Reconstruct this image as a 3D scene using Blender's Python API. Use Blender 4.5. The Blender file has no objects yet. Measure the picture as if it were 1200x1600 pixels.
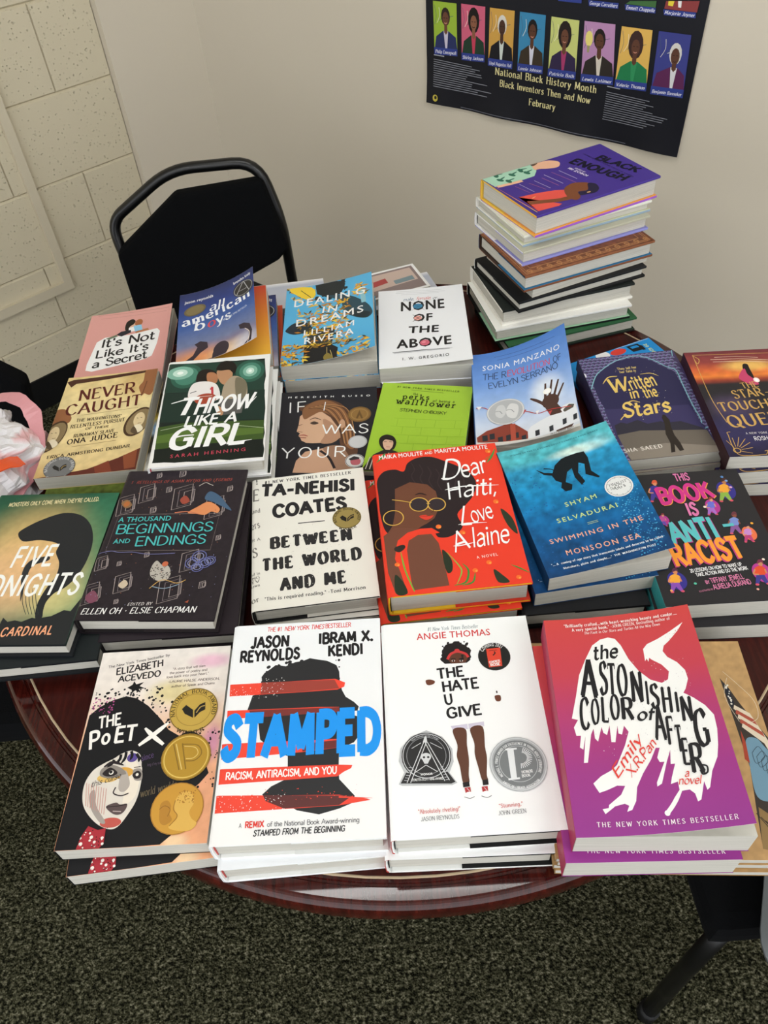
import bpy, bmesh, math, random
from mathutils import Vector, Matrix, noise
TAU = math.tau; PI = math.pi
SC = bpy.context.scene; COL = SC.collection

# ---------------------------------------------------------------- camera, sky, lamps, exposure
TABLE_Z = .75                                   # height of the table top; the camera looks down over its near edge
cam = bpy.data.cameras.new('camera'); cam_o = bpy.data.objects.new('camera', cam); COL.objects.link(cam_o)
cam.sensor_fit = 'VERTICAL'; cam.sensor_height = 24; cam.lens = 24*1234.4/1600; cam.clip_start = .02
p_, r_ = 0.81542, 0.08656
fw = Vector((0, math.cos(p_), -math.sin(p_))); rt = Vector((1, 0, 0)); dn = fw.cross(rt)
rx, dy = rt*math.cos(r_)+dn*math.sin(r_), -rt*math.sin(r_)+dn*math.cos(r_)
m = Matrix((rx, -dy, -fw)).transposed().to_4x4(); m.translation = (0, 0, TABLE_Z+0.7206)
cam_o.matrix_world = m; SC.camera = cam_o
w = bpy.data.worlds.new('room_light'); SC.world = w; w.use_nodes = True
w.node_tree.nodes['Background'].inputs[0].default_value = (.95, .97, 1, 1); w.node_tree.nodes['Background'].inputs[1].default_value = 1.5
vs = SC.view_settings; vs.view_transform = 'Standard'; vs.look = 'None'; vs.gamma = 1; vs.exposure = .34; vs.use_curve_mapping = False
CEIL = 2.6
LAMPS = [(.02, .66, 0), (-1.2, -.9, 0), (1.5, -.9, 0)]    # x, y, turn: fluorescent ceiling troffer, then two added wall fill panels
LAMP_POWER = (1.2, 4, 8.5)
SC.cycles.max_bounces = 6; SC.cycles.diffuse_bounces = 3

# ---------------------------------------------------------------- helpers
def lin(h):
    c = [int(h[i:i+2], 16)/255 for i in (0, 2, 4)]
    return tuple(((x+.055)/1.055)**2.4 if x > .04045 else x/12.92 for x in c)+(1,)
def mat(name, col, rough=.5, spec=.4, metal=0, build=None, coat=0):
    mt = bpy.data.materials.new(name); mt.use_nodes = True; nt = mt.node_tree; b = nt.nodes['Principled BSDF']
    b.inputs['Base Color'].default_value = lin(col); b.inputs['Roughness'].default_value = rough
    b.inputs['Specular IOR Level'].default_value = spec; b.inputs['Metallic'].default_value = metal
    b.inputs['Coat Weight'].default_value = coat
    if build: build(nt, b, lambda t, **k: node(nt, t, **k))
    return mt
def node(nt, t, **k):
    n = nt.nodes.new(t)
    for a, v in k.items():
        if a.startswith('i_'): n.inputs[a[2:].replace('_', ' ')].default_value = v
        else: setattr(n, a, v)
    return n
def ramp(nt, stops, src):
    r = nt.nodes.new('ShaderNodeValToRGB'); e = r.color_ramp.elements
    while len(e) < len(stops): e.new(.5)
    for q, (p, c) in zip(e, stops): q.position = p; q.color = lin(c) if isinstance(c, str) else (c, c, c, 1)
    nt.links.new(src, r.inputs[0]); return r.outputs[0]
def bump(nt, b, src, strength, dist):
    n = node(nt, 'ShaderNodeBump', i_Strength=strength, i_Distance=dist); nt.links.new(src, n.inputs['Height']); nt.links.new(n.outputs[0], b.inputs['Normal'])
def coords(nt, out='Object', scale=(1, 1, 1)):
    t = nt.nodes.new('ShaderNodeTexCoord'); mp = node(nt, 'ShaderNodeMapping', i_Scale=scale); nt.links.new(t.outputs[out], mp.inputs[0]); return mp.outputs[0]
def obj(name, me, parent=None, loc=None, rot=None):
    o = bpy.data.objects.new(name, me); COL.objects.link(o)
    if parent: o.parent = parent
    if loc: o.location = loc
    if rot: o.rotation_euler = rot
    return o
def tag(o, label=None, cat=None, group=None, kind=None):
    for k, v in (('label', label), ('category', cat), ('group', group), ('kind', kind)):
        if v: o[k] = v
    return o
class MB:
    """collects shapes and links them as one mesh object"""
    def __init__(s): s.v = []; s.f = []; s.mi = []; s.sm = []
    def add(s, V, Fc, mi=0, smooth=False, M=None):
        n = len(s.v); s.v += [tuple(M @ Vector(p)) if M else tuple(p) for p in V]
        for q in Fc: s.f.append(tuple(i+n for i in q)); s.mi.append(mi); s.sm.append(smooth)
        return s
    def box(s, x0, y0, z0, x1, y1, z1, mi=0, M=None, bev=0):
        bm = bmesh.new(); bmesh.ops.create_cube(bm, size=1)
        for v in bm.verts: v.co = Vector(((x0+x1)/2+v.co.x*(x1-x0), (y0+y1)/2+v.co.y*(y1-y0), (z0+z1)/2+v.co.z*(z1-z0)))
        if bev: bmesh.ops.bevel(bm, geom=bm.edges[:], offset=bev, segments=2, affect='EDGES', profile=.7)
        bm.verts.index_update(); s.add([v.co[:] for v in bm.verts], [[v.index for v in f.verts] for f in bm.faces], mi, False, M); bm.free(); return s
    def tube(s, pts, r, n=12, mi=0, cap=True):
        P = [Vector(p) for p in pts]; V, Fc = [], []; up = None
        for i, p in enumerate(P):
            d = (P[min(i+1, len(P)-1)]-P[max(i-1, 0)]).normalized()
            if up is None: up = d.orthogonal().normalized()
            up = (up-d*up.dot(d)).normalized(); sd = d.cross(up); rr = r[i] if isinstance(r, (list, tuple)) else r
            V += [p+(up*math.cos(TAU*k/n)+sd*math.sin(TAU*k/n))*rr for k in range(n)]
        for i in range(len(P)-1):
            for k in range(n): Fc.append((i*n+k, i*n+(k+1) % n, (i+1)*n+(k+1) % n, (i+1)*n+k))
        if cap: Fc += [tuple(range(n))[::-1], tuple(range((len(P)-1)*n, len(P)*n))]
        return s.add([tuple(v) for v in V], Fc, mi, True)
    def lathe(s, prof, n=96, mi=0, c=(0, 0, 0), smooth=True):
        V = [(c[0]+r*math.cos(TAU*k/n), c[1]+r*math.sin(TAU*k/n), c[2]+z) for r, z in prof for k in range(n)]
        Fc = [(i*n+k, i*n+(k+1) % n, (i+1)*n+(k+1) % n, (i+1)*n+k) for i in range(len(prof)-1) for k in range(n)]
        return s.add(V, Fc, mi, smooth)
    def build(s, name, mats, parent=None, recalc=True, **k):
        me = bpy.data.meshes.new(name); me.from_pydata(s.v, [], s.f)
        for m_ in (mats if isinstance(mats, (list, tuple)) else [mats]): me.materials.append(m_)
        me.polygons.foreach_set('material_index', s.mi); me.polygons.foreach_set('use_smooth', s.sm)
        if recalc:
            bm = bmesh.new(); bm.from_mesh(me); bmesh.ops.recalc_face_normals(bm, faces=bm.faces[:]); bm.to_mesh(me); bm.free()
        return obj(name, me, parent, **k)
def empty(name, loc, rz=0):
    o = bpy.data.objects.new(name, None); COL.objects.link(o); o.location = loc; o.rotation_euler = (0, 0, rz); o.empty_display_size = .05; return o
def copy_tree(o, parent=None):
    c = o.copy(); COL.objects.link(c); c.parent = parent
    for ch in list(o.children): copy_tree(ch, c)
    return c
def arc_path(pts, r, n=6):
    """polyline with rounded corners"""
    P = [Vector(p) for p in pts]; out = [P[0]]
    for a, b, c in zip(P, P[1:], P[2:]):
        u, v = (a-b).normalized(), (c-b).normalized(); k = min(r, (a-b).length*.48, (c-b).length*.48)
        for i in range(n+1):
            t = i/n; out.append((b+u*k)*(1-t)**2+b*2*t*(1-t)+(b+v*k)*t*t)
    return [tuple(p) for p in out+[P[-1]]]

# ---------------------------------------------------------------- materials
def carpet_nodes(nt, b, N):
    c = coords(nt); n1 = N('ShaderNodeTexNoise', i_Scale=150, i_Detail=2, i_Roughness=.7); n2 = N('ShaderNodeTexNoise', i_Scale=26, i_Detail=2); n3 = N('ShaderNodeTexVoronoi', i_Scale=260)
    for n in (n1, n2, n3): nt.links.new(c, n.inputs['Vector'])
    mx = N('ShaderNodeMix', data_type='RGBA', blend_type='MULTIPLY'); mx.inputs[0].default_value = .55
    nt.links.new(ramp(nt, [(.38, '17180f'), (.5, '41412f'), (.6, '6b6955'), (.72, '8a8672')], n1.outputs[0]), mx.inputs[6])
    nt.links.new(ramp(nt, [(.35, '8a8c80'), (.65, 'ffffff')], n2.outputs[0]), mx.inputs[7]); nt.links.new(mx.outputs[2], b.inputs['Base Color'])
    bump(nt, b, n3.outputs[0], .9, .006)
def wood_nodes(nt, b, N):
    c = coords(nt, scale=(26, 2.2, 8)); n1 = N('ShaderNodeTexNoise', i_Scale=6, i_Detail=6, i_Roughness=.65, i_Distortion=.4); nt.links.new(c, n1.inputs['Vector'])
    nt.links.new(ramp(nt, [(.3, '200705'), (.5, '360f0b'), (.7, '4b1811')], n1.outputs[0]), b.inputs['Base Color'])
def page_nodes(nt, b, N):
    c = coords(nt, scale=(1, 1, 1)); n1 = N('ShaderNodeTexNoise', i_Scale=1, i_Detail=4, i_Roughness=.8); mp = N('ShaderNodeMapping', i_Scale=(9, 9, 2600)); nt.links.new(c, mp.inputs[0]); nt.links.new(mp.outputs[0], n1.inputs['Vector'])
    nt.links.new(ramp(nt, [(.3, 'a8a59b'), (.5, 'bfbcb2'), (.7, 'd0cdc3')], n1.outputs[0]), b.inputs['Base Color']); bump(nt, b, n1.outputs[0], .25, .0006)
def block_nodes(nt, b, N):
    c = coords(nt); n1 = N('ShaderNodeTexNoise', i_Scale=5, i_Detail=2); n2 = N('ShaderNodeTexVoronoi', i_Scale=120, feature='SMOOTH_F1'); n3 = N('ShaderNodeTexNoise', i_Scale=130, i_Detail=3)
    for n in (n1, n2, n3): nt.links.new(c, n.inputs['Vector'])
    pit = ramp(nt, [(.05, 0.), (.2, 1.)], n2.outputs[0]); keep = ramp(nt, [(.44, 0.), (.58, 1.)], n3.outputs[0])
    mx = N('ShaderNodeMath', operation='MAXIMUM'); inv = N('ShaderNodeMath', operation='SUBTRACT'); inv.inputs[0].default_value = 1; nt.links.new(keep, inv.inputs[1])
    nt.links.new(pit, mx.inputs[0]); nt.links.new(inv.outputs[0], mx.inputs[1]); bump(nt, b, mx.outputs[0], .8, .004)
def plaster_nodes(nt, b, N):
    c = coords(nt); n1 = N('ShaderNodeTexNoise', i_Scale=220, i_Detail=3); nt.links.new(c, n1.inputs['Vector']); bump(nt, b, n1.outputs[0], .12, .001)
    n2 = N('ShaderNodeTexNoise', i_Scale=1.3, i_Detail=1); nt.links.new(c, n2.inputs['Vector']); nt.links.new(ramp(nt, [(.3, 'd1c8b6'), (.7, 'd5ccbb')], n2.outputs[0]), b.inputs['Base Color'])
def fabric_nodes(nt, b, N):
    c = coords(nt); n1 = N('ShaderNodeTexNoise', i_Scale=600, i_Detail=2); nt.links.new(c, n1.inputs['Vector']); bump(nt, b, n1.outputs[0], .4, .001)
def ink_nodes(nt, b, N):
    a = N('ShaderNodeAttribute', attribute_name='ink'); nt.links.new(a.outputs['Color'], b.inputs['Base Color'])
M_CARPET = mat('carpet', '2f3128', 1, .05, build=carpet_nodes)
M_WOOD = mat('mahogany', '431410', .3, .2, build=wood_nodes, coat=.04)
M_INLAY = mat('inlay', 'b5a083', .3)
M_EDGE = mat('mahogany_edge', '3a100b', .1, .35, build=wood_nodes, coat=.25)
M_PAGE = mat('paper_edges', 'dcd9cf', .9, .1, build=page_nodes)
M_BLOCK = mat('painted_block', 'd2c8ae', .55, .3, build=block_nodes)
M_PLASTER = mat('painted_plaster', 'd2c9b5', .6, .25, build=plaster_nodes)
M_TRIM = mat('painted_pipe', 'd0c6ae', .45, .35)
M_BASE = mat('rubber_base', '0f0f10', .5, .3)
M_BLACK = mat('black_tube', '0b0b0c', .28, .5)
M_FAB = mat('black_fabric', '08090b', 1, .12, build=fabric_nodes)
M_INK = mat('printed_cover', 'ffffff', .42, .22, build=ink_nodes)
M_FOIL = mat('foil_sticker', 'ffffff', .36, .5, .25, build=ink_nodes)
M_POSTER = mat('printed_poster', 'ffffff', .5, .3, build=ink_nodes)
M_CEIL = mat('ceiling_tile', 'e6e4de', .9, .1)
M_STEEL = mat('painted_steel', 'e9e9e6', .5, .3)

# ---------------------------------------------------------------- room
def plate(name, corners, mt, **k):
    me = bpy.data.meshes.new(name); me.from_pydata(corners, [], [(0, 1, 2, 3)]); me.materials.append(mt); o = obj(name, me); o['kind'] = 'structure'; return o
plate('floor', [(-4, -2.5, 0), (3.5, -2.5, 0), (3.5, 4, 0), (-4, 4, 0)], M_CARPET)
# the block wall runs at 39.3 degrees, the plastered wall at 138.5 degrees; they meet beyond the chair
AB = math.radians(39.3); P0 = Vector((-.9355, 1.9906, 0)); BU = Vector((math.cos(AB), math.sin(AB), 0)); BN = Vector((math.sin(AB), -math.cos(AB), 0))
C0 = Vector((-.3815, 2.4118, 0)); WU = Vector((.74896, -.66262, 0)); WN = Vector((-.66262, -.74896, 0))
def on_block(u, d, z): return tuple(P0+BU*u+BN*d+Vector((0, 0, z)))
def on_wall(s, d, z): return tuple(C0+WU*s+WN*d+Vector((0, 0, z)))
mb = MB(); zs = [TABLE_Z+.01*z for z in (-74.6, -54.1, -35, -15.2, 4.7, 24.2, 44, 64, 84, 104, 124, 144, 164, 185)]; u_end = .428; bl = .4
for r, (z0, z1) in enumerate(zip(zs, zs[1:])):
    a = .076 if r % 2 else .272; b_ = u_end; g = .0045; gv = .0022
    while b_ > -2.6:
        q = [on_block(max(a, -2.6)+gv, 0, z0+g), on_block(b_-gv, 0, z0+g), on_block(b_-gv, 0, z1-g), on_block(max(a, -2.6)+gv, 0, z1-g)]
        e = .006; q2 = [on_block(max(a, -2.6), -e, z0), on_block(b_, -e, z0), on_block(b_, -e, z1), on_block(max(a, -2.6), -e, z1)]
        mb.add(q+q2, [(0, 1, 2, 3), (4, 5, 1, 0), (5, 6, 2, 1), (6, 7, 3, 2), (7, 4, 0, 3)]); b_ = a; a -= bl
o = mb.build('wall_left', M_BLOCK, recalc=False); o['kind'] = 'structure'
mb = MB()
for a, b_ in (((.428, -.01), (.428, .025)), ((.428, .025), (.76, .025))):
    mb.add([on_block(*a, 0), on_block(*b_, 0), on_block(*b_, CEIL), on_block(*a, CEIL)], [(0, 1, 2, 3)])
o = mb.build('wall_corner', M_PLASTER, recalc=False); o['kind'] = 'structure'
o = plate('wall_back', [on_wall(-.02, 0, 0), on_wall(3.4, 0, 0), on_wall(3.4, 0, CEIL), on_wall(-.02, 0, CEIL)], M_PLASTER)
mb = MB(); mb.box(-2.6, 0, 0, .428, .006, .10); o = mb.build('baseboard_left', M_BASE); o['kind'] = 'structure'; o.matrix_world = Matrix.Translation(P0) @ Matrix.Rotation(AB, 4, 'Z') @ Matrix.Scale(-1, 4, (0, 1, 0))
mb = MB(); mb.box(0, 0, 0, 3.4, .006, .10); o = mb.build('baseboard_back', M_BASE); o['kind'] = 'structure'; o.matrix_world = Matrix.Translation(C0) @ Matrix.Rotation(math.atan2(WU.y, WU.x), 4, 'Z') @ Matrix.Scale(-1, 4, (0, 1, 0))
# surface raceway on the block wall: a painted channel that turns a corner
mb = MB(); ua, zc = .111, TABLE_Z-.405
def chan(u0, z0, u1, z1):
    V = [on_block(u, d, z) for d in (-.004, .013) for u, z in ((u0, z0), (u1, z0), (u1, z1), (u0, z1))]
    mb.add(V, [(4, 5, 6, 7), (0, 1, 5, 4), (1, 2, 6, 5), (2, 3, 7, 6), (3, 0, 4, 7)])
chan(ua, zc, ua+.023, 2.6); chan(-2.6, zc-.026, ua+.023, zc)
o = mb.build('trim_1', M_TRIM); o['kind'] = 'structure'
mb = MB(); mb.box(-4, -2.5, CEIL, 3.5, 4, CEIL+.02); o = mb.build('ceiling', M_CEIL); o['kind'] = 'structure'
def tube_glow(nt, b, N):
    b.inputs['Emission Color'].default_value = (1, 1, .98, 1); b.inputs['Emission Strength'].default_value = 10
M_GLOW = mat('lamp_diffuser', 'f4f4f2', .6, .3, build=tube_glow)
lamp0 = None
for i, (x, y, a) in enumerate(LAMPS):
    if lamp0 is None:
        r = lamp0 = empty('ceiling_light', (x, y, CEIL-.03), a)
        f = MB(); f.box(-.61, -.31, 0, .61, -.29, .03); f.box(-.61, .29, 0, .61, .31, .03); f.box(-.61, -.29, 0, -.59, .29, .03); f.box(.59, -.29, 0, .61, .29, .03); f.box(-.59, -.29, .024, .59, .29, .03); f.build('frame', M_STEEL, r)
        d = MB(); d.box(-.58, -.17, .004, .58, -.11, .022, bev=.006); d.box(-.58, .11, .004, .58, .17, .022, bev=.006); d.build('tube_pair', M_GLOW, r)
    else:
        r = copy_tree(lamp0); r.location = (x, y, CEIL-.03); r.rotation_euler = (0, 0, a)  # unseen copies, added behind the camera to brighten the walls
    tag(r, ('ceiling light panel over the book table', 'added unseen fill light panel behind the camera towards the left', 'added unseen fill light panel behind the camera towards the right')[i], 'ceiling light', 'ceiling light panels')
    la = bpy.data.lights.new('lamp_light', 'AREA'); la.shape = 'RECTANGLE'; la.size = 1.18; la.size_y = .3; la.energy = LAMP_POWER[i]; la.color = (1, 1, .99)
    lo = bpy.data.objects.new('lamp_light', la); COL.objects.link(lo); lo.parent = r; lo.location = (0, 0, -.004)

# ---------------------------------------------------------------- round table
T = empty('round_table', (0.0187, 0.7168, 0))
tag(T, 'round glossy mahogany table with pale inlay ring, covered in books', 'table')
R = 0.5050; zt = TABLE_Z
MB().lathe([(0.001, zt), (R-.0285, zt)], c=(0, 0, 0)).build('table_top', M_WOOD, T)
MB().lathe([(R-.0285, zt-.0006), (R-.0285, zt+.0002), (R-.0262, zt+.0002), (R-.0262, zt-.0006)]).build('inlay', M_INLAY, T)
MB().lathe([(R-.0262, zt), (R-.0235, zt), (R-.0225, zt-.0018), (R-.0205, zt-.0022), (R-.0195, zt-.0012), (R-.009, zt-.0013), (R-.0072, zt-.0018), (R-.0055, zt-.003), (R-.004, zt-.0046), (R-.0025, zt-.007), (R-.0013, zt-.0095), (R-.0003, zt-.013), (R, zt-.0165), (R, zt-.022), (R-.0012, zt-.026), (R-.004, zt-.03), (R-.008, zt-.033), (R-.014, zt-.0352), (R-.03, zt-.036), (.001, zt-.036)], 360, smooth=False).build('table_edge', M_EDGE, T)
MB().lathe([(.05, zt-.036), (.16, zt-.05), (.07, zt-.09), (.06, .4), (.075, .3), (.085, .2), (.075, .12), (.06, .08)], 32).build('pedestal', M_EDGE, T)
for k in range(4):
    a = PI/4+k*PI/2; MB().tube([(.05*math.cos(a), .05*math.sin(a), .13), (.2*math.cos(a), .2*math.sin(a), .1), (.34*math.cos(a), .34*math.sin(a), .03)], [.035, .03, .022], 10).build('leg', M_EDGE, T)

# ---------------------------------------------------------------- chairs
def make_chair(mirror=False):
    """stack chair: seat and six-sided back pad in black cloth on a bent black tube frame; +y is behind the sitter"""
    c = empty('stack_chair', (0, 0, 0))
    s = MB(); s.box(-.225, -.24, .43, .225, .2, .485, bev=.02); s.build('seat', M_FAB, c)
    # back pad outline across the chair (x, drop below the top rail), in the leaning plane of the back
    lean = lambda z: .25+.2236*(z-.80); sx_, up = (-1, .09) if mirror else (1, 0); q = lambda x, d, k=0: (sx_*(x+.045), lean(.80+d*.976)+k, .80+up+d*.976)
    out = [(-.081, -.04), (.103, -.026), (.138, -.166), (.115, -.19), (-.01, -.245), (-.12, -.31), (-.217, -.29), (-.227, -.148)]
    bm = bmesh.new(); f = bm.faces.new([bm.verts.new(Vector(q(x, d))+Vector((0, -.018, 0))) for x, d in out]); r_ = bmesh.ops.extrude_face_region(bm, geom=[f])
    for v in r_['geom']:
        if isinstance(v, bmesh.types.BMVert): v.co.y += .036
    bmesh.ops.bevel(bm, geom=bm.edges[:], offset=.012, segments=3, affect='EDGES', profile=.6); bmesh.ops.recalc_face_normals(bm, faces=bm.faces[:])
    me = bpy.data.meshes.new('backrest'); bm.to_mesh(me); bm.free(); me.materials.append(M_FAB); obj('backrest', me, c)
    path = arc_path([q(-.165, -.42), q(-.19, -.25, .01), q(-.222, -.155, .01), q(-.226, -.09, .008), q(-.085, 0, .008), q(.095, .002, .008), q(.128, -.12, .016), (sx_*.175, .25, .50), (sx_*.2, .2, .43)], .05)
    if mirror: path = arc_path([q(-.165, -.52), q(-.18, -.25, .03), q(-.165, -.16, .03), q(-.06, -.075, .03), q(.08, -.07, .03), q(.1, -.16, .03), q(.12, -.35, .03), q(.12, -.52)], .05)
    MB().tube(path, .0115).build('back_frame', M_BLACK, c)
    for sx in (-1, 1):
        l = MB().tube(arc_path([(sx*.2, .19, .45), (sx*.21, .25, .2), (sx*.215, .29, .02)], .05), .0125).build('leg', M_BLACK, c)
        MB().tube([(sx*.2149, .289, .03), (sx*.2152, .2915, .0)], .0155).build('foot_cap', M_BASE, l)
        l = MB().tube(arc_path([(sx*.2, -.2, .45), (sx*.205, -.215, .2), (sx*.21, -.225, .02)], .05), .0125).build('leg', M_BLACK, c)
        MB().tube([(sx*.2097, -.2242, .03), (sx*.2102, -.2258, .0)], .0155).build('foot_cap', M_BASE, l)
    f = MB()
    for sx in (-1, 1): f.tube([(sx*.2, -.2, .425), (sx*.2, .2, .425)], .011)
    f.tube([(-.2, -.19, .425), (.2, -.19, .425)], .011); f.tube([(-.2, .19, .425), (.2, .19, .425)], .011); f.build('seat_frame', M_BLACK, c)
    return c
ch = make_chair(); ch.location = (-.337, 1.382, 0)
tag(ch, 'black cloth chair with bent tube top rail in the room corner behind the table', 'chair', 'black stack chairs around the table')
c2 = make_chair(True); c2.location = (-.723, .82, 0)
tag(c2, 'black chair at the left of the table behind the plastic bag', 'chair', 'black stack chairs around the table')
c3 = copy_tree(ch); c3.location = (.569, .465, 0); c3.rotation_euler = (0, 0, -PI/2)
tag(c3, 'black chair tucked under the right side of the table, seat and one leg showing', 'chair', 'black stack chairs around the table')

# ---------------------------------------------------------------- lettering
# stroke letters (cap height 100, x height 64): "adv;stroke|stroke", ~ smooth, @ smooth and closed, . dot
_bd = "@30,64 14,54 8,32 14,8 30,0 46,10 52,32 46,54"
_bq = "@24,64 9,54 3,32 9,8 24,0 40,9 46,32 40,55"
STROKES = {
 'A': "72;0,0 36,100|36,100 72,0|14,36 58,36", 'B': "62;8,0 8,100|~8,100 8,100 38,100 54,88 52,64 38,54 8,54 8,54|~8,54 8,54 42,54 60,40 58,14 42,0 8,0 8,0",
 'C': "70;~66,80 52,97 36,100 14,86 5,50 14,14 36,0 54,4 68,20", 'D': "72;8,0 8,100|~8,100 8,100 34,100 58,84 67,50 58,16 34,0 8,0 8,0",
 'E': "58;8,0 8,100|8,100 54,100|8,53 46,53|8,0 56,0", 'F': "54;8,0 8,100|8,100 54,100|8,53 46,53",
 'G': "74;~66,80 52,97 36,100 14,86 5,50 14,14 36,0 54,4 66,14|66,8 66,44|66,44 44,44", 'H': "72;8,0 8,100|64,0 64,100|8,53 64,53",
 'I': "22;11,0 11,100", 'J': "46;~36,100 36,60 35,20 26,3 14,0 2,12", 'K': "68;8,0 8,100|60,100 8,42|26,62 66,0", 'L': "54;8,0 8,100|8,0 52,0",
 'M': "86;8,0 12,100|12,100 43,18|43,18 74,100|74,100 78,0", 'N': "74;8,0 8,100|8,100 66,0|66,0 66,100", 'O': "78;@39,100 17,88 5,50 17,12 39,0 61,12 73,50 61,88",
 'P': "60;8,0 8,100|~8,100 8,100 38,100 56,88 55,60 38,48 8,48 8,48", 'Q': "78;@39,100 17,88 5,50 17,12 39,0 61,12 73,50 61,88|46,24 76,-10",
 'R': "66;8,0 8,100|~8,100 8,100 38,100 56,88 55,62 38,50 8,50 8,50|32,50 64,0", 'S': "56;~51,82 40,97 27,100 11,91 9,70 24,57 38,48 51,34 48,12 30,0 14,3 4,19",
 'T': "64;32,0 32,100|2,100 62,100", 'U': "72;~8,100 8,60 9,26 20,6 35,0 50,6 61,26 62,60 62,100", 'V': "68;0,100 34,0|34,0 68,100",
 'W': "100;0,100 26,0|26,0 50,92|50,92 74,0|74,0 100,100", 'X': "68;2,100 66,0|66,100 2,0", 'Y': "66;0,100 33,48|66,100 33,48|33,48 33,0", 'Z': "62;4,100 58,100|58,100 2,0|2,0 60,0",
 'a': "52;~8,54 22,64 38,59 43,44 43,0 43,0|~43,36 22,34 6,24 6,8 18,0 34,6 43,18", 'b': "56;8,0 8,100|" + _bd, 'c': "48;~44,52 32,63 24,64 9,54 4,32 9,10 24,0 34,2 46,14",
 'd': "56;46,0 46,100|" + _bq, 'e': "50;4,34 46,34|~46,34 42,56 26,64 9,54 4,32 9,10 26,0 38,2 47,14", 'f': "34;~38,92 30,100 19,96 14,80 14,50 14,0 14,0|2,62 32,62",
 'g': "56;" + _bq + "|~46,64 46,30 46,0 43,-20 30,-32 14,-29 6,-20", 'h': "56;8,0 8,100|~8,40 16,56 30,64 42,58 46,44 46,0 46,0", 'i': "20;9,0 9,64|.9,86",
 'j': "24;~14,64 14,0 10,-24 -2,-30|.14,86", 'k': "52;8,0 8,100|44,64 8,24|22,38 48,0", 'l': "20;9,0 9,100", 'm': "82;8,0 8,64|~8,40 14,56 26,64 36,58 40,44 40,0 40,0|~40,40 46,56 58,64 68,58 72,44 72,0 72,0",
 'n': "56;8,0 8,64|~8,40 16,56 30,64 42,58 46,44 46,0 46,0", 'o': "56;@28,64 11,54 4,32 11,9 28,0 45,9 52,32 45,54", 'p': "56;8,-30 8,64|" + _bd, 'q': "56;46,-30 46,64|" + _bq,
 'r': "38;8,0 8,64|~8,36 14,54 24,63 36,60", 's': "44;~38,53 29,63 20,64 8,56 10,42 22,34 35,26 38,12 26,1 16,0 4,11", 't': "36;~14,90 14,40 14,14 20,2 29,2 35,9|2,64 30,64",
 'u': "56;~8,64 8,30 11,8 24,0 38,8 46,26|46,64 46,0", 'v': "50;2,64 25,0|25,0 48,64", 'w': "76;2,64 20,0|20,0 38,60|38,60 56,0|56,0 74,64", 'x': "48;4,64 44,0|44,64 4,0", 'y': "50;2,64 26,2|~48,64 26,2 18,-22 8,-30 2,-28",
 'z': "46;4,64 42,64|42,64 2,0|2,0 44,0", '0': "60;@30,100 12,86 6,50 12,14 30,0 48,14 54,50 48,86", '1': "36;6,80 20,100|20,100 20,0", '2': "56;~6,78 14,96 30,100 46,92 48,72 34,44 4,0 4,0|4,0 52,0",
 '.': "20;.10,4", ',': "20;10,8 4,-16", "'": "16;8,100 8,74", '"': "30;8,100 8,74|22,100 22,74", '!': "22;11,100 11,28|.11,4", ':': "20;.10,8|.10,56", '-': "44;6,40 38,40", '&': "76;~72,44 60,14 36,0 14,6 8,26 24,50 48,72 46,94 30,100 18,88 22,66 74,0 74,0",
 '?': "50;~6,80 14,96 28,100 44,90 44,70 26,50 24,28 24,28|.24,4", '*': "20;.10,46", '#': "66;18,0 28,100|40,0 50,100|4,34 62,34|6,66 64,66", ' ': "34;", '_': "60;0,30 60,30", '/': "40;0,0 40,100",
}
def spline(pts, closed=False, n=5):
    if len(pts) < 3: return list(pts)
    out, N = [], len(pts)
    for i in range(N if closed else N-1):
        if closed: a, b, c, d = pts[i-1], pts[i], pts[(i+1) % N], pts[(i+2) % N]
        else: a, b, c, d = pts[max(i-1, 0)], pts[i], pts[i+1], pts[min(i+2, N-1)]
        if b == c: continue
        for k in range(n):
            t = k/n; t2, t3 = t*t, t*t*t
            out.append(tuple(.5*(2*b[j]+(c[j]-a[j])*t+(2*a[j]-5*b[j]+4*c[j]-d[j])*t2+(3*b[j]-a[j]-3*c[j]+d[j])*t3) for j in (0, 1)))
    out.append(pts[0] if closed else pts[-1])
    return out
def ribbon(pts, width, nib=None, thin=1.0, taper=(1, 1), caps=True):
    """quads along a polyline; nib angle and thin give pen contrast, taper narrows the ends"""
    q = [pts[0]]
    for p in pts[1:]:
        if math.hypot(p[0]-q[-1][0], p[1]-q[-1][1]) > 1e-5: q.append(p)
    if len(q) < 2: return [], []
    V, Fc, N = [], [], len(q)
    closed = math.hypot(q[0][0]-q[-1][0], q[0][1]-q[-1][1]) < 1e-4
    for i, p in enumerate(q):
        a = q[i-1] if i else (q[-2] if closed else q[0]); b = q[i+1] if i < N-1 else (q[1] if closed else q[-1])
        dx, dy = b[0]-a[0], b[1]-a[1]; l = math.hypot(dx, dy) or 1; dx /= l; dy /= l
        w = width
        if nib is not None: w *= thin+(1-thin)*abs(dx*math.sin(nib)-dy*math.cos(nib))
        t = i/(N-1); w *= taper[0]+(1-taper[0])*min(1, t*3) if t < .5 else taper[1]+(1-taper[1])*min(1, (1-t)*3)
        w *= .5
        x, y = p
        if caps and not closed and i == 0: x -= dx*w*.35; y -= dy*w*.35
        if caps and not closed and i == N-1: x += dx*w*.35; y += dy*w*.35
        V += [(x-dy*w, y+dx*w), (x+dy*w, y-dx*w)]
    for i in range(N-1): Fc.append((2*i+1, 2*i+3, 2*i+2, 2*i))
    return V, Fc
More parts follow.
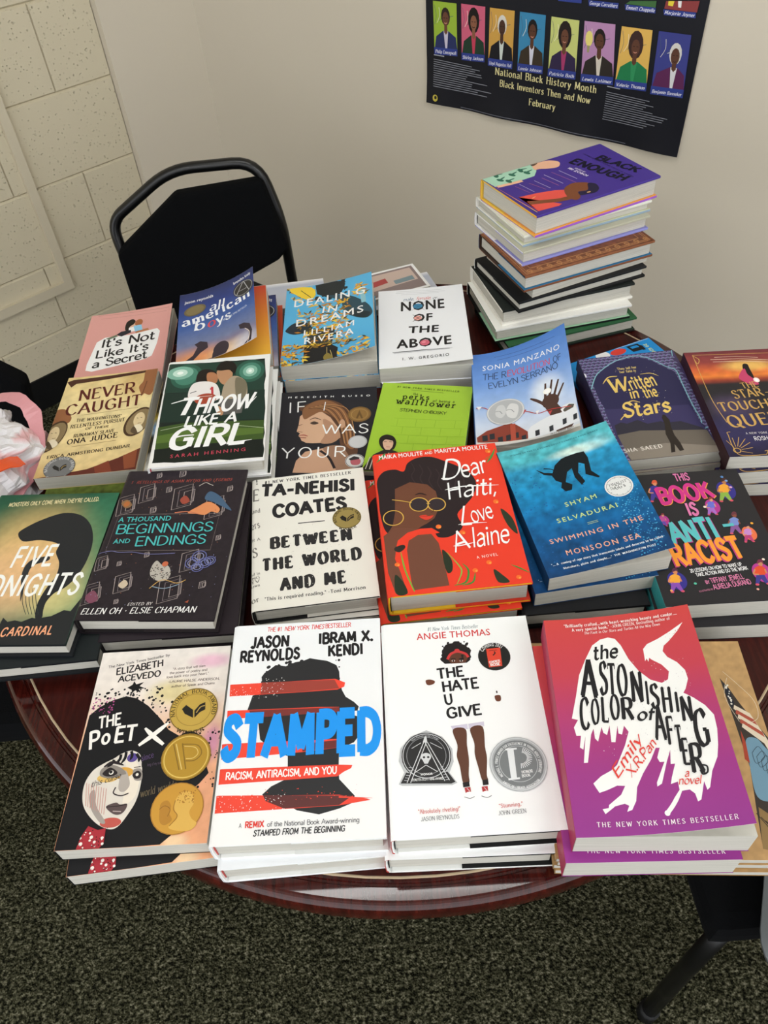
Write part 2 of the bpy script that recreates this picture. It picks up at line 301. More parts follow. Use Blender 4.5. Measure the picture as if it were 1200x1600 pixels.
def disc(x, y, rx, ry=None, n=14, rot=0):
    ry = ry or rx; c, s = math.cos(rot), math.sin(rot)
    return [(x+rx*math.cos(t)*c-ry*math.sin(t)*s, y+rx*math.cos(t)*s+ry*math.sin(t)*c) for t in (TAU*k/n for k in range(n))]
STYLES = {  # weight, nib angle, thin, serif length, slant
 's': (15, .3, .32, 9, 0), 'S': (21, .25, .3, 11, 0), 'si': (14, .35, .35, 7, .2), 'l': (9, .3, .5, 8, 0), 'k': (11, None, 1, 15, 0),
 'h': (13, .7, .7, 0, .06), 'H': (22, .7, .8, 0, .03), 'c': (11, .9, .35, 0, .28), 'C': (15, .9, .45, 0, .22), 'n': (8, None, 1, 0, 0), 'B': (23, None, 1, 0, 0), 'm': (16, None, 1, 0, 0), 'd': (16, .2, .25, 6, 0),
}
_glyph = {}
def stroke_glyph(ch, style, wt):
    if ch not in STROKES: ch = {'\u2014': '-', '\u201c': '"', '\u201d': '"', '\u00c9': 'E', '\u2019': "'", '\u2022': '*'}.get(ch, ch.upper() if ch.upper() in STROKES else ' ')
    key = (ch, style, wt)
    if key in _glyph: return _glyph[key]
    w, nib, thin, serif, slant = STYLES[style]; w *= wt
    adv, body = STROKES[ch].split(';'); V, Fc = [], []
    lay = [0]
    def put(v, f):
        n = len(V); V.extend((a, b, lay[0]) for a, b in v); Fc.extend(tuple(i+n for i in q) for q in f); lay[0] += 1
    for st in body.split('|'):
        if not st: continue
        if st[0] == '.':
            x, y = map(float, st[1:].split(',')); d = disc(x, y, w*.62, n=8); put(d, [tuple(range(8))]); continue
        sm = st[0] in '~@'; cl = st[0] == '@'
        p = [tuple(map(float, q.split(','))) for q in st.lstrip('~@').split()]
        line = spline(p, cl, 4) if sm else p
        put(*ribbon(line, w, nib, thin, caps=not serif))
        if serif and not cl:
            for e, o in ((line[0], line[1]), (line[-1], line[-2])):
                if abs(e[1]-o[1]) > abs(e[0]-o[0])*.8 and (e[1] < 1 or e[1] > 99 or abs(e[1]-64) < 1) and not (sm and ch in 'CGSJcsarfty'):
                    t = max(w*thin*.9, 3.4)
                    if e[1] < 1 or ch.isupper() or ch in 'vwxyu1': put(*ribbon([(e[0]-serif, e[1]), (e[0]+serif, e[1])], t, caps=False))
                    else: put(*ribbon([(e[0]-serif, e[1]-t), (e[0]+w*.3, e[1])], t, caps=False))
                elif abs(e[1]-o[1]) < 2 and ch in 'ETFLZ' and (e[1] > 99 or e[1] < 1) and abs(e[0]-8) > 1:
                    put(*ribbon([e, (e[0], e[1]-16 if e[1] > 50 else 16)], max(w*thin, 4), caps=False))
    if slant: V = [(x+slant*y, y, k) for x, y, k in V]
    _glyph[key] = ([(x/100, y/100, k) for x, y, k in V], Fc, float(adv)/100+(serif*.9+4+max(0, w-12)*.75)/100)
    return _glyph[key]
def type_glyph(ch, wt):
    """plain letters from the built-in typeface, wt fattens them"""
    key = (ch, 'b', wt)
    if key in _glyph: return _glyph[key]
    def ev(body):
        cu = bpy.data.curves.new('lettering', 'FONT'); cu.body = body; cu.resolution_u = 2; cu.offset = min(wt, 0); cu.size = 1
        o = bpy.data.objects.new('lettering', cu); bpy.context.scene.collection.objects.link(o)
        dg = bpy.context.evaluated_depsgraph_get(); me = o.evaluated_get(dg).to_mesh()
        v = [(p.co.x, p.co.y) for p in me.vertices]; f = [tuple(p.vertices) for p in me.polygons]
        o.evaluated_get(dg).to_mesh_clear(); bpy.data.objects.remove(o); bpy.data.curves.remove(cu)
        return v, f
    if '_cap' not in _glyph:
        v, _ = ev('H'); _glyph['_cap'] = max(p[1] for p in v)
    k = 1/_glyph['_cap']
    v, f = ev(ch) if ch != ' ' else ([], [])
    gv, gf = [(x*k, y*k, 0) for x, y in v], list(f)
    if wt > 0:                                   # bolder: a few overlapping copies, each a hair higher
        for j, (dx, dy) in enumerate(((1, 0), (-1, 0), (0, .7), (0, -.7))):
            n = len(gv); gv += [(x*k+dx*wt, y*k+dy*wt, j+1) for x, y in v]; gf += [tuple(i+n for i in q) for q in f]
    a, _ = ev('I'+ch+'I'); b, _ = ev('II')
    adv = (max(p[0] for p in a)-max(p[0] for p in b))*k
    _glyph[key] = (gv, gf, adv+max(wt, 0)*1.6)
    return _glyph[key]
def glyph(ch, style, wt):
    return type_glyph(ch, wt) if style == 'b' else stroke_glyph(ch, style, wt or 1)
def set_text(text, style='b', wt=0, track=0):
    """one line of letters, cap height 1: verts, faces, length"""
    V, Fc, x = [], [], 0
    for ch in text:
        gv, gf, adv = glyph(ch, style, wt); n = len(V)
        V += [(x+a, b, k) for a, b, k in gv]; Fc += [tuple(i+n for i in q) for q in gf]; x += adv+track
    return V, Fc, max(x-track, .01)

# ---------------------------------------------------------------- printed covers
def smooth(t): t = max(0., min(1., t)); return t*t*(3-2*t)
def ears(V):
    """triangles of a plain polygon by cutting ears"""
    n = len(V)
    if n < 3: return []
    cr = lambda a, b, c: (b[0]-a[0])*(c[1]-a[1])-(b[1]-a[1])*(c[0]-a[0])
    I = list(range(n))
    if sum(V[i][0]*V[(i+1) % n][1]-V[(i+1) % n][0]*V[i][1] for i in range(n)) < 0: I.reverse()
    out = []
    while len(I) > 3:
        best = None
        for k in range(len(I)):
            i, j, l = I[k-1], I[k], I[(k+1) % len(I)]; A, B_, D = V[i], V[j], V[l]; c = cr(A, B_, D)
            if c <= 1e-9: continue
            if not any(cr(A, B_, V[q]) > -1e-9 and cr(B_, D, V[q]) > -1e-9 and cr(D, A, V[q]) > -1e-9 for q in I if q not in (i, j, l)): best = k; break
        if best is None: best = min(range(len(I)), key=lambda k: abs(cr(V[I[k-1]], V[I[k]], V[I[(k+1) % len(I)]])))
        i, j, l = I[best-1], I[best], I[(best+1) % len(I)]
        if cr(V[i], V[j], V[l]) > 1e-9: out.append((i, j, l))
        I.pop(best)
    if cr(V[I[0]], V[I[1]], V[I[2]]) > 0: out.append(tuple(I))
    return out
class Sheet:
    """printed sheet: flat artwork in cm, laid on a surface; each layer lies a hair above the one below"""
    def __init__(s, w, l, surf, curved, cuts=()): s.cuts = cuts; s.w, s.l, s.surf, s.curved = w, l, surf, curved; s.parts = [['', [], [], []]]; s.k = 0; s.step = .002 if curved else .001
    def put(s, V, Fc, col, up=1):
        """V: (u, v) or (u, v, sublayer)"""
        if not Fc: return
        name, PV, PF, PC = s.parts[-1]
        if s.curved or (s.cuts and min(p[0] for p in V) < s.cuts[-1]):
            bm = bmesh.new(); vs_ = [bm.verts.new((p[0], p[1], p[2] if len(p) > 2 else 0)) for p in V]
            for q in Fc:
                try: bm.faces.new([vs_[i] for i in q])
                except ValueError: pass
            def cut(ax, x): bmesh.ops.bisect_plane(bm, geom=bm.verts[:]+bm.edges[:]+bm.faces[:], plane_co=(x, 0, 0) if ax == 0 else (0, x, 0), plane_no=(1, 0, 0) if ax == 0 else (0, 1, 0), dist=1e-5)
            for x in s.cuts: cut(0, x)
            for ax in ((0, 1) if s.curved else ()):
                lo = min(p[ax] for p in V); hi = max(p[ax] for p in V); x = math.ceil(lo/.45)*.45
                while x < hi: cut(ax, x); x += .45
            bm.verts.index_update(); V = [tuple(v.co) for v in bm.verts]; Fc = [tuple(v.index for v in f.verts) for f in bm.faces]; bm.free()
            if isinstance(col, list): col = [col[0]]*len(V)
        s.k += up; n = len(PV)
        for p in V:
            u = max(0.02, min(s.w-.02, p[0])); v = max(.02, min(s.l-.02, p[1]))
            x, y, z = s.surf(u, v); PV.append((x, y, z+s.k*s.step+(p[2]*.0003 if len(p) > 2 else 0)))
        c = col if isinstance(col, list) else [lin(col)]*len(V)
        PC.extend(c)
        for q in Fc: PF.append(tuple(i+n for i in q))
    def orient(s, V, q):
        a = sum(V[q[i]][0]*V[q[(i+1) % len(q)]][1]-V[q[(i+1) % len(q)]][0]*V[q[i]][1] for i in range(len(q)))
        return q if a > 0 else q[::-1]
    def poly(s, col, P):
        V = []
        for p in P:
            if not V or math.hypot(p[0]-V[-1][0], p[1]-V[-1][1]) > 1e-3: V.append(p)
        if len(V) > 1 and math.hypot(V[0][0]-V[-1][0], V[0][1]-V[-1][1]) < 1e-3: V.pop()
        s.put(V, ears(V), col)
    def clip(s, P):
        return [(max(0, min(s.w, x)), max(0, min(s.l, y))) for x, y in P]
    def draw(s, ops):
        grad, blobs, nz = None, [], None; ops = list(ops); i = 0
        while i < len(ops) and ops[i][0] in 'GBN':
            o = ops[i]
            if o[0] == 'G': grad = o[1:]
            elif o[0] == 'B': blobs.append(o[1:])
            else: nz = o[1:]
            i += 1
        plain = not blobs and not nz and len(set(c for _, c in grad)) == 1
        nu, nv = (1, 1) if plain else (int(s.w*5), int(s.l*5)) if (blobs or nz) else (1, 40)
        if s.curved: nu, nv = max(nu, int(s.w*3)), max(nv, int(s.l*3))
        V, C = [], []; st = [(t, lin(c)) for t, c in grad]; us = [s.w*a/nu for a in range(nu+1)]
        if s.cuts: us = [0]+list(s.cuts)+[x for x in us if x > s.cuts[-1]+.01]; nu = len(us)-1
        for b in range(nv+1):
            for a in range(nu+1):
                u, v = us[a], s.l*b/nv; t = 1-b/nv; c = st[-1][1]
                for (t0, c0), (t1, c1) in zip(st, st[1:]):
                    if t <= t1:
                        f = max(0, (t-t0)/(t1-t0)); c = tuple(p+(q-p)*f for p, q in zip(c0, c1)); break
                for bc, al, x, y, rx, ry, soft in blobs:
                    d = math.hypot((u-x)/rx, (v-y)/ry)
                    if d < 1+.6*soft:
                        f = al*smooth((1+.6*soft-d)/(1.2*soft)); k = lin(bc); c = tuple(p+(q-p)*f for p, q in zip(c, k))
                if nz:
                    f = 1+nz[0]*2*noise.fractal(Vector((u*nz[1], v*nz[1], 3.7)), 1, 2, 3); c = tuple(max(0, min(1, p*f)) for p in c[:3])+(1,)
                V.append((u, v)); C.append(c)
        name, PV, PF, PC = s.parts[-1]; n = len(PV)
        for (u, v), c in zip(V, C): PV.append(tuple(s.surf(u, v))); PC.append(c)
        for b in range(nv):
            for a in range(nu): k = n+b*(nu+1)+a; PF.append((k, k+1, k+nu+2, k+nu+1))
        for o in ops[i:]:
            k = o[0]
            if k == 'T':
                _, text, style, wt, col, u, v, ang, L, h, shear, track = o
                g, f, l = set_text(text, style, wt, track); sx = L/l; c, sn = math.cos(ang), math.sin(ang); W = []
                for x, y, q in g:
                    X, Y = x*sx+shear*y*h, y*h; W.append((u+X*c-Y*sn, v+X*sn+Y*c, q))
                s.put(W, f, col)
            elif k == 'A':
                _, text, style, wt, col, u, v, r, a0, a1, h = o
                W, Fc = [], []; _, _, tot = set_text(text, style, wt); x = 0; lo = a1 > a0
                for ch_ in text:
                    g, f, adv = glyph(ch_, style, wt); t = math.radians(a0+(a1-a0)*(x+adv/2)/tot); n = len(W); x += adv
                    k_ = abs(math.radians(a1-a0))*r/tot; rot = t+PI/2 if lo else t-PI/2; c, sn = math.cos(rot), math.sin(rot)
                    for gx, gy, q in g:
                        X, Y = (gx-adv/2)*k_, (gy-(1 if lo else 0))*h; W.append((u+r*math.cos(t)+X*c-Y*sn, v+r*math.sin(t)+X*sn+Y*c, q))
                    Fc += [tuple(j+n for j in q) for q in f]
                s.put(W, Fc, col)
            elif k == 'P':
                P = list(zip(o[3][::2], o[3][1::2])); s.poly(o[1], s.clip(spline(P, True, 5) if o[2] else P))
            elif k == 'L':
                P = list(zip(o[5][::2], o[5][1::2])); V, Fc = ribbon(spline(P, False, 6) if o[3] else P, o[2], taper=o[4]); s.put(V, [s.orient(V, q) for q in Fc], o[1])
            elif k == 'E': V = disc(*o[2:6], n=28, rot=o[6]); s.put(V, [tuple(range(28))], o[1])
            elif k == 'O': V, Fc = ribbon(disc(o[2], o[3], o[4], n=40)+[(o[2]+o[4], o[3])], o[5]); s.put(V, [s.orient(V, q) for q in Fc], o[1])
            elif k == 'S':
                q = random.Random(o[2]); V, Fc = [], []
                for j in range(o[3]):
                    n = len(V); V += [(*p, j % 7) for p in disc(q.uniform(o[4], o[6]), q.uniform(o[5], o[7]), q.uniform(o[8], o[9]), n=7)]; Fc.append(tuple(range(n, n+7)))
                s.put(V, Fc, o[1])
            elif k == 'F':                                     # a mass of yellow petals
                q = random.Random(o[1]); V, Fc, C = [], [], []
                for j in range(o[2]):
                    x, y, a, r = q.uniform(o[3], o[5]), q.uniform(o[4], o[6]), q.uniform(0, TAU), q.uniform(.34, .8); c = lin(q.choice(('e6bb38', 'efcb4a', 'd99a2c', 'c9852a', '8a6a24', '3a3a26')))
                    n = len(V); ca, sa = math.cos(a), math.sin(a)*.8; V += [(x-r*ca, y-r*sa, j % 9), (x+.33*r*sa, y-.33*r*ca, j % 9), (x+r*ca, y+r*sa, j % 9), (x-.33*r*sa, y+.33*r*ca, j % 9)]; Fc.append((n, n+1, n+2, n+3)); C += [c]*4
                for j in range(len(Fc)): s.put(V[4*j:4*j+4], [(0, 1, 2, 3)], C[4*j:4*j+4], 0 if j else 1)
            elif k == 'Y':                                     # lace border of scallops
                _, c1, c2, d = o; rows = int(s.l/d)
                for b in range(rows):
                    for a in range(int(s.w/d)):
                        x, y = (a+.5*(b % 2)+.2)*d, b*d+.1
                        if 2.2 < x < s.w-2.2 and y < s.l-3.5: continue
                        V, Fc = ribbon(spline([(x-.42*d, y), (x-.3*d, y+.4*d), (x, y+.55*d), (x+.3*d, y+.4*d), (x+.42*d, y)], False, 3), .085); s.put(V, Fc, c1, 0 if a or b else 1)
                        V, Fc = ribbon(spline([(x-.2*d, y+.1*d), (x, y+.3*d), (x+.2*d, y+.1*d)], False, 3), .06); s.put(V, Fc, c2, 0)
            elif k == 'K':
                s.parts.append([o[1], [], [], []]) if o[1] else s.parts.append(['', [], [], []])
class Ink:
    """a mesh whose colour is a point attribute called ink"""
    def __init__(s): s.V, s.F, s.C = [], [], []
    def add(s, V, Fc, col): n = len(s.V); s.V += [tuple(p) for p in V]; s.F += [tuple(i+n for i in q) for q in Fc]; s.C += col if isinstance(col, list) else [lin(col)]*len(V)
    def box(s, x0, y0, z0, x1, y1, z1, col):
        s.add([(x, y, z) for z in (z0, z1) for x, y in ((x0, y0), (x1, y0), (x1, y1), (x0, y1))], [(3, 2, 1, 0), (4, 5, 6, 7), (0, 1, 5, 4), (1, 2, 6, 5), (2, 3, 7, 6), (3, 0, 4, 7)], col)
    def build(s, name, mt, parent):
        me = bpy.data.meshes.new(name); me.from_pydata([(x*.01, y*.01, z*.01) for x, y, z in s.V], [], s.F); me.materials.append(mt)
        a = me.attributes.new('ink', 'FLOAT_COLOR', 'POINT'); a.data.foreach_set('color', [x for c in s.C for x in c]); return obj(name, me, parent)
def print_parts(sh, ink, root, first):
    """base artwork joins the cover mesh, stickers become parts of the book"""
    later = []
    for name, V, Fc, C in sh.parts:
        if not Fc: continue
        if name:
            k = Ink(); k.add(V, Fc, C); later.append((name, k))
        else: ink.add(V, Fc, C)
    ink.build(first, M_INK, root)
    for name, k in later: k.build(name, M_FOIL, root)
def pages(root, x0, y0, z0, x1, y1, z1):
    b = MB(); b.box(x0*.01, y0*.01, z0*.01, x1*.01, y1*.01, z1*.01, bev=.0006); return b.build('page_block', M_PAGE, root)
def paperback(name, art, w, l, t, spine, back, curl=(0, 0, 0), plain=None, pg=None):
    """paper cover of one sheet round a block of pages; curl = lift of the lower and upper free corner, and how far they draw in"""
    root = empty(name, (0, 0, 0)); cB, cT, du = curl; hw, hl = w/2, l/2; cv = cB or cT
    def surf(u, v):
        f = (u/w)**1.7; return (u-hw-du*(u/w)**2, v-hl, t+f*(cB+(cT-cB)*v/l))
    sh = Sheet(w, l, surf, bool(cv)); sh.draw(ART[art][2] if art else [('G', (0, plain), (1, plain))])
    ink = Ink(); nu, nv = (14, 14) if cv else (1, 1); th = .03
    U = [surf(w*a/nu, l*b/nv) for b in range(nv+1) for a in range(nu+1)]
    ink.add([(x, y, z-th) for x, y, z in U], [(b*(nu+1)+a, (b+1)*(nu+1)+a, (b+1)*(nu+1)+a+1, b*(nu+1)+a+1) for b in range(nv) for a in range(nu)], 'efeeea')
    edge = [(w*a/nu, 0) for a in range(nu+1)]+[(w, l*b/nv) for b in range(1, nv+1)]+[(w*a/nu, l) for a in range(nu-1, -1, -1)]
    V = [p for e in edge for p in (surf(*e), tuple(Vector(surf(*e))-Vector((0, 0, th))))]
    ink.add(V, [(2*i, 2*i+1, 2*i+3, 2*i+2) for i in range(len(edge)-1)], 'e6e3dc')
    pr = [(-hw+.0, t), (-hw-.03, t-.1), (-hw-.045, t*.5), (-hw-.03, .1), (-hw, 0)]
    ink.add([(x, y, z) for x, z in pr for y in (-hl, hl)]+[(x+th, y, z) for x, z in pr for y in (-hl, hl)], [(2*i, 2*i+1, 2*i+3, 2*i+2) for i in range(4)]+[(2*i, 2*i+2, 12+2*i-0, 10+2*i) for i in range(4)], spine)
    ink.box(-hw, -hl, 0, hw, hl, th, back)
    print_parts(sh, ink, root, 'cover'); pages(root, -hw+.05, -hl+.04, th, hw-.05, hl-.04, t-th-.002)
    return root
def hardback(name, art, w, l, t, spine, board, flap, back=None, plain=None, headband=None):
    """cloth boards round a rounded page block, wrapped in a dust jacket whose flaps fold inside"""
    root = empty(name, (0, 0, 0)); hw, hl = w/2, l/2; bt = .26; j = .035
    sh = Sheet(w, l, lambda u, v: (u-hw, v-hl, t), False, (.1, .2, .3, .45))
    ops = ART[art][2] if art else [('G', (0, plain), (1, plain))]
    sh.draw(ops)
    # the part of the sheet over the spine shoulder bends down
    def bend(p):
        x, y, z = p; d = (-hw+.45)-x
        return (x, y, z-.34*(d/.45)**2*.6) if d > 0 else p
    for part in sh.parts: part[1][:] = [bend(p) for p in part[1]]
    ink = Ink(); back = back or spine
    pr = [(hw-8, t-bt-2*j-.01), (hw+.0, t-bt-2*j-.01), (hw+.03, t-bt*.5), (hw, t-.001), (-hw+.45, t-.001), (-hw+.2, t-.08), (-hw+.0, t-.22), (-hw-.07, t*.5), (-hw, .22), (-hw+.2, .07), (-hw+.45, 0), (hw, 0), (hw+.03, bt*.5), (hw, bt+2*j+.01), (hw-8, bt+2*j+.01)]
    cols = [flap, plain or 'dddddd', plain or 'dddddd', plain or 'dddddd', spine, spine, spine, spine, spine, back, back, back, back, flap]
    for i in range(len(pr)-1):
        (x0, z0), (x1, z1) = pr[i], pr[i+1]; d = math.hypot(x1-x0, z1-z0); nx, nz = (z1-z0)/d*j, -(x1-x0)/d*j
        if i == 3: z0 -= .004; z1 -= .004
        nx, nz = -nx, -nz
        if i not in (0, 13): nx, nz = nx, nz
        V = [(x0, -hl, z0), (x1, -hl, z1), (x1, hl, z1), (x0, hl, z0), (x0+nx, -hl, z0+nz), (x1+nx, -hl, z1+nz), (x1+nx, hl, z1+nz), (x0+nx, hl, z0+nz)]
        ink.add(V, [(0, 1, 2, 3), (7, 6, 5, 4), (0, 4, 5, 1), (3, 2, 6, 7)], cols[i])
    print_parts(sh, ink, root, 'dust_jacket')
    k = Ink(); e = .06
    k.box(-hw+.5, -hl+e, t-j-bt, hw-.05, hl-e, t-j-.004, board); k.box(-hw+.5, -hl+e, j+.004, hw-.05, hl-e, j+bt, board)
    pr = [(-hw+.55, t-j-.06), (-hw+.22, t-.14), (-hw+.06, t-.3), (-hw-.01, t*.5), (-hw+.06, .3), (-hw+.22, .13), (-hw+.55, j+.06)]
    V = [(x, y, z) for x, z in pr for y in (-hl+e, hl-e)]+[(x+.16, y, z) for x, z in pr for y in (-hl+e, hl-e)]; n = len(pr)*2
    k.add(V, [(2*i, 2*i+1, 2*i+3, 2*i+2) for i in range(6)]+[(n+2*i, n+2*i+2, n+2*i+3, n+2*i+1) for i in range(6)]+[(2*i, 2*i+2, n+2*i+2, n+2*i) for i in range(6)]+[(2*i+1, n+2*i+1, n+2*i+3, 2*i+3) for i in range(6)], board)
    k.build('boards', M_INK, root)
    pages(root, -hw+.3, -hl+.36, j+bt+.075, hw-.38, hl-.36, t-j-bt-.075)
    if headband:
        h = Ink(); h.box(-hw+.12, -hl+.3, .35, -hw+.3, -hl+.42, t-.35, headband); h.build('headband', M_INK, root)
    return root

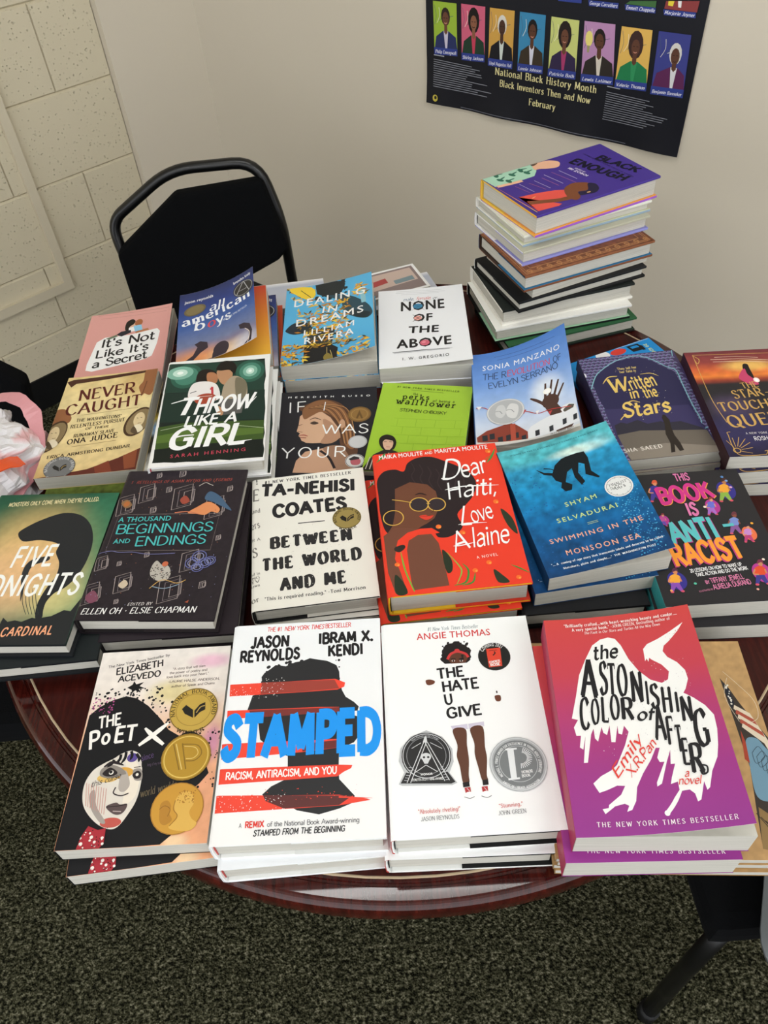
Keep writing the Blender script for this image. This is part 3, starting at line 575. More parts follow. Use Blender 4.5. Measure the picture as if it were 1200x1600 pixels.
# ---------------------------------------------------------------- artwork, centimetres from the lower left corner of each cover
ART = {
 'poet': (13.3, 20.1, [
  ('G',(0,'ebe4dd'),(.25,'e9dfd6'),(.45,'e8bb98'),(.7,'e9a883'),(1,'eba97f')), ('N',.05,1.2), ('B','e6b7cb',.9,11.51,18.42,1.82,.74,1.0), ('B','d9c98a',.8,7.96,15.04,2.13,1.21,1.0), 
  ('B','c77fb0',.7,12.57,9.49,.84,1.63,1.0), ('B','f0d9b0',.7,10.39,.3,1.08,.61,1.0), 
  ('P','17171a',0,[.17,12.93,.94,13.74,2.11,14.44,3.43,14.84,4.54,14.52,5.84,13.62,7.41,12.01,8.26,10.93,9.38,10.23,10.31,10.81,11.58,10.09,12.16,9.16,12.74,8.07,12.26,7.32,12.67,6.36,11.94,5.4,11.41,4.94,11.87,4.1,10.69,3.53,10.38,2.44,10.14,.91,9.2,.09,6.32,-.01,-.6,-.46,-1.42,2.62]), 
  ('S','17171a',3,90,.24,13.54,7.16,15.74,.036,.162), ('S','17171a',4,70,10.27,4.49,13.57,11.08,.034,.137), ('S','b04f8c',5,40,.28,13.08,2.39,14.75,.036,.107), 
  ('S','17171a',6,40,6.04,11.15,9.24,13.99,.035,.159), 
  ('P','151517',0,[3.34,15.78,3.8,16.11,3.91,16.5,4.18,16.12,4.92,16.34,4.55,15.9,5.15,15.62,4.53,15.56,4.78,15.15,4.2,15.44,3.9,15.15,3.83,15.51]), 
  ('T', 'The New York Times bestseller by', 'm', 0.8, '4a4442', 0.93, 18.18, 0.175, 6.25, 0.3, 0, 0), ('T', 'ELIZABETH', 'H', 0.9, '2a2526', 1.9, 17.35, 0.162, 4.8, 0.75, 0, 0), 
  ('T', 'ACEVEDO', 'H', 0.9, '2a2526', 2.27, 16.49, 0.104, 4.3, 0.67, 0, 0), ('T', '"A story that will slam', 'n', 1.5, '5b4a45', 7.67, 17.52, 0.064, 3.3, 0.27, 0, 0), 
  ('T', 'the power of poetry and', 'n', 1.5, '5b4a45', 7.38, 17.08, 0.04, 3.82, 0.27, 0, 0), ('T', 'love back into your heart."', 'n', 1.5, '5b4a45', 7.15, 16.61, 0.048, 4.25, 0.27, 0, 0), 
  ('T', '-LAURIE HALSE ANDERSON,', 'n', 1.5, '5b4a45', 7.36, 16.07, 0.01, 5.22, 0.26, 0, 0), ('T', 'author of Speak and Chains', 'n', 1.5, '5b4a45', 7.8, 15.53, 0.026, 4.34, 0.26, 0, 0), 
  ('T', 'THE', 'H', 0.9, 'f2efe9', 1.36, 11.45, 0.169, 2.26, 1.2, 0, 0), ('T', 'P', 'H', 0.9, 'f2efe9', 0.95, 9.34, 0.214, 1.05, 1.73, 0, 0), 
  ('T', 'o', 'H', 0.9, 'f2efe9', 2.02, 9.81, 0.107, 0.86, 1.5, 0, 0), ('T', 'ET', 'H', 0.9, 'f2efe9', 3.21, 9.92, 0.072, 2.16, 1.53, 0, 0), 
  ('L','f2efe9',.413,1,(.5,.7),[5.97,11.2,6.83,10.38,7.96,9.45]), ('L','f2efe9',.448,1,(.5,.6),[8.12,11.63,6.97,10.56,5.68,9.48]), 
  ('P','ddd6cb',1,[4.13,8.68,5.07,8.97,5.99,8.48,6.38,7.24,6.55,5.71,6.4,4.09,5.79,2.69,5.18,1.82,4.44,1.65,3.23,2.21,2.02,3.37,1.44,4.53,1.33,6.01,1.81,7.17,2.65,7.81,3.55,8.27]), 
  ('P','e9dfcf',1,[4.76,8.03,5.79,7.79,6.32,6.23,6.18,4.42,5.25,3.83,5.19,5.79]), ('E','d9a44c',4.66,6.83,.99,.52,0), ('E','e0b96a',3.36,6.4,.99,.44,0), ('E','c05a50',4.48,2.22,.95,.45,0), 
  ('E','5a4a90',5.29,8.26,.5,.45,0), ('P','b3aaa2',1,[4.51,6.76,4.96,6.98,5.52,5.77,5.32,5.12,4.87,4.99,4.54,5.42]), 
  ('P','a59c95',1,[2.47,3.51,2.01,4.82,2.39,5.29,2.88,3.8,3.99,2.32,3.53,2.27]), ('P','8f8780',1,[2.6,7.29,3.34,7.66,4.4,7.32,5.01,6.73,4.55,6.58,3.94,6.37,3.12,6.41,2.56,6.7]), 
  ('P','9c948d',1,[5.6,7.03,6.33,7.07,6.57,6.05,5.86,6.09]), ('L','17171a',.269,1,(1,.2),[4.15,8.59,4.12,8.15,3.82,7.74]), ('L','17171a',.27,1,(1,.2),[4.6,8.82,4.6,8.25,4.32,7.71]), 
  ('L','17171a',.27,1,(1,.2),[5.09,8.88,5.22,8.43,5.09,8.01]), ('L','17171a',.269,1,(1,.2),[5.64,8.58,5.93,8.17,5.96,7.78]), ('L','17171a',.268,1,(1,.2),[3.58,8.1,3.46,7.76,3.06,7.44]), 
  ('L','17171a',.268,1,(1,.2),[6.11,8.29,6.38,7.76,6.38,7.24]), ('L','c98a80',.049,1,(1,1),[1.5,6.0,1.88,3.86]), ('L','c98a80',.049,1,(1,1),[1.74,5.92,2.11,3.75]), 
  ('L','c98a80',.049,1,(1,1),[1.99,5.84,2.34,3.64]), ('L','c98a80',.049,1,(1,1),[2.23,5.76,2.57,3.53]), ('L','c98a80',.049,1,(1,1),[2.48,5.68,2.8,3.42]), 
  ('L','c98a80',.049,1,(1,1),[2.72,5.6,3.03,3.32]), ('L','c98a80',.049,1,(1,1),[2.97,5.52,3.26,3.21]), ('L','c98a80',.049,1,(1,1),[3.21,5.44,3.49,3.1]), 
  ('L','c98a80',.049,1,(1,1),[3.45,5.36,3.72,2.99]), ('L','2c2528',.284,1,(.4,.3),[2.8,7.49,3.54,7.89,4.6,7.55]), ('L','2c2528',.216,1,(.3,.4),[5.64,7.25,6.21,7.32]), 
  ('P','2a2426',1,[2.78,6.86,3.4,7.38,4.17,6.86,3.82,6.54,3.17,6.55]), ('E','efe9e0',3.59,6.89,.21,.21,0), ('E','17171a',3.55,6.93,.15,.15,0), 
  ('P','2a2426',1,[5.61,6.57,6.03,6.92,6.41,6.64,6.37,6.23,5.93,6.17]), ('E','efe9e0',6.05,6.55,.14,.14,0), ('L','3a3233',.114,1,(1,1),[4.29,5.43,4.21,4.89,4.94,4.62,5.57,4.81]), 
  ('P','5a4c4c',1,[3.78,3.67,4.59,4.0,5.02,3.81,5.65,3.84,5.6,3.3,5.2,2.91,4.55,2.99]), ('L','1d191a',.064,1,(1,1),[3.83,3.64,4.73,3.67,5.63,3.78]), 
  ('L','b8a8a4',.08,1,(1,1),[4.5,3.23,5.23,3.16]), ('P','a8303a',0,[2.57,2.01,3.52,1.61,4.18,1.77,4.26,.47,3.94,.01,1.93,-.09,2.1,1.04]), ('S','efe9e2',8,14,1.99,.11,4.15,1.5,.047,.173), 
  ('S','2a1a1c',9,40,1.77,-.05,4.34,1.75,.032,.063), ('T', 'this curse', 'c', 0, '3a3436', 2.0, 5.56, 0.288, 2.71, 0.52, 0, 0), 
  ('T', 'since', 's', 0, '5d4a73', 6.27, 7.85, 0.296, 1.15, 0.6, 0, 0), ('T', 'king of my scar', 'n', 0, '6a5a70', 6.87, 7.3, 0.141, 1.29, 0.28, 0, 0), 
  ('T', 'world wouldn', 'si', 0, '6d614c', 6.75, 4.36, 0.227, 3.32, 0.74, 0, 0), ('K','award_sticker'), ('E','caa94e',10.41,12.89,2.35,2.35,0), ('O','80672a',10.41,12.89,2.31,.092), 
  ('O','9c8036',10.41,12.89,1.7,.055), ('P','1c1a17',0,[9.25,13.02,9.61,13.44,10.36,12.87,10.47,12.01,9.6,12.48]), 
  ('P','1c1a17',0,[10.61,12.0,10.5,12.77,10.95,13.41,11.46,13.65,11.56,12.84,11.06,12.57]), ('L','c2a45a',.097,1,(1,1),[10.72,12.54,11.05,13.12,11.45,13.26]), 
  ('A', 'NATIONAL BOOK AWARD', 's', 0, '2c2412', 10.41, 12.89, 1.82, 200, -20, 0.4), ('A', 'WINNER', 's', 0, '2c2412', 10.41, 12.89, 2.21, 237, 303, 0.4), ('K',''), ('K','award_sticker'), 
  ('E','b9912f',10.36,8.04,2.32,2.32,0), ('O','e2c56a',10.36,8.04,2.04,.103), ('O','8a6a22',10.36,8.04,2.25,.069), ('L','8a6a22',.118,0,(1,1),[9.01,9.35,9.89,6.78]), 
  ('L','e6cd80',.084,0,(1,1),[9.25,9.37,10.13,6.8]), ('L','8a6a22',.118,0,(1,1),[9.84,9.37,10.5,6.83]), ('L','8a6a22',.101,1,(1,1),[9.88,9.3,11.29,9.13,11.78,8.3,11.24,7.64,10.39,7.61]), 
  ('L','e6cd80',.067,1,(1,1),[10.08,9.08,11.1,8.91,11.44,8.32,11.04,7.86,10.39,7.83]), ('K',''), ('K','award_sticker'), ('E','cf9a3a',10.26,3.18,2.36,2.36,0), 
  ('O','a87428',10.26,3.18,2.31,.064), ('P','b98430',1,[8.7,3.16,8.76,3.71,9.28,3.93,9.68,3.42,9.62,2.79,9.95,2.15,9.4,1.72,8.88,2.05]), 
  ('P','dfb256',1,[10.0,3.89,10.52,4.66,11.34,4.54,11.7,3.63,11.41,2.85,11.66,2.21,12.19,1.72,11.65,1.14,10.41,1.2,9.74,1.55,10.4,2.28,10.04,3.09]), 
  ('L','8f6220',.064,1,(1,1),[10.0,3.89,9.96,3.09,10.38,2.44,9.8,1.62]), ('L','8f6220',.064,1,(1,1),[8.7,3.16,9.12,3.45,9.65,3.11,9.51,2.49]), 
  ('S','a87428',2,50,10.19,3.63,11.7,4.77,.032,.081), ('K',''), ]),
 'stamped': (14.9, 22.2, [
  ('G',(0,'eef1f4'),(1,'f1f0ef')), ('T', 'THE #1', 'm', 0, 'd9433f', 3.45, 21.33, -0.025, 1.47, 0.5, 0, 0), ('T', 'NEW YORK TIMES', 'm', 0, 'd9433f', 5.2, 21.3, 0.001, 4.03, 0.5, 0.15, 0), 
  ('T', 'BESTSELLER', 'm', 0, 'd9433f', 9.36, 21.34, -0.003, 2.62, 0.5, 0, 0), ('T', 'JASON', 'B', 1.15, '1d1c1e', 1.95, 19.47, -0.002, 3.89, 1.22, 0, 0), 
  ('T', 'REYNOLDS', 'B', 1.15, '1d1c1e', 0.99, 17.86, 0.017, 5.98, 1.18, 0, 0), ('T', 'IBRAM X.', 'B', 1.15, '1d1c1e', 8.75, 19.52, 0.005, 5.53, 1.15, 0, 0), 
  ('T', 'KENDI', 'B', 1.15, '1d1c1e', 9.74, 17.99, 0.016, 3.51, 1.16, 0, 0), 
  ('P','2b2b2d',0,[3.33,15.49,3.25,16.04,3.52,16.48,4.04,16.86,4.55,17.3,5.56,17.09,6.45,17.49,7.26,17.6,7.89,17.86,8.8,17.63,9.62,17.44,10.53,16.9,10.81,16.16,10.87,15.23,11.09,14.12,11.45,13.36,12.23,12.77,12.68,12.26,12.57,11.84,11.28,11.77,12.65,11.21,12.87,10.55,12.64,10.0,12.8,9.45,12.21,8.67,10.88,8.12,10.85,6.38,10.91,5.28,12.27,3.71,12.03,3.08,10.93,2.66,9.21,2.25,7.31,2.7,6.16,3.4,4.19,4.24,4.94,4.95,6.36,5.62,6.25,7.69,4.88,8.3,3.62,9.46,3.32,11.14,2.77,11.55,2.19,12.57,2.55,14.07,3.34,14.22]), 
  ('S','2b2b2d',2,60,3.26,14.73,10.82,17.6,.055,.22), ('P','ec4a38',0,[.25,15.38,10.46,15.36,11.39,14.9,11.32,14.46,10.65,14.18,7.31,14.12,.33,14.1]), 
  ('P','ec4a38',0,[.28,12.58,9.11,12.43,10.84,12.33,10.85,11.84,.34,11.7]), ('P','ec4a38',0,[.13,9.21,11.38,9.08,11.31,8.28,7.56,8.0,.23,7.71]), 
  ('P','ec4a38',0,[.23,6.79,10.73,6.63,12.07,6.52,11.96,6.23,11.31,5.93,10.74,5.54,.25,5.36]), ('P','ec4a38',0,[.19,4.37,10.92,3.87,13.3,3.41,13.62,3.27,10.93,2.93,.21,2.8]), 
  ('P','9c4238',0,[3.33,15.42,10.37,15.27,10.83,14.29,7.31,14.16,3.29,14.16]), ('P','7a3531',0,[2.34,12.49,10.85,12.3,10.85,11.8,2.75,11.7]), 
  ('P','6a302e',0,[7.53,8.77,11.31,9.03,11.25,8.28,7.56,8.06]), ('P','5d3130',0,[4.27,4.21,12.04,3.73,10.93,2.96,6.19,2.92,4.55,3.65]), ('L','ec4a38',.159,0,(1,.1),[10.92,3.67,13.78,3.42]), 
  ('S','f1f0ef',7,80,.34,13.68,5.57,15.82,.018,.054), ('S','f1f0ef',8,80,.16,2.52,6.21,4.3,.016,.049), ('S','ec4a38',9,40,2.05,3.62,12.51,4.69,.016,.065), 
  ('T', 'STAMPED', 'B', 1.35, '1d95ef', 0.29, 7.94, -0.004, 14.62, 3.74, 0, 0), ('T', 'RACISM, ANTIRACISM, AND YOU', 'B', 0.8, 'f7f1ee', 0.84, 5.77, 0.004, 9.9, 0.65, 0, 0), 
  ('T', 'A', 'n', 1.5, '4a4a4c', 2.45, 1.44, 0.023, 0.2, 0.39, 0, 0), ('T', 'REMIX', 'B', 0, 'e04236', 2.97, 1.42, 0.014, 1.62, 0.5, 0, 0), 
  ('T', 'of the National Book Award-winning', 'n', 1.4, '55565a', 4.84, 1.43, -0.002, 7.84, 0.41, 0, 0), 
  ('T', 'STAMPED FROM THE BEGINNING', 'm', 1.1, '2a2a2c', 3.72, 0.69, 0.003, 7.73, 0.48, 0.12, 0), ]),
 'thug': (14.6, 21.5, [
  ('G',(0,'f3f5f5'),(1,'f5f6f6')), ('T', '#1 New York Times Bestseller', 'si', 0, '7f8c92', 4.62, 20.4, 0.001, 5.1, 0.44, 0, 0), 
  ('T', 'ANGIE THOMAS', 'b', 0.02, 'd03d3c', 3.5, 19.44, 0.002, 7.34, 0.74, 0, 0), 
  ('P','1f1a1b',0,[8.5,16.75,8.52,16.92,8.62,17.08,8.58,17.26,8.56,17.43,8.62,17.61,8.7,17.83,8.61,18.0,8.53,18.16,8.34,18.23,8.29,18.42,8.14,18.49,8.0,18.57,7.86,18.64,7.73,18.74,7.63,18.97,7.45,18.98,7.28,18.99,7.1,18.98,6.95,18.79,6.79,18.78,6.61,18.79,6.45,18.73,6.28,18.64,6.14,18.52,6.16,18.24,5.96,18.18,5.86,18.03,5.82,17.84,5.84,17.65,5.73,17.49,5.8,17.3,5.6,17.12,5.63,16.93,6.0,16.5,8.13,16.46]), 
  ('S','1f1a1b',3,40,5.95,16.47,8.49,18.89,.072,.163), ('E','5e3828',7.32,16.98,.92,.67,0), ('P','f3f5f5',0,[5.65,16.49,8.84,16.45,8.77,15.83,5.59,15.92]), 
  ('L','c73b3b',.249,1,(1,1),[6.32,17.02,6.68,17.56,7.34,17.78,8.07,17.51,8.31,17.11]), ('E','c73b3b',7.32,17.91,.25,.19,0), ('L','20181a',.089,1,(1,1),[6.64,16.97,6.87,17.04,7.08,16.96]), 
  ('E','efe6de',6.85,16.77,.16,.1,0), ('E','20181a',6.85,16.77,.09,.1,0), ('L','20181a',.089,1,(1,1),[7.4,16.91,7.64,16.98,7.84,16.9]), ('E','efe6de',7.61,16.71,.16,.1,0), 
  ('E','20181a',7.61,16.71,.09,.1,0), ('T', 'THE', 'H', 0.95, '1d1c1e', 5.19, 14.9, 0.06, 2.65, 1.04, 0, 0), ('T', 'HATE', 'H', 0.95, '1d1c1e', 5.55, 13.48, 0.058, 3.52, 1.05, 0, 0), 
  ('T', 'U', 'H', 0.95, '1d1c1e', 5.64, 12.12, 0.084, 0.85, 1.02, 0, 0), ('T', 'GIVE', 'H', 0.95, '1d1c1e', 5.72, 10.72, 0.063, 3.28, 1.0, 0, 0), 
  ('P','6a3d2c',1,[4.04,14.82,4.48,14.87,4.87,14.66,4.76,14.39,4.31,14.26,4.06,14.42]), ('P','6a3d2c',1,[10.31,12.69,10.8,12.71,10.81,12.21,10.54,12.08,10.32,12.23]), 
  ('E','3a2a26',10.54,13.08,.07,.14,0), ('K','award_sticker'), ('E','141414',10.83,16.95,1.56,1.57,0), ('O','2e2e2e',10.83,16.95,1.52,.057), 
  ('A', 'COMING 2021', 'b', 0.02, 'f2f2f2', 10.83, 16.95, 1.17, 150, 45, 0.36), ('P','e0452e',0,[10.16,17.85,11.53,17.91,11.45,15.83,10.17,15.77]), 
  ('L','1c1614',.124,1,(1,1),[10.74,17.09,10.95,17.32,10.9,17.49]), ('L','1c1614',.053,1,(1,1),[10.41,17.62,11.17,17.66]), 
  ('T', 'CONCRETE', 'B', 0, 'f4f5f5', 10.26, 16.21, 0.094, 1.08, 0.22, 0, 0), ('T', 'ROSE', 'B', 0, 'f4f5f5', 10.36, 15.87, 0.098, 0.94, 0.26, 0, 0), ('K',''), 
  ('P','cfc9da',0,[5.92,9.91,7.44,10.02,7.43,9.49,7.11,9.59,6.92,9.39,6.52,9.6,6.1,9.48]), ('P','cfc9da',0,[7.54,10.02,8.96,10.15,8.93,9.68,8.71,9.77,8.27,9.54,7.87,9.66,7.52,9.52]), 
  ('P','5f3c2c',1,[6.07,9.54,7.22,9.53,7.18,7.97,7.2,6.58,7.03,5.24,6.99,4.49,6.47,4.5,6.34,5.96,6.17,7.0,6.33,8.03]), 
  ('P','5f3c2c',1,[7.65,9.55,8.78,9.65,8.75,7.69,8.79,6.64,8.58,5.13,8.61,4.63,8.14,4.6,7.93,5.85,7.77,7.06,7.85,8.1]), ('P','1b1718',0,[6.42,4.53,6.99,4.61,7.0,4.16,6.43,4.12]), 
  ('P','1b1718',0,[8.13,4.65,8.63,4.7,8.62,4.22,8.14,4.19]), ('P','b23a3c',0,[6.53,4.08,7.04,4.11,7.05,3.62,6.58,3.62]), ('E','f6f6f6',6.89,3.39,.42,.31,0), 
  ('L','2a2426',.047,1,(1,1),[6.44,3.28,6.89,3.12,7.29,3.25]), ('L','dfdcdc',.047,1,(1,1),[6.74,4.0,6.96,3.73]), ('P','b23a3c',0,[8.0,4.06,8.51,4.1,8.51,3.61,8.03,3.61]), 
  ('E','f6f6f6',8.35,3.38,.42,.31,0), ('L','2a2426',.047,1,(1,1),[7.9,3.26,8.35,3.1,8.74,3.24]), ('L','dfdcdc',.047,1,(1,1),[8.21,3.98,8.42,3.71]), ('K','award_sticker'), 
  ('P','b9bbbe',0,[.92,4.74,1.46,5.78,1.04,6.84,1.26,8.04,2.24,9.13,3.69,9.65,5.05,8.93,5.84,7.72,5.84,6.5,5.38,5.52,5.97,4.56,5.5,4.38,1.23,4.6]), ('E','1b1a1c',3.5,7.22,2.2,2.2,0), 
  ('P','1b1a1c',0,[1.09,4.81,1.62,5.77,5.23,5.61,5.82,4.65,5.44,4.52]), ('O','c7c9cc',3.5,7.22,2.07,.067), ('O','8d8f93',3.5,7.22,1.74,.05), ('L','d5d7d9',.066,0,(1,1),[3.36,8.51,1.65,4.85]), 
  ('L','d5d7d9',.066,0,(1,1),[3.6,8.49,1.96,4.83]), ('L','d5d7d9',.066,0,(1,1),[3.47,8.5,4.91,4.8]), ('L','d5d7d9',.066,0,(1,1),[3.68,8.49,5.31,4.85]), 
  ('L','b9bbbe',.048,0,(1,1),[2.21,6.16,1.89,6.21]), ('L','b9bbbe',.048,0,(1,1),[4.62,6.07,4.9,6.11]), ('L','b9bbbe',.048,0,(1,1),[2.11,5.93,1.8,5.98]), 
  ('L','b9bbbe',.048,0,(1,1),[4.7,5.83,4.98,5.86]), ('L','b9bbbe',.048,0,(1,1),[2.02,5.7,1.7,5.75]), ('L','b9bbbe',.048,0,(1,1),[4.77,5.59,5.05,5.62]), 
  ('L','b9bbbe',.048,0,(1,1),[1.92,5.47,1.61,5.52]), ('L','b9bbbe',.048,0,(1,1),[4.85,5.35,5.12,5.38]), ('L','b9bbbe',.048,0,(1,1),[1.83,5.24,1.51,5.29]), 
  ('L','b9bbbe',.048,0,(1,1),[4.92,5.11,5.2,5.14]), ('L','b9bbbe',.048,0,(1,1),[1.74,5.01,1.42,5.07]), ('L','b9bbbe',.048,0,(1,1),[5.0,4.88,5.27,4.91]), ('E','cfd1d3',3.46,7.08,.45,.38,0), 
  ('P','cfd1d3',0,[3.08,6.95,3.84,6.95,3.57,6.45,3.28,6.46]), ('E','1b1a1c',3.28,7.06,.11,.1,0), ('E','1b1a1c',3.65,7.05,.11,.1,0), ('P','d5d7d9',0,[3.48,9.04,3.64,9.03,3.68,8.49,3.27,8.46]), 
  ('L','d5d7d9',.064,0,(1,1),[2.42,5.72,3.4,6.33,4.35,5.67]), ('L','d5d7d9',.049,1,(1,1),[2.25,7.97,3.1,8.44]), ('L','d5d7d9',.049,1,(1,1),[3.93,8.42,4.94,7.78]), 
  ('T', 'HONOR', 'b', 0.02, 'f4f5f5', 2.88, 5.39, 0.012, 1.04, 0.2, 0, 0), ('T', 'CORETTA SCOTT KING AWARD', 'b', 0.02, 'f4f5f5', 2.08, 4.94, -0.006, 2.71, 0.21, 0, 0), 
  ('A', 'Non-Violent Social Change', 'b', 0, 'c7c9cc', 3.5, 7.22, 1.81, 130, 50, 0.18), ('K',''), ('K','award_sticker'), ('E','a9acaf',11.44,5.91,2.51,2.51,0), 
  ('E','727678',11.44,5.91,2.19,2.19,0), ('O','c9ccce',11.44,5.91,2.38,.082), ('O','d5d7d9',11.44,5.91,1.65,.033), 
  ('A', 'MICHAEL L. PRINTZ AWARD FOR EXCELLENCE IN YOUNG ADULT LITERATURE', 's', 1.3, 'e9ebec', 11.44, 5.91, 1.78, 215, -30, 0.23), 
  ('A', 'AMERICAN LIBRARY ASSOCIATION', 's', 1.3, 'e9ebec', 11.44, 5.91, 2.06, 225, 315, 0.23), ('P','dfe2e4',0,[10.65,7.38,11.22,7.39,11.11,4.59,10.6,4.56]), 
  ('P','dfe2e4',0,[10.5,7.35,11.51,7.39,11.5,7.23,10.49,7.2]), ('P','dfe2e4',0,[10.37,4.63,11.37,4.67,11.36,4.51,10.36,4.46]), ('L','dfe2e4',.064,0,(1,1),[11.91,6.89,12.08,7.32]), 
  ('L','dfe2e4',.064,0,(1,1),[12.0,6.86,12.25,7.25]), ('L','dfe2e4',.064,0,(1,1),[12.09,6.8,12.4,7.15]), ('L','dfe2e4',.064,0,(1,1),[12.16,6.74,12.53,7.03]), 
  ('L','dfe2e4',.064,0,(1,1),[12.21,6.66,12.62,6.88]), ('L','dfe2e4',.064,0,(1,1),[12.24,6.57,12.68,6.71]), ('L','dfe2e4',.064,0,(1,1),[12.26,6.47,12.71,6.53]), 
  ('L','dfe2e4',.064,0,(1,1),[12.26,6.38,12.7,6.35]), ('L','dfe2e4',.064,0,(1,1),[12.23,6.28,12.66,6.18]), ('L','dfe2e4',.064,0,(1,1),[12.19,6.19,12.58,6.01]), 
  ('L','dfe2e4',.064,0,(1,1),[12.13,6.11,12.47,5.85]), ('L','dfe2e4',.064,0,(1,1),[12.06,6.03,12.34,5.72]), ('L','dfe2e4',.064,0,(1,1),[11.97,5.98,12.18,5.61]), 
  ('L','dfe2e4',.064,0,(1,1),[11.87,5.93,12.0,5.53]), ('L','dfe2e4',.064,0,(1,1),[11.77,5.9,11.82,5.48]), ('L','dfe2e4',.064,0,(1,1),[11.67,5.9,11.63,5.46]), 
  ('T', 'HONOR', 's', 1.3, 'f4f5f5', 11.6, 4.98, 0.051, 0.98, 0.26, 0, 0), ('T', 'BOOK', 's', 1.3, 'f4f5f5', 11.57, 4.64, 0.064, 0.75, 0.26, 0, 0), ('K',''), 
  ('T', '"Absolutely riveting!"', 's', 0, 'cf6660', 2.44, 2.05, 0.014, 3.58, 0.37, 0, 0), ('T', 'JASON REYNOLDS', 'l', 1.3, '606266', 2.62, 1.42, 0.012, 3.23, 0.34, 0, 0), 
  ('T', '"Stunning."', 's', 0, 'cf6660', 9.25, 2.11, 0.042, 2.04, 0.34, 0, 0), ('T', 'JOHN GREEN', 'l', 1.3, '606266', 9.11, 1.51, 0.027, 2.36, 0.34, 0, 0), ]),
 'aston': (13.9, 20.5, [
  ('G',(0,'cb4744'),(.3,'c04150'),(.55,'a93a72'),(.75,'9a3583'),(1,'91338a')), 
  ('P','efefec',0,[4.94,17.97,5.7,18.1,6.31,17.89,6.72,17.14,7.15,15.61,7.79,14.3,8.64,13.28,9.58,12.81,10.2,13.08,10.46,13.84,9.98,14.61,9.23,15.23,9.03,15.46,8.87,15.07,8.79,15.43,8.59,15.17,8.64,15.83,8.68,16.45,9.14,16.91,10.22,17.3,11.44,17.87,12.94,18.66,12.26,17.87,11.23,16.94,10.62,16.5,10.39,15.96,10.67,15.3,11.4,14.63,11.9,13.75,11.94,12.86,11.49,11.94,11.2,11.59,11.92,11.02,12.72,10.16,13.22,9.18,13.13,7.92,12.81,6.54,12.47,5.55,11.73,4.45,11.21,3.18,10.95,3.0,10.87,3.71,10.28,2.31,9.99,2.18,9.92,2.83,9.58,3.19,8.78,3.14,8.81,3.93,8.22,3.79,8.41,4.3,8.95,5.42,8.59,5.43,8.84,6.64,8.32,5.66,7.52,3.9,7.1,3.69,7.14,4.02,8.13,5.68,7.75,5.69,7.63,6.08,8.02,6.91,7.7,6.95,7.08,5.97,6.19,4.87,5.48,3.78,5.18,2.67,4.73,1.99,4.31,1.87,4.56,2.33,4.24,2.52,3.45,2.36,2.99,2.05,2.58,1.78,2.42,2.17,2.92,2.25,2.99,2.49,4.1,3.27,4.55,3.96,3.92,4.03,3.05,3.7,2.4,3.51,2.23,3.87,2.04,4.31,2.77,4.9,3.66,5.32,4.24,5.77,5.21,7.41,5.75,8.6,5.47,9.18,5.15,8.4,4.87,8.52,4.92,9.25,4.47,7.76,4.14,7.8,4.25,9.33,3.89,8.46,3.62,8.67,3.55,9.23,3.04,7.92,2.83,8.22,2.85,9.13,2.56,8.61,1.89,6.11,1.56,6.1,2.06,8.49,1.69,7.27,1.44,7.48,1.69,8.53,1.31,8.54,1.21,9.32,1.66,10.01,1.16,10.16,1.83,12.28,2.43,14.39,3.22,15.93,4.1,17.4]), 
  ('L','efefec',.342,1,(.5,1),[8.92,3.26,8.09,2.21,7.41,1.52]), ('E','efefec',7.41,1.52,.22,.22,0), ('S','cfc9cc',2,120,2.76,6.28,12.05,15.37,.018,.045), 
  ('S','c04150',3,30,10.94,17.0,12.32,18.93,.018,.036), ('T', 'the', 'C', 1.3, '1d1c1e', 3.97, 15.87, 0.023, 2.37, 1.44, 0, 0), 
  ('T', 'A', 'd', 1.6, '1d1c1e', 2.41, 12.25, -0.124, 1.52, 3.7, 0, 0), ('T', 'S', 'd', 1.6, '1d1c1e', 4.03, 12.39, -0.125, 0.82, 3.17, 0, 0), 
  ('T', 'T', 'd', 1.6, '1d1c1e', 4.74, 12.24, -0.125, 0.86, 3.05, 0, 0), ('T', 'O', 'd', 1.6, '1d1c1e', 5.56, 12.11, -0.125, 1.03, 3.0, 0, 0), 
  ('T', 'N', 'd', 1.6, '1d1c1e', 6.67, 11.37, -0.124, 1.16, 2.89, 0, 0), ('T', 'I', 'd', 1.6, '1d1c1e', 7.85, 10.96, -0.123, 0.35, 2.2, 0, 0), 
  ('T', 'S', 'd', 1.6, '1d1c1e', 8.2, 10.61, -0.122, 0.87, 2.19, 0, 0), ('T', 'H', 'd', 1.6, '1d1c1e', 9.1, 10.03, -0.121, 0.96, 2.37, 0, 0), 
  ('T', 'I', 'd', 1.6, '1d1c1e', 10.21, 9.92, -0.121, 0.41, 1.83, 0, 0), ('T', 'N', 'd', 1.6, '1d1c1e', 10.53, 9.04, -0.119, 1.08, 2.2, 0, 0), 
  ('T', 'G', 'd', 1.6, '1d1c1e', 11.15, 6.73, -0.113, 1.34, 3.12, 0, 0), ('T', 'C', 'd', 1.6, '1d1c1e', 1.79, 9.19, -0.117, 0.93, 2.88, 0, 0), 
  ('T', 'O', 'd', 1.6, '1d1c1e', 2.8, 9.59, -0.118, 0.8, 2.31, 0, 0), ('T', 'L', 'd', 1.6, '1d1c1e', 3.72, 9.71, -0.119, 0.73, 2.32, 0, 0), 
  ('T', 'O', 'd', 1.6, '1d1c1e', 4.51, 9.9, -0.119, 0.91, 2.24, 0, 0), ('T', 'R', 'd', 1.6, '1d1c1e', 5.47, 9.79, -0.119, 1.18, 1.99, 0, 0), 
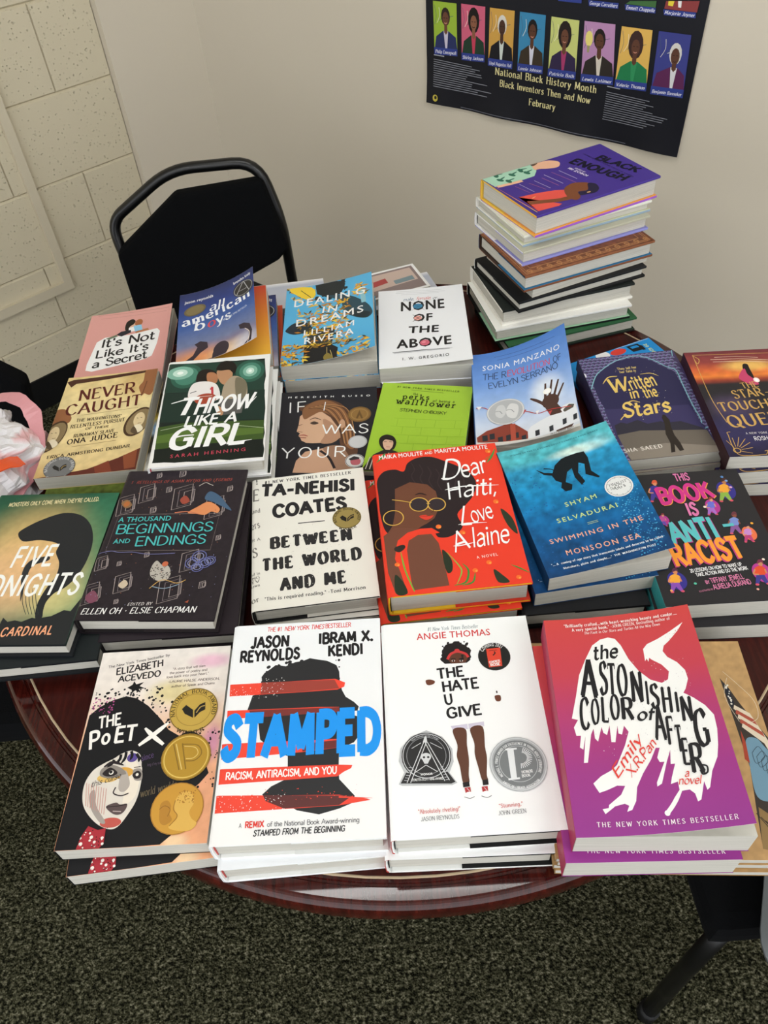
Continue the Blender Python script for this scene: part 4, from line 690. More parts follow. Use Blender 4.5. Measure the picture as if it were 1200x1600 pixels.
  ('T', 'of', 'C', 1.3, '1d1c1e', 6.68, 9.56, -0.095, 1.51, 1.15, 0, 0), ('T', 'A', 'd', 1.6, '1d1c1e', 7.94, 7.68, -0.115, 0.98, 3.05, 0, 0), 
  ('T', 'F', 'd', 1.6, '1d1c1e', 8.84, 7.12, -0.114, 0.7, 2.43, 0, 0), ('T', 'T', 'd', 1.6, '1d1c1e', 9.41, 6.42, -0.112, 0.64, 2.24, 0, 0), 
  ('T', 'E', 'd', 1.6, '1d1c1e', 9.66, 5.29, -0.109, 0.7, 2.16, 0, 0), ('T', 'R', 'd', 1.6, '1d1c1e', 10.18, 4.53, -0.107, 1.19, 2.38, 0, 0), 
  ('L','1d1c1e',.142,1,(1,1),[10.92,5.04,11.4,4.9,11.33,4.4,10.92,4.28,10.82,4.63]), ('T', 'Emily', 'c', 1.3, 'dd4038', 4.05, 4.56, 0.866, 4.24, 0.83, 0, 0), 
  ('T', 'X.R.Pan', 'c', 1.3, 'dd4038', 5.2, 4.56, 0.797, 3.85, 0.75, 0, 0), ('T', 'a', 'c', 1.3, 'd9443c', 9.44, 4.22, -0.023, 0.4, 0.66, 0, 0), 
  ('T', 'novel', 'c', 1.3, 'd9443c', 8.79, 3.66, -0.07, 1.85, 0.69, 0, 0), 
  ('T', '"Brilliantly crafted...with heart-wrenching beauty and candor....', 'S', 1, 'f3e9e6', 1.81, 19.53, 0.003, 10.85, 0.33, 0, 0), 
  ('T', 'A very special book."', 'S', 0, 'f3e9e6', 2.49, 19.04, 0.012, 3.57, 0.32, 0, 0), ('T', '-JOHN GREEN, bestselling author of', 's', 0, 'f3e9e6', 6.16, 19.09, 0.006, 5.72, 0.32, 0, 0), 
  ('T', 'The Fault in Our Stars and Turtles All the Way Down', 'si', 0, 'f3e9e6', 3.55, 18.62, 0.008, 7.25, 0.28, 0, 0), 
  ('T', 'THE NEW YORK TIMES BESTSELLER', 's', 1.1, 'efe3ea', 1.76, 0.76, -0.026, 10.95, 0.37, 0, 0.25), ]),
 'haiti': (15.1, 21.8, [
  ('G',(0,'e9412b'),(1,'e73f2b')), 
  ('P','2a2023',1,[.21,14.73,.24,17.21,1.13,18.66,2.52,18.86,3.52,18.39,4.13,19.75,5.47,20.53,7.13,20.41,8.55,19.5,10.04,18.35,11.16,17.2,11.71,15.37,11.09,13.37,10.08,12.04,8.82,10.6,9.11,8.63,7.67,7.46,6.28,7.48,5.51,8.43,1.82,8.6,.59,9.11,.18,11.98]), 
  ('L','3b2e31',.111,1,(1,1),[4.55,19.77,4.83,18.52,4.35,17.4,4.82,15.97]), ('L','3b2e31',.11,1,(1,1),[5.49,19.26,5.77,18.06,5.33,16.91,5.74,15.53]), 
  ('L','3b2e31',.11,1,(1,1),[6.43,18.76,6.7,17.61,6.31,16.42,6.66,15.1]), ('L','3b2e31',.109,1,(1,1),[7.36,18.27,7.63,17.16,7.28,15.93,7.57,14.66]), 
  ('L','3b2e31',.109,1,(1,1),[8.29,17.77,8.55,16.71,8.24,15.44,8.47,14.23]), ('L','3b2e31',.108,1,(1,1),[9.2,17.28,9.46,16.27,9.19,14.96,9.37,13.81]), 
  ('L','3b2e31',.108,1,(1,1),[10.11,16.8,10.37,15.83,10.14,14.49,10.26,13.38]), 
  ('P','6d4432',0,[2.22,15.58,4.06,16.47,6.02,15.8,6.88,14.54,6.98,12.85,6.69,11.43,6.19,10.36,5.27,9.68,4.59,9.32,3.6,8.52,2.29,8.19,.53,8.43,1.43,9.86,1.86,11.75]), 
  ('P','714737',0,[.28,8.47,1.65,9.48,3.04,9.29,5.38,8.45,6.17,6.65,6.39,3.69,6.52,.72,3.46,.61,.85,.4,.33,3.23]), 
  ('P','e9412b',0,[1.78,7.58,2.97,8.61,4.42,9.0,5.7,8.93,6.49,8.13,5.84,8.05,4.07,8.12,2.97,7.42,2.64,6.14,2.62,3.56,2.7,.31,2.1,.24,1.66,3.05,1.23,5.02,1.51,6.62]), 
  ('P','2f2a26',1,[1.38,6.64,2.29,6.91,2.5,6.48,1.87,5.91,1.34,6.15]), ('P','293324',1,[1.03,2.82,1.78,1.8,2.1,.24,.92,.34]), ('L','6fae3e',.174,1,(.3,.6),[1.94,5.9,2.17,3.3,2.83,.39]), 
  ('L','7fb648',.148,1,(.3,.3),[6.85,5.24,7.92,3.17,8.02,2.22,7.32,.77]), ('L','3f8a3c',.219,1,(.3,.3),[8.32,3.43,8.78,2.43,8.3,.95,7.06,.65]), 
  ('L','3f8a3c',.192,1,(.3,.4),[9.44,2.03,9.01,.85,7.88,.55]), ('P','293324',1,[6.41,5.63,7.21,4.22,7.11,2.65,6.48,2.57]), ('P','2c3626',1,[11.43,2.23,12.23,1.35,12.77,.36,11.6,.52]), 
  ('P','2c3626',1,[13.75,10.8,14.75,9.24,14.9,6.81,14.05,8.29]), ('L','4a8f42',.245,1,(.3,.3),[13.51,18.45,14.22,19.36,14.88,20.7]), ('L','4a8f42',.219,1,(.3,.3),[13.48,19.06,14.6,19.91]), 
  ('L','3f8a3c',.251,1,(.3,.3),[.43,20.37,1.36,21.47,1.74,22.67]), ('P','3f8a3c',1,[13.33,2.61,14.48,1.68,15.12,1.28,14.1,2.19]), ('E','f0722f',11.14,6.98,.3,.3,0), 
  ('E','f2a04a',11.25,6.87,.12,.13,0), ('E','f0722f',8.99,7.79,.3,.3,0), ('E','f2a04a',9.1,7.67,.13,.13,0), ('E','f0722f',11.11,3.22,.29,.28,0), ('E','f2a04a',11.22,3.11,.12,.13,0), 
  ('E','f0722f',13.43,11.93,.31,.33,0), ('E','f2a04a',13.54,11.81,.13,.14,0), ('E','f0722f',1.4,4.19,.29,.28,0), ('E','f2a04a',1.51,4.08,.12,.13,0), ('E','f0722f',9.49,2.33,.29,.28,0), 
  ('E','f2a04a',9.6,2.23,.12,.12,0), ('E','f0722f',7.04,21.87,.34,.37,0), ('E','f2a04a',7.16,21.73,.14,.17,0), ('E','f0722f',13.99,20.42,.33,.37,0), ('E','f2a04a',14.1,20.28,.14,.16,0), 
  ('E','f0722f',13.82,.84,.28,.27,0), ('E','f2a04a',13.92,.73,.12,.12,0), ('E','f0722f',6.47,8.99,.31,.31,0), ('E','f2a04a',6.59,8.87,.13,.14,0), ('E','342b30',4.72,12.69,1.04,1.04,0), 
  ('O','d8ad52',4.72,12.69,1.06,.124), ('E','342b30',6.71,12.41,.97,.97,0), ('O','d8ad52',6.71,12.41,.99,.124), ('L','d8ad52',.105,1,(1,1),[5.59,12.75,5.95,12.62]), 
  ('L','d8ad52',.105,1,(1,1),[3.89,13.1,2.82,13.51,1.74,13.85]), ('O','d8ad52',1.61,11.0,1.13,.122), ('L','1f1719',.159,1,(.3,.3),[4.44,14.25,5.05,14.42,5.75,14.06]), 
  ('P','d8402f',1,[4.51,10.84,5.22,10.96,5.54,10.77,6.14,10.79,5.74,10.32,5.13,10.22]), ('L','8c2a22',.052,1,(1,1),[4.55,10.8,6.08,10.73]), 
  ('L','50301f',.078,1,(1,1),[5.98,12.26,6.23,11.5,5.94,11.25]), ('T', 'MAIKA MOULITE', 'b', 0.02, 'f4f5f5', 0.75, 20.82, 0.005, 5.38, 0.69, 0, 0), 
  ('T', 'AND', 'b', 0.01, 'f4f5f5', 6.35, 20.89, 0.02, 0.98, 0.45, 0, 0), ('T', 'MARITZA MOULITE', 'b', 0.02, 'f4f5f5', 7.56, 20.92, -0.015, 6.5, 0.7, 0, 0), 
  ('T', 'D', 'C', 0.78, 'f4f5f5', 7.8, 16.39, -0.057, 2.21, 3.21, 0, 0), ('T', 'ear', 'C', 0.78, 'f4f5f5', 10.28, 16.31, 0.169, 3.27, 3.0, 0, 0), 
  ('L','f4f5f5',.162,1,(1,1),[7.81,16.51,8.29,16.24,9.36,16.48]), ('T', 'H', 'C', 0.78, 'f4f5f5', 8.11, 12.98, 0.119, 1.71, 2.6, 0, 0), 
  ('L','f4f5f5',.186,1,(.3,.3),[7.96,14.57,10.06,14.84,14.22,14.51]), ('T', 'aiti,', 'C', 0.78, 'f4f5f5', 9.94, 13.17, 0.007, 3.99, 2.74, 0, 0), 
  ('T', 'L', 'C', 0.78, 'f4f5f5', 8.9, 8.93, -0.039, 1.4, 2.79, 0, 0), ('T', 'ove', 'C', 0.78, 'f4f5f5', 10.33, 9.02, 0.216, 2.6, 2.56, 0, 0), 
  ('L','f4f5f5',.152,1,(.3,.3),[8.68,8.96,9.82,9.05,11.85,8.87]), ('T', 'A', 'C', 0.78, 'f4f5f5', 7.82, 5.05, 0.282, 1.77, 2.71, 0, 0), 
  ('T', 'laine', 'C', 0.78, 'f4f5f5', 9.76, 5.5, 0.055, 4.18, 2.81, 0, 0), ('L','f4f5f5',.149,1,(.3,.3),[7.7,5.95,8.58,5.93,10.12,6.18]), 
  ('T', 'A NOVEL', 'b', 0.01, 'f6d9d0', 9.91, 3.83, 0.073, 2.33, 0.37, 0, 0.2), ]),
 'coates': (13.7, 20.0, [
  ('G',(0,'e9e7de'),(1,'e6e3d9')), ('T', '#1 NEW YORK TIMES BESTSELLER', 'S', 1, '3a3938', 1.57, 19.11, -0.001, 10.66, 0.48, 0, 0.1), 
  ('T', 'TA-NEHISI', 'B', 1.2, '262527', 1.17, 17.07, -0.071, 11.46, 1.81, 0, 0), ('T', 'COATES', 'B', 1.2, '262527', 2.56, 13.38, -0.002, 8.82, 1.84, 0, 0), 
  ('L','2b2a2b',.135,0,(1,1),[5.42,11.91,8.49,11.8]), ('T', 'BETWEEN', 'S', 1.85, '2b2a2b', 2.23, 8.53, -0.01, 9.54, 1.57, 0, 0), 
  ('T', 'THE WORLD', 'S', 1.85, '2b2a2b', 1.3, 5.42, 0.001, 11.28, 1.6, 0, 0), ('T', 'AND ME', 'S', 1.85, '2b2a2b', 3.27, 2.39, 0.0, 7.38, 1.58, 0, 0), 
  ('S','cfccc4',5,160,3.59,1.32,11.26,11.45,.021,.059), ('T', '"This is required reading."', 's', 1.3, '2e2d2e', 1.45, 1.21, -0.008, 6.64, 0.46, 0, 0), 
  ('T', '-Toni Morrison', 's', 1.3, '2e2d2e', 8.24, 1.17, 0.001, 4.12, 0.46, 0, 0), ('T', '!', 's', 1.2, '7b7973', 0.5, 19.21, 0.033, 0.39, 1.14, 0, 0), 
  ('T', 'E', 's', 1.2, '7b7973', 0.12, 16.4, -0.009, 0.96, 1.88, 0, 0), ('T', 'and', 's', 1.2, '7b7973', 0.07, 14.35, 0.057, 1.01, 0.68, 0, 0), 
  ('T', 'ers', 's', 1.2, '7b7973', 0.03, 11.78, 0.173, 1.08, 1.15, 0, 0), ('T', 'R A', 's', 1.2, '7b7973', 0.09, 9.89, 0.09, 0.97, 0.42, 0, 0), 
  ('T', 'S', 's', 1.2, '7b7973', 0.15, 7.47, 0.073, 0.72, 1.36, 0, 0), ('T', 'ed in', 's', 1.2, '7b7973', -0.04, 4.85, 0.116, 1.07, 0.39, 0, 0), 
  ('T', 'ING', 's', 1.2, '7b7973', -0.08, 4.25, 0.132, 1.11, 0.38, 0, 0), ('T', 'TV', 's', 1.2, '7b7973', -0.03, 3.73, 0.145, 1.06, 0.38, 0, 0), 
  ('T', 'dawn', 's', 1.2, '7b7973', -0.13, 3.17, 0.118, 1.15, 0.38, 0, 0), ('T', 'or', 's', 1.2, '7b7973', 0.08, 1.06, 0.171, 0.94, 0.73, 0, 0), ('K','award_sticker'), 
  ('E','a28f52',11.09,11.84,1.68,1.68,0), ('O','7a6a34',11.09,11.84,1.61,.092), ('P','1c1a17',0,[10.29,12.02,10.61,12.29,11.05,11.83,11.0,11.21,10.46,11.61]), 
  ('P','1c1a17',0,[11.09,11.2,11.14,11.76,11.55,12.17,11.95,12.31,11.9,11.73,11.5,11.57]), ('L','c2a45a',.069,1,(1,1),[11.26,11.57,11.58,11.97,11.88,12.04]), 
  ('A', 'NATIONAL BOOK AWARD', 's', 1.3, '3a3218', 11.09, 11.84, 1.26, 205, -25, 0.34), ('A', 'WINNER', 's', 1.3, '3a3218', 11.09, 11.84, 1.59, 235, 305, 0.34), ('K',''), ]),
 'thou': (14.9, 22.2, [
  ('G',(0,'2b242a'),(1,'272126')), ('N',.12,2), ('T', '15 RETELLINGS OF ASIAN MYTHS AND LEGENDS', 'si', 1.2, '9a4238', 0.92, 20.01, 0.025, 12.36, 0.44, 0, 0.1), 
  ('L','7d7270',.064,0,(1,1),[.82,14.94,12.76,14.97,12.71,9.41,.81,9.37,.82,14.94]), ('L','a89c98',.09,0,(1,1),[2.29,19.35,3.87,20.01,4.26,17.32,2.64,16.69,2.29,19.35]), 
  ('L','7e7478',.09,0,(1,1),[2.8,19.15,4.03,19.66,4.33,17.56,3.07,17.07,2.8,19.15]), ('L','a89c98',.089,0,(1,1),[3.31,18.94,4.19,19.31,4.41,17.81,3.5,17.45,3.31,18.94]), 
  ('L','a89c98',.089,0,(1,1),[.05,17.53,1.79,18.24,2.26,15.32,.49,14.64,.05,17.53]), ('L','7e7478',.089,0,(1,1),[.62,17.3,1.97,17.86,2.33,15.59,.95,15.05,.62,17.3]), 
  ('L','a89c98',.089,0,(1,1),[1.18,17.08,2.15,17.48,2.41,15.85,1.42,15.46,1.18,17.08]), ('L','a89c98',.089,0,(1,1),[6.53,19.01,8.63,19.87,9.01,16.38,6.89,15.56,6.53,19.01]), 
  ('L','7e7478',.089,0,(1,1),[7.19,18.74,8.82,19.41,9.11,16.69,7.46,16.05,7.19,18.74]), ('L','a89c98',.089,0,(1,1),[7.85,18.48,9.02,18.96,9.22,17.0,8.03,16.54,7.85,18.48]), 
  ('L','a89c98',.087,0,(1,1),[10.84,17.07,12.74,17.83,12.99,14.74,11.07,14.0,10.84,17.07]), ('L','7e7478',.087,0,(1,1),[11.42,16.83,12.9,17.42,13.09,15.01,11.59,14.44,11.42,16.83]), 
  ('L','a89c98',.087,0,(1,1),[12.0,16.6,13.06,17.02,13.2,15.29,12.11,14.88,12.0,16.6]), ('L','a89c98',.088,0,(1,1),[12.98,19.27,13.48,19.47,13.54,18.63,13.02,18.43,12.98,19.27]), 
  ('L','7e7478',.088,0,(1,1),[13.13,19.2,13.52,19.36,13.57,18.71,13.17,18.55,13.13,19.2]), ('L','a89c98',.088,0,(1,1),[13.28,19.14,13.56,19.25,13.6,18.78,13.31,18.67,13.28,19.14]), 
  ('L','a89c98',.087,0,(1,1),[4.39,15.93,4.93,16.14,5.05,15.26,4.5,15.05,4.39,15.93]), ('L','7e7478',.087,0,(1,1),[4.56,15.86,4.98,16.03,5.07,15.34,4.65,15.17,4.56,15.86]), 
  ('L','a89c98',.087,0,(1,1),[4.73,15.79,5.03,15.91,5.1,15.42,4.79,15.3,4.73,15.79]), ('L','a89c98',.082,0,(1,1),[9.67,8.87,11.4,9.54,11.66,6.87,9.9,6.23,9.67,8.87]), 
  ('L','7e7478',.082,0,(1,1),[10.2,8.68,11.56,9.19,11.75,7.11,10.37,6.61,10.2,8.68]), ('L','a89c98',.082,0,(1,1),[10.74,8.48,11.71,8.85,11.85,7.35,10.85,6.99,10.74,8.48]), 
  ('L','a89c98',.081,0,(1,1),[2.99,5.7,4.54,6.3,4.91,3.93,3.33,3.35,2.99,5.7]), ('L','7e7478',.081,0,(1,1),[3.49,5.53,4.7,5.99,4.98,4.14,3.74,3.69,3.49,5.53]), 
  ('L','a89c98',.081,0,(1,1),[3.99,5.35,4.85,5.69,5.05,4.36,4.17,4.04,3.99,5.35]), ('L','a89c98',.08,0,(1,1),[8.07,5.04,10.12,5.81,10.46,2.75,8.38,2.01,8.07,5.04]), 
  ('L','7e7478',.08,0,(1,1),[8.71,4.81,10.31,5.41,10.56,3.03,8.94,2.45,8.71,4.81]), ('L','a89c98',.079,0,(1,1),[9.35,4.59,10.49,5.02,10.67,3.31,9.51,2.89,9.35,4.59]), 
  ('L','a89c98',.081,0,(1,1),[-.26,4.35,1.43,5.0,1.89,2.43,.17,1.8,-.26,4.35]), ('L','7e7478',.08,0,(1,1),[.29,4.16,1.61,4.66,1.97,2.66,.62,2.17,.29,4.16]), 
  ('L','a89c98',.08,0,(1,1),[.84,3.97,1.79,4.33,2.04,2.89,1.07,2.54,.84,3.97]), ('L','a89c98',.079,0,(1,1),[12.45,4.86,13.03,5.08,13.1,4.22,12.51,4.01,12.45,4.86]), 
  ('L','7e7478',.079,0,(1,1),[12.63,4.8,13.08,4.97,13.14,4.3,12.67,4.13,12.63,4.8]), ('L','a89c98',.079,0,(1,1),[12.8,4.74,13.13,4.86,13.17,4.38,12.84,4.26,12.8,4.74]), 
  ('L','a89c98',.082,0,(1,1),[2.64,7.73,3.01,7.88,3.11,7.29,2.72,7.15,2.64,7.73]), ('L','7e7478',.082,0,(1,1),[2.76,7.69,3.05,7.8,3.12,7.35,2.82,7.23,2.76,7.69]), 
  ('L','a89c98',.082,0,(1,1),[2.88,7.65,3.09,7.73,3.14,7.4,2.93,7.32,2.88,7.65]), ('L','a89c98',.083,0,(1,1),[5.42,9.02,5.84,9.18,5.94,8.52,5.5,8.36,5.42,9.02]), 
  ('L','7e7478',.083,0,(1,1),[5.56,8.97,5.88,9.09,5.96,8.58,5.62,8.45,5.56,8.97]), ('L','a89c98',.083,0,(1,1),[5.69,8.92,5.93,9.01,5.98,8.64,5.73,8.55,5.69,8.92]), 
  ('L','a89c98',.089,0,(1,1),[5.57,19.23,6.07,19.43,6.18,18.58,5.66,18.38,5.57,19.23]), ('L','7e7478',.089,0,(1,1),[5.73,19.16,6.12,19.32,6.2,18.66,5.8,18.5,5.73,19.16]), 
  ('L','a89c98',.089,0,(1,1),[5.89,19.1,6.17,19.21,6.23,18.74,5.94,18.62,5.89,19.1]), ('L','a89c98',.079,0,(1,1),[3.73,2.54,4.09,2.67,4.18,2.13,3.81,2.0,3.73,2.54]), 
  ('L','7e7478',.079,0,(1,1),[3.85,2.5,4.13,2.6,4.2,2.18,3.91,2.08,3.85,2.5]), ('L','a89c98',.079,0,(1,1),[3.96,2.46,4.17,2.53,4.21,2.23,4.01,2.16,3.96,2.46]), 
  ('L','a89c98',.083,0,(1,1),[13.05,11.45,13.48,11.62,13.53,10.94,13.09,10.77,13.05,11.45]), ('L','7e7478',.083,0,(1,1),[13.18,11.4,13.52,11.53,13.56,11.0,13.21,10.87,13.18,11.4]), 
  ('L','a89c98',.083,0,(1,1),[13.31,11.35,13.55,11.44,13.58,11.06,13.33,10.97,13.31,11.35]), ('L','a89c98',.091,0,(1,1),[6.6,22.01,7.2,22.27,7.33,21.22,6.71,20.98,6.6,22.01]), 
  ('L','7e7478',.091,0,(1,1),[6.79,21.94,7.26,22.13,7.36,21.32,6.87,21.13,6.79,21.94]), ('L','a89c98',.091,0,(1,1),[6.98,21.86,7.32,22.0,7.39,21.41,7.04,21.27,6.98,21.86]), 
  ('L','a89c98',.091,0,(1,1),[3.84,21.62,4.3,21.81,4.41,21.01,3.94,20.82,3.84,21.62]), ('L','7e7478',.091,0,(1,1),[3.99,21.56,4.35,21.71,4.43,21.09,4.06,20.94,3.99,21.56]), 
  ('L','a89c98',.091,0,(1,1),[4.14,21.5,4.39,21.61,4.46,21.16,4.19,21.05,4.14,21.5]), ('L','a89c98',.083,0,(1,1),[.1,8.22,1.26,8.68,1.58,6.85,.39,6.41,.1,8.22]), 
  ('L','7e7478',.083,0,(1,1),[.48,8.09,1.38,8.44,1.63,7.02,.71,6.67,.48,8.09]), ('L','a89c98',.083,0,(1,1),[.86,7.95,1.51,8.2,1.69,7.18,1.02,6.93,.86,7.95]), 
  ('P','d98c5c',1,[8.97,15.06,10.02,16.06,10.91,16.74,11.71,16.55,12.63,15.68,12.5,15.0,11.72,15.19,11.06,14.69,10.02,14.87]), 
  ('P','46607c',1,[10.55,17.27,10.95,18.49,12.24,17.76,13.23,16.53,14.08,15.32,12.82,16.02,11.67,16.73]), ('L','c9785a',.127,1,(1,1),[7.45,15.08,8.93,15.23,10.27,14.87]), 
  ('P','9a4a3c',1,[7.62,17.14,8.12,17.84,8.82,16.95,8.16,16.44]), ('P','b5afa6',1,[7.04,7.87,7.78,7.26,8.53,7.1,9.01,6.06,8.74,5.18,7.84,5.04,6.83,5.78,6.66,6.97]), 
  ('S','57504e',3,60,6.7,5.18,8.98,7.27,.048,.096), ('E','c46a4a',8.1,7.4,.34,.37,0), ('L','c9a05a',.093,1,(1,1),[7.15,4.04,8.27,5.18,10.01,4.74,10.85,5.17]), 
  ('L','8fa5b8',.094,1,(1,1),[7.31,4.32,8.78,4.03,10.28,4.59]), ('O','656aa0',11.06,7.53,.73,.108), ('O','8d92bd',11.06,7.53,.45,.081), ('O','656aa0',11.7,8.44,.78,.109), 
  ('O','8d92bd',11.7,8.44,.48,.082), ('O','656aa0',12.48,7.52,.68,.107), ('O','8d92bd',12.48,7.52,.41,.081), ('O','656aa0',13.02,7.82,.58,.108), ('O','8d92bd',13.02,7.82,.36,.081), 
  ('O','656aa0',11.77,6.93,.63,.107), ('O','8d92bd',11.77,6.93,.38,.08), ('L','6a6a94',.098,1,(1,1),[-.14,8.85,1.44,9.3,2.49,9.08,3.94,9.12,5.96,8.8,8.84,8.92]), 
  ('P','c9b8a0',1,[3.63,4.49,4.14,5.21,4.65,4.63,4.22,4.05]), ('P','7d4a5c',1,[.45,2.93,1.13,3.78,1.94,2.65,1.18,2.09]), ('P','8a6a4a',1,[.63,16.73,1.27,17.25,2.02,16.36,1.39,15.86]), 
  ('E','b06a3a',1.33,16.55,.36,.43,0), ('S','a86a4a',12,60,-3.2,2.86,17.05,21.88,.027,.068), ('S','8d92bd',13,30,-1.75,1.22,16.88,10.12,.025,.05), 
  ('L','c9c2ba',.078,1,(1,1),[9.47,19.42,10.14,19.95,10.72,19.68,11.15,19.46]), ('P','a3543c',0,[11.38,2.19,11.78,2.47,11.74,2.11]), 
  ('T', 'A THOUSAND', 'b', 0.02, '4fb9b9', 1.09, 13.66, 0.029, 6.18, 0.74, 0, 0), ('T', 'BEGINNINGS', 'n', 1.3, '4fb9b9', 1.22, 11.85, 0.028, 11.28, 1.39, 0, 0), 
  ('T', 'AND', 'b', 0.02, '4fb9b9', 1.39, 10.37, 0.054, 1.95, 0.65, 0, 0), ('T', 'ENDINGS', 'n', 1.3, '4fb9b9', 3.95, 10.0, 0.04, 8.1, 1.35, 0, 0), 
  ('T', 'EDITED BY', 'si', 1.2, 'd9d4d2', 5.36, 1.75, 0.039, 2.61, 0.36, 0, 0.1), ('T', 'ELLEN OH * ELSIE CHAPMAN', 'si', 1.1, 'ecebe9', 0.62, 0.66, 0.02, 12.23, 0.74, 0, 0), ]),
 'five': (14.9, 21.6, [
  ('G',(0,'22503c'),(.25,'2f6448'),(.6,'4d8a66'),(.8,'3d7c60'),(1,'23282a')), ('B','dcb878',.95,7.36,12.68,5.76,5.73,1.2), ('B','e6b888',.8,6.4,8.42,6.31,4.76,1.2), 
  ('B','3a7d5c',.6,14.23,16.4,3.06,5.58,1.0), ('B','d8cf8a',.6,11.98,6.0,2.83,2.4,1.0), ('N',.06,1.5), 
  ('P','25282a',0,[-2.63,2.62,2.23,3.23,7.1,2.62,7.15,3.43,7.81,2.88,8.56,3.06,9.32,2.86,10.29,3.38,10.79,3.24,12.3,3.55,13.45,4.3,14.19,4.15,15.74,5.93,17.76,-1.03,-.72,-1.59]), 
  ('P','25272a',1,[4.61,15.16,4.99,16.05,6.77,17.44,9.04,18.41,11.22,18.0,12.83,16.44,13.77,14.12,13.98,11.59,13.61,9.17,12.71,7.42,11.68,6.57,11.17,5.45,11.19,4.33,11.35,3.37,10.66,3.3,10.26,5.18,10.54,7.17,11.09,8.92,10.88,10.74,10.01,12.3,9.85,13.58,7.59,14.21,5.63,14.06]), 
  ('P','2d3033',1,[7.74,7.22,7.16,9.0,7.12,10.51,7.79,11.42,9.35,11.76,9.48,11.13,8.0,10.43,7.84,8.98,8.07,7.21,8.27,5.49]), ('L','2f3a38',.072,1,(.2,.8),[8.02,7.22,8.51,5.49,9.45,3.81]), 
  ('L','2f3a38',.072,1,(.2,.8),[8.36,7.21,8.89,5.48,9.8,3.8]), ('L','2f3a38',.072,1,(.2,.8),[8.69,7.2,9.26,5.48,10.14,3.8]), ('L','2f3a38',.072,1,(.2,.8),[9.03,7.2,9.64,5.47,10.49,3.79]), 
  ('L','2f3a38',.072,1,(.2,.8),[9.36,7.19,10.02,5.47,10.84,3.79]), ('T', "MONSTERS ONLY COME WHEN THEY'RE CALLED.", 'B', 0.75, 'e3d7a8', 1.84, 19.62, 0.061, 10.94, 0.62, 0, 0.08), 
  ('T', 'FIVE', 'm', 1, 'f3f4f0', 5.38, 10.24, 0.064, 4.67, 2.82, 0.12, 0.12), ('T', 'MIDNIGHTS', 'm', 1, 'f3f4f0', 1.5, 6.18, 0.023, 12.73, 2.73, 0.08, 0.1), 
  ('T', 'ANN DAVILA CARDINAL', 'B', 0.8, 'efa980', 0.3, 0.72, 0.045, 12.8, 1.03, 0.12, 0.15), ]),
 'never': (13.3, 21.1, [
  ('G',(0,'e0c88c'),(.4,'e8d6a0'),(1,'dcc188')), ('N',.08,.8), ('B','c9a566',.6,10.71,18.94,2.26,3.63,1.0), ('B','b98d50',.5,.4,.34,2.04,1.88,1.0), 
  ('P','5f2a20',0,[-.01,-.57,6.71,.94,10.55,2.57,13.5,4.08,13.46,-.02]), ('P','7d3a28',0,[7.6,1.27,9.34,2.2,10.13,-.45,7.97,-.61]), ('P','8a4a30',0,[11.14,2.85,12.9,3.84,13.08,.47,11.71,.3]), 
  ('P','4a2a1e',0,[.01,20.08,.86,20.51,5.31,20.68,13.29,21.22,13.35,20.67,5.83,19.87,1.45,19.51,.87,18.74]), 
  ('P','96623f',1,[11.57,21.02,13.3,21.1,13.49,17.27,13.0,15.13,12.07,15.57,11.77,15.24,11.04,17.16,11.49,18.51]), ('L','6b4229',.149,1,(1,1),[12.04,18.4,11.91,16.72,11.75,15.35]), 
  ('P','96623f',1,[-.57,13.11,.95,13.83,2.39,11.83,2.04,10.58,1.07,11.15,.69,9.77,-.27,9.66]), ('T', 'NEVER', 's', 1.15, '5a1e1a', 2.61, 15.47, 0.08, 8.25, 2.37, 0, 0), 
  ('T', 'CAUGHT', 's', 1.15, '5a1e1a', 1.39, 12.36, 0.078, 10.87, 2.26, 0, 0), ('L','8a6a40',.055,0,(1,1),[3.74,12.14,11.63,12.56]), 
  ('T', "THE WASHINGTONS'", 's', 1.2, '2f211a', 3.26, 10.75, 0.01, 6.32, 0.64, 0, 0), ('T', 'RELENTLESS PURSUIT', 's', 1.2, '2f211a', 2.74, 9.45, 0.059, 7.51, 0.72, 0, 0), 
  ('T', 'OF THEIR', 's', 1.2, '2f211a', 4.93, 8.86, 0.017, 3.21, 0.44, 0, 0), ('T', 'RUNAWAY SLAVE', 's', 1.2, '2f211a', 3.59, 7.47, 0.06, 5.6, 0.66, 0, 0), 
  ('T', 'ONA JUDGE', 's', 1.2, '2f211a', 2.97, 6.15, 0.076, 6.92, 0.99, 0, 0), ('T', 'ERICA ARMSTRONG DUNBAR', 's', 1.2, '2f211a', 0.89, 3.61, 0.072, 11.0, 0.58, 0, 0), 
  ('L','8a6a40',.052,0,(1,1),[3.76,5.61,9.64,6.04]), ('E','4a3422',12.08,9.5,1.73,3.02,-.25), ('E','8a7654',12.18,9.48,1.52,2.66,-.25), ('E','dcc79c',12.22,9.88,.78,1.52,0), 
  ('P','e8dcc0',1,[11.63,8.47,12.44,8.84,13.04,7.85,12.35,7.18]), ('P','5a4a36',1,[11.36,7.62,11.72,8.55,12.43,7.07,11.99,6.94]), ('L','5a4630',.087,1,(1,1),[11.84,10.25,12.05,10.16]), 
  ('L','5a4630',.087,1,(1,1),[12.37,10.26,12.58,10.18]), ('L','7a5c3c',.086,1,(1,1),[12.14,9.09,12.6,9.11]), ('E','4a3422',.59,8.02,1.63,3.29,-.25), ('E','8a7654',.69,8.0,1.41,2.92,-.25), 
  ('E','dcc79c',.7,8.4,.74,1.65,0), ('P','e8dcc0',1,[.22,6.99,1.02,7.36,1.73,6.38,1.08,5.71]), ('P','5a4a36',1,[.02,6.15,.3,7.08,1.17,5.6,.73,5.47]), 
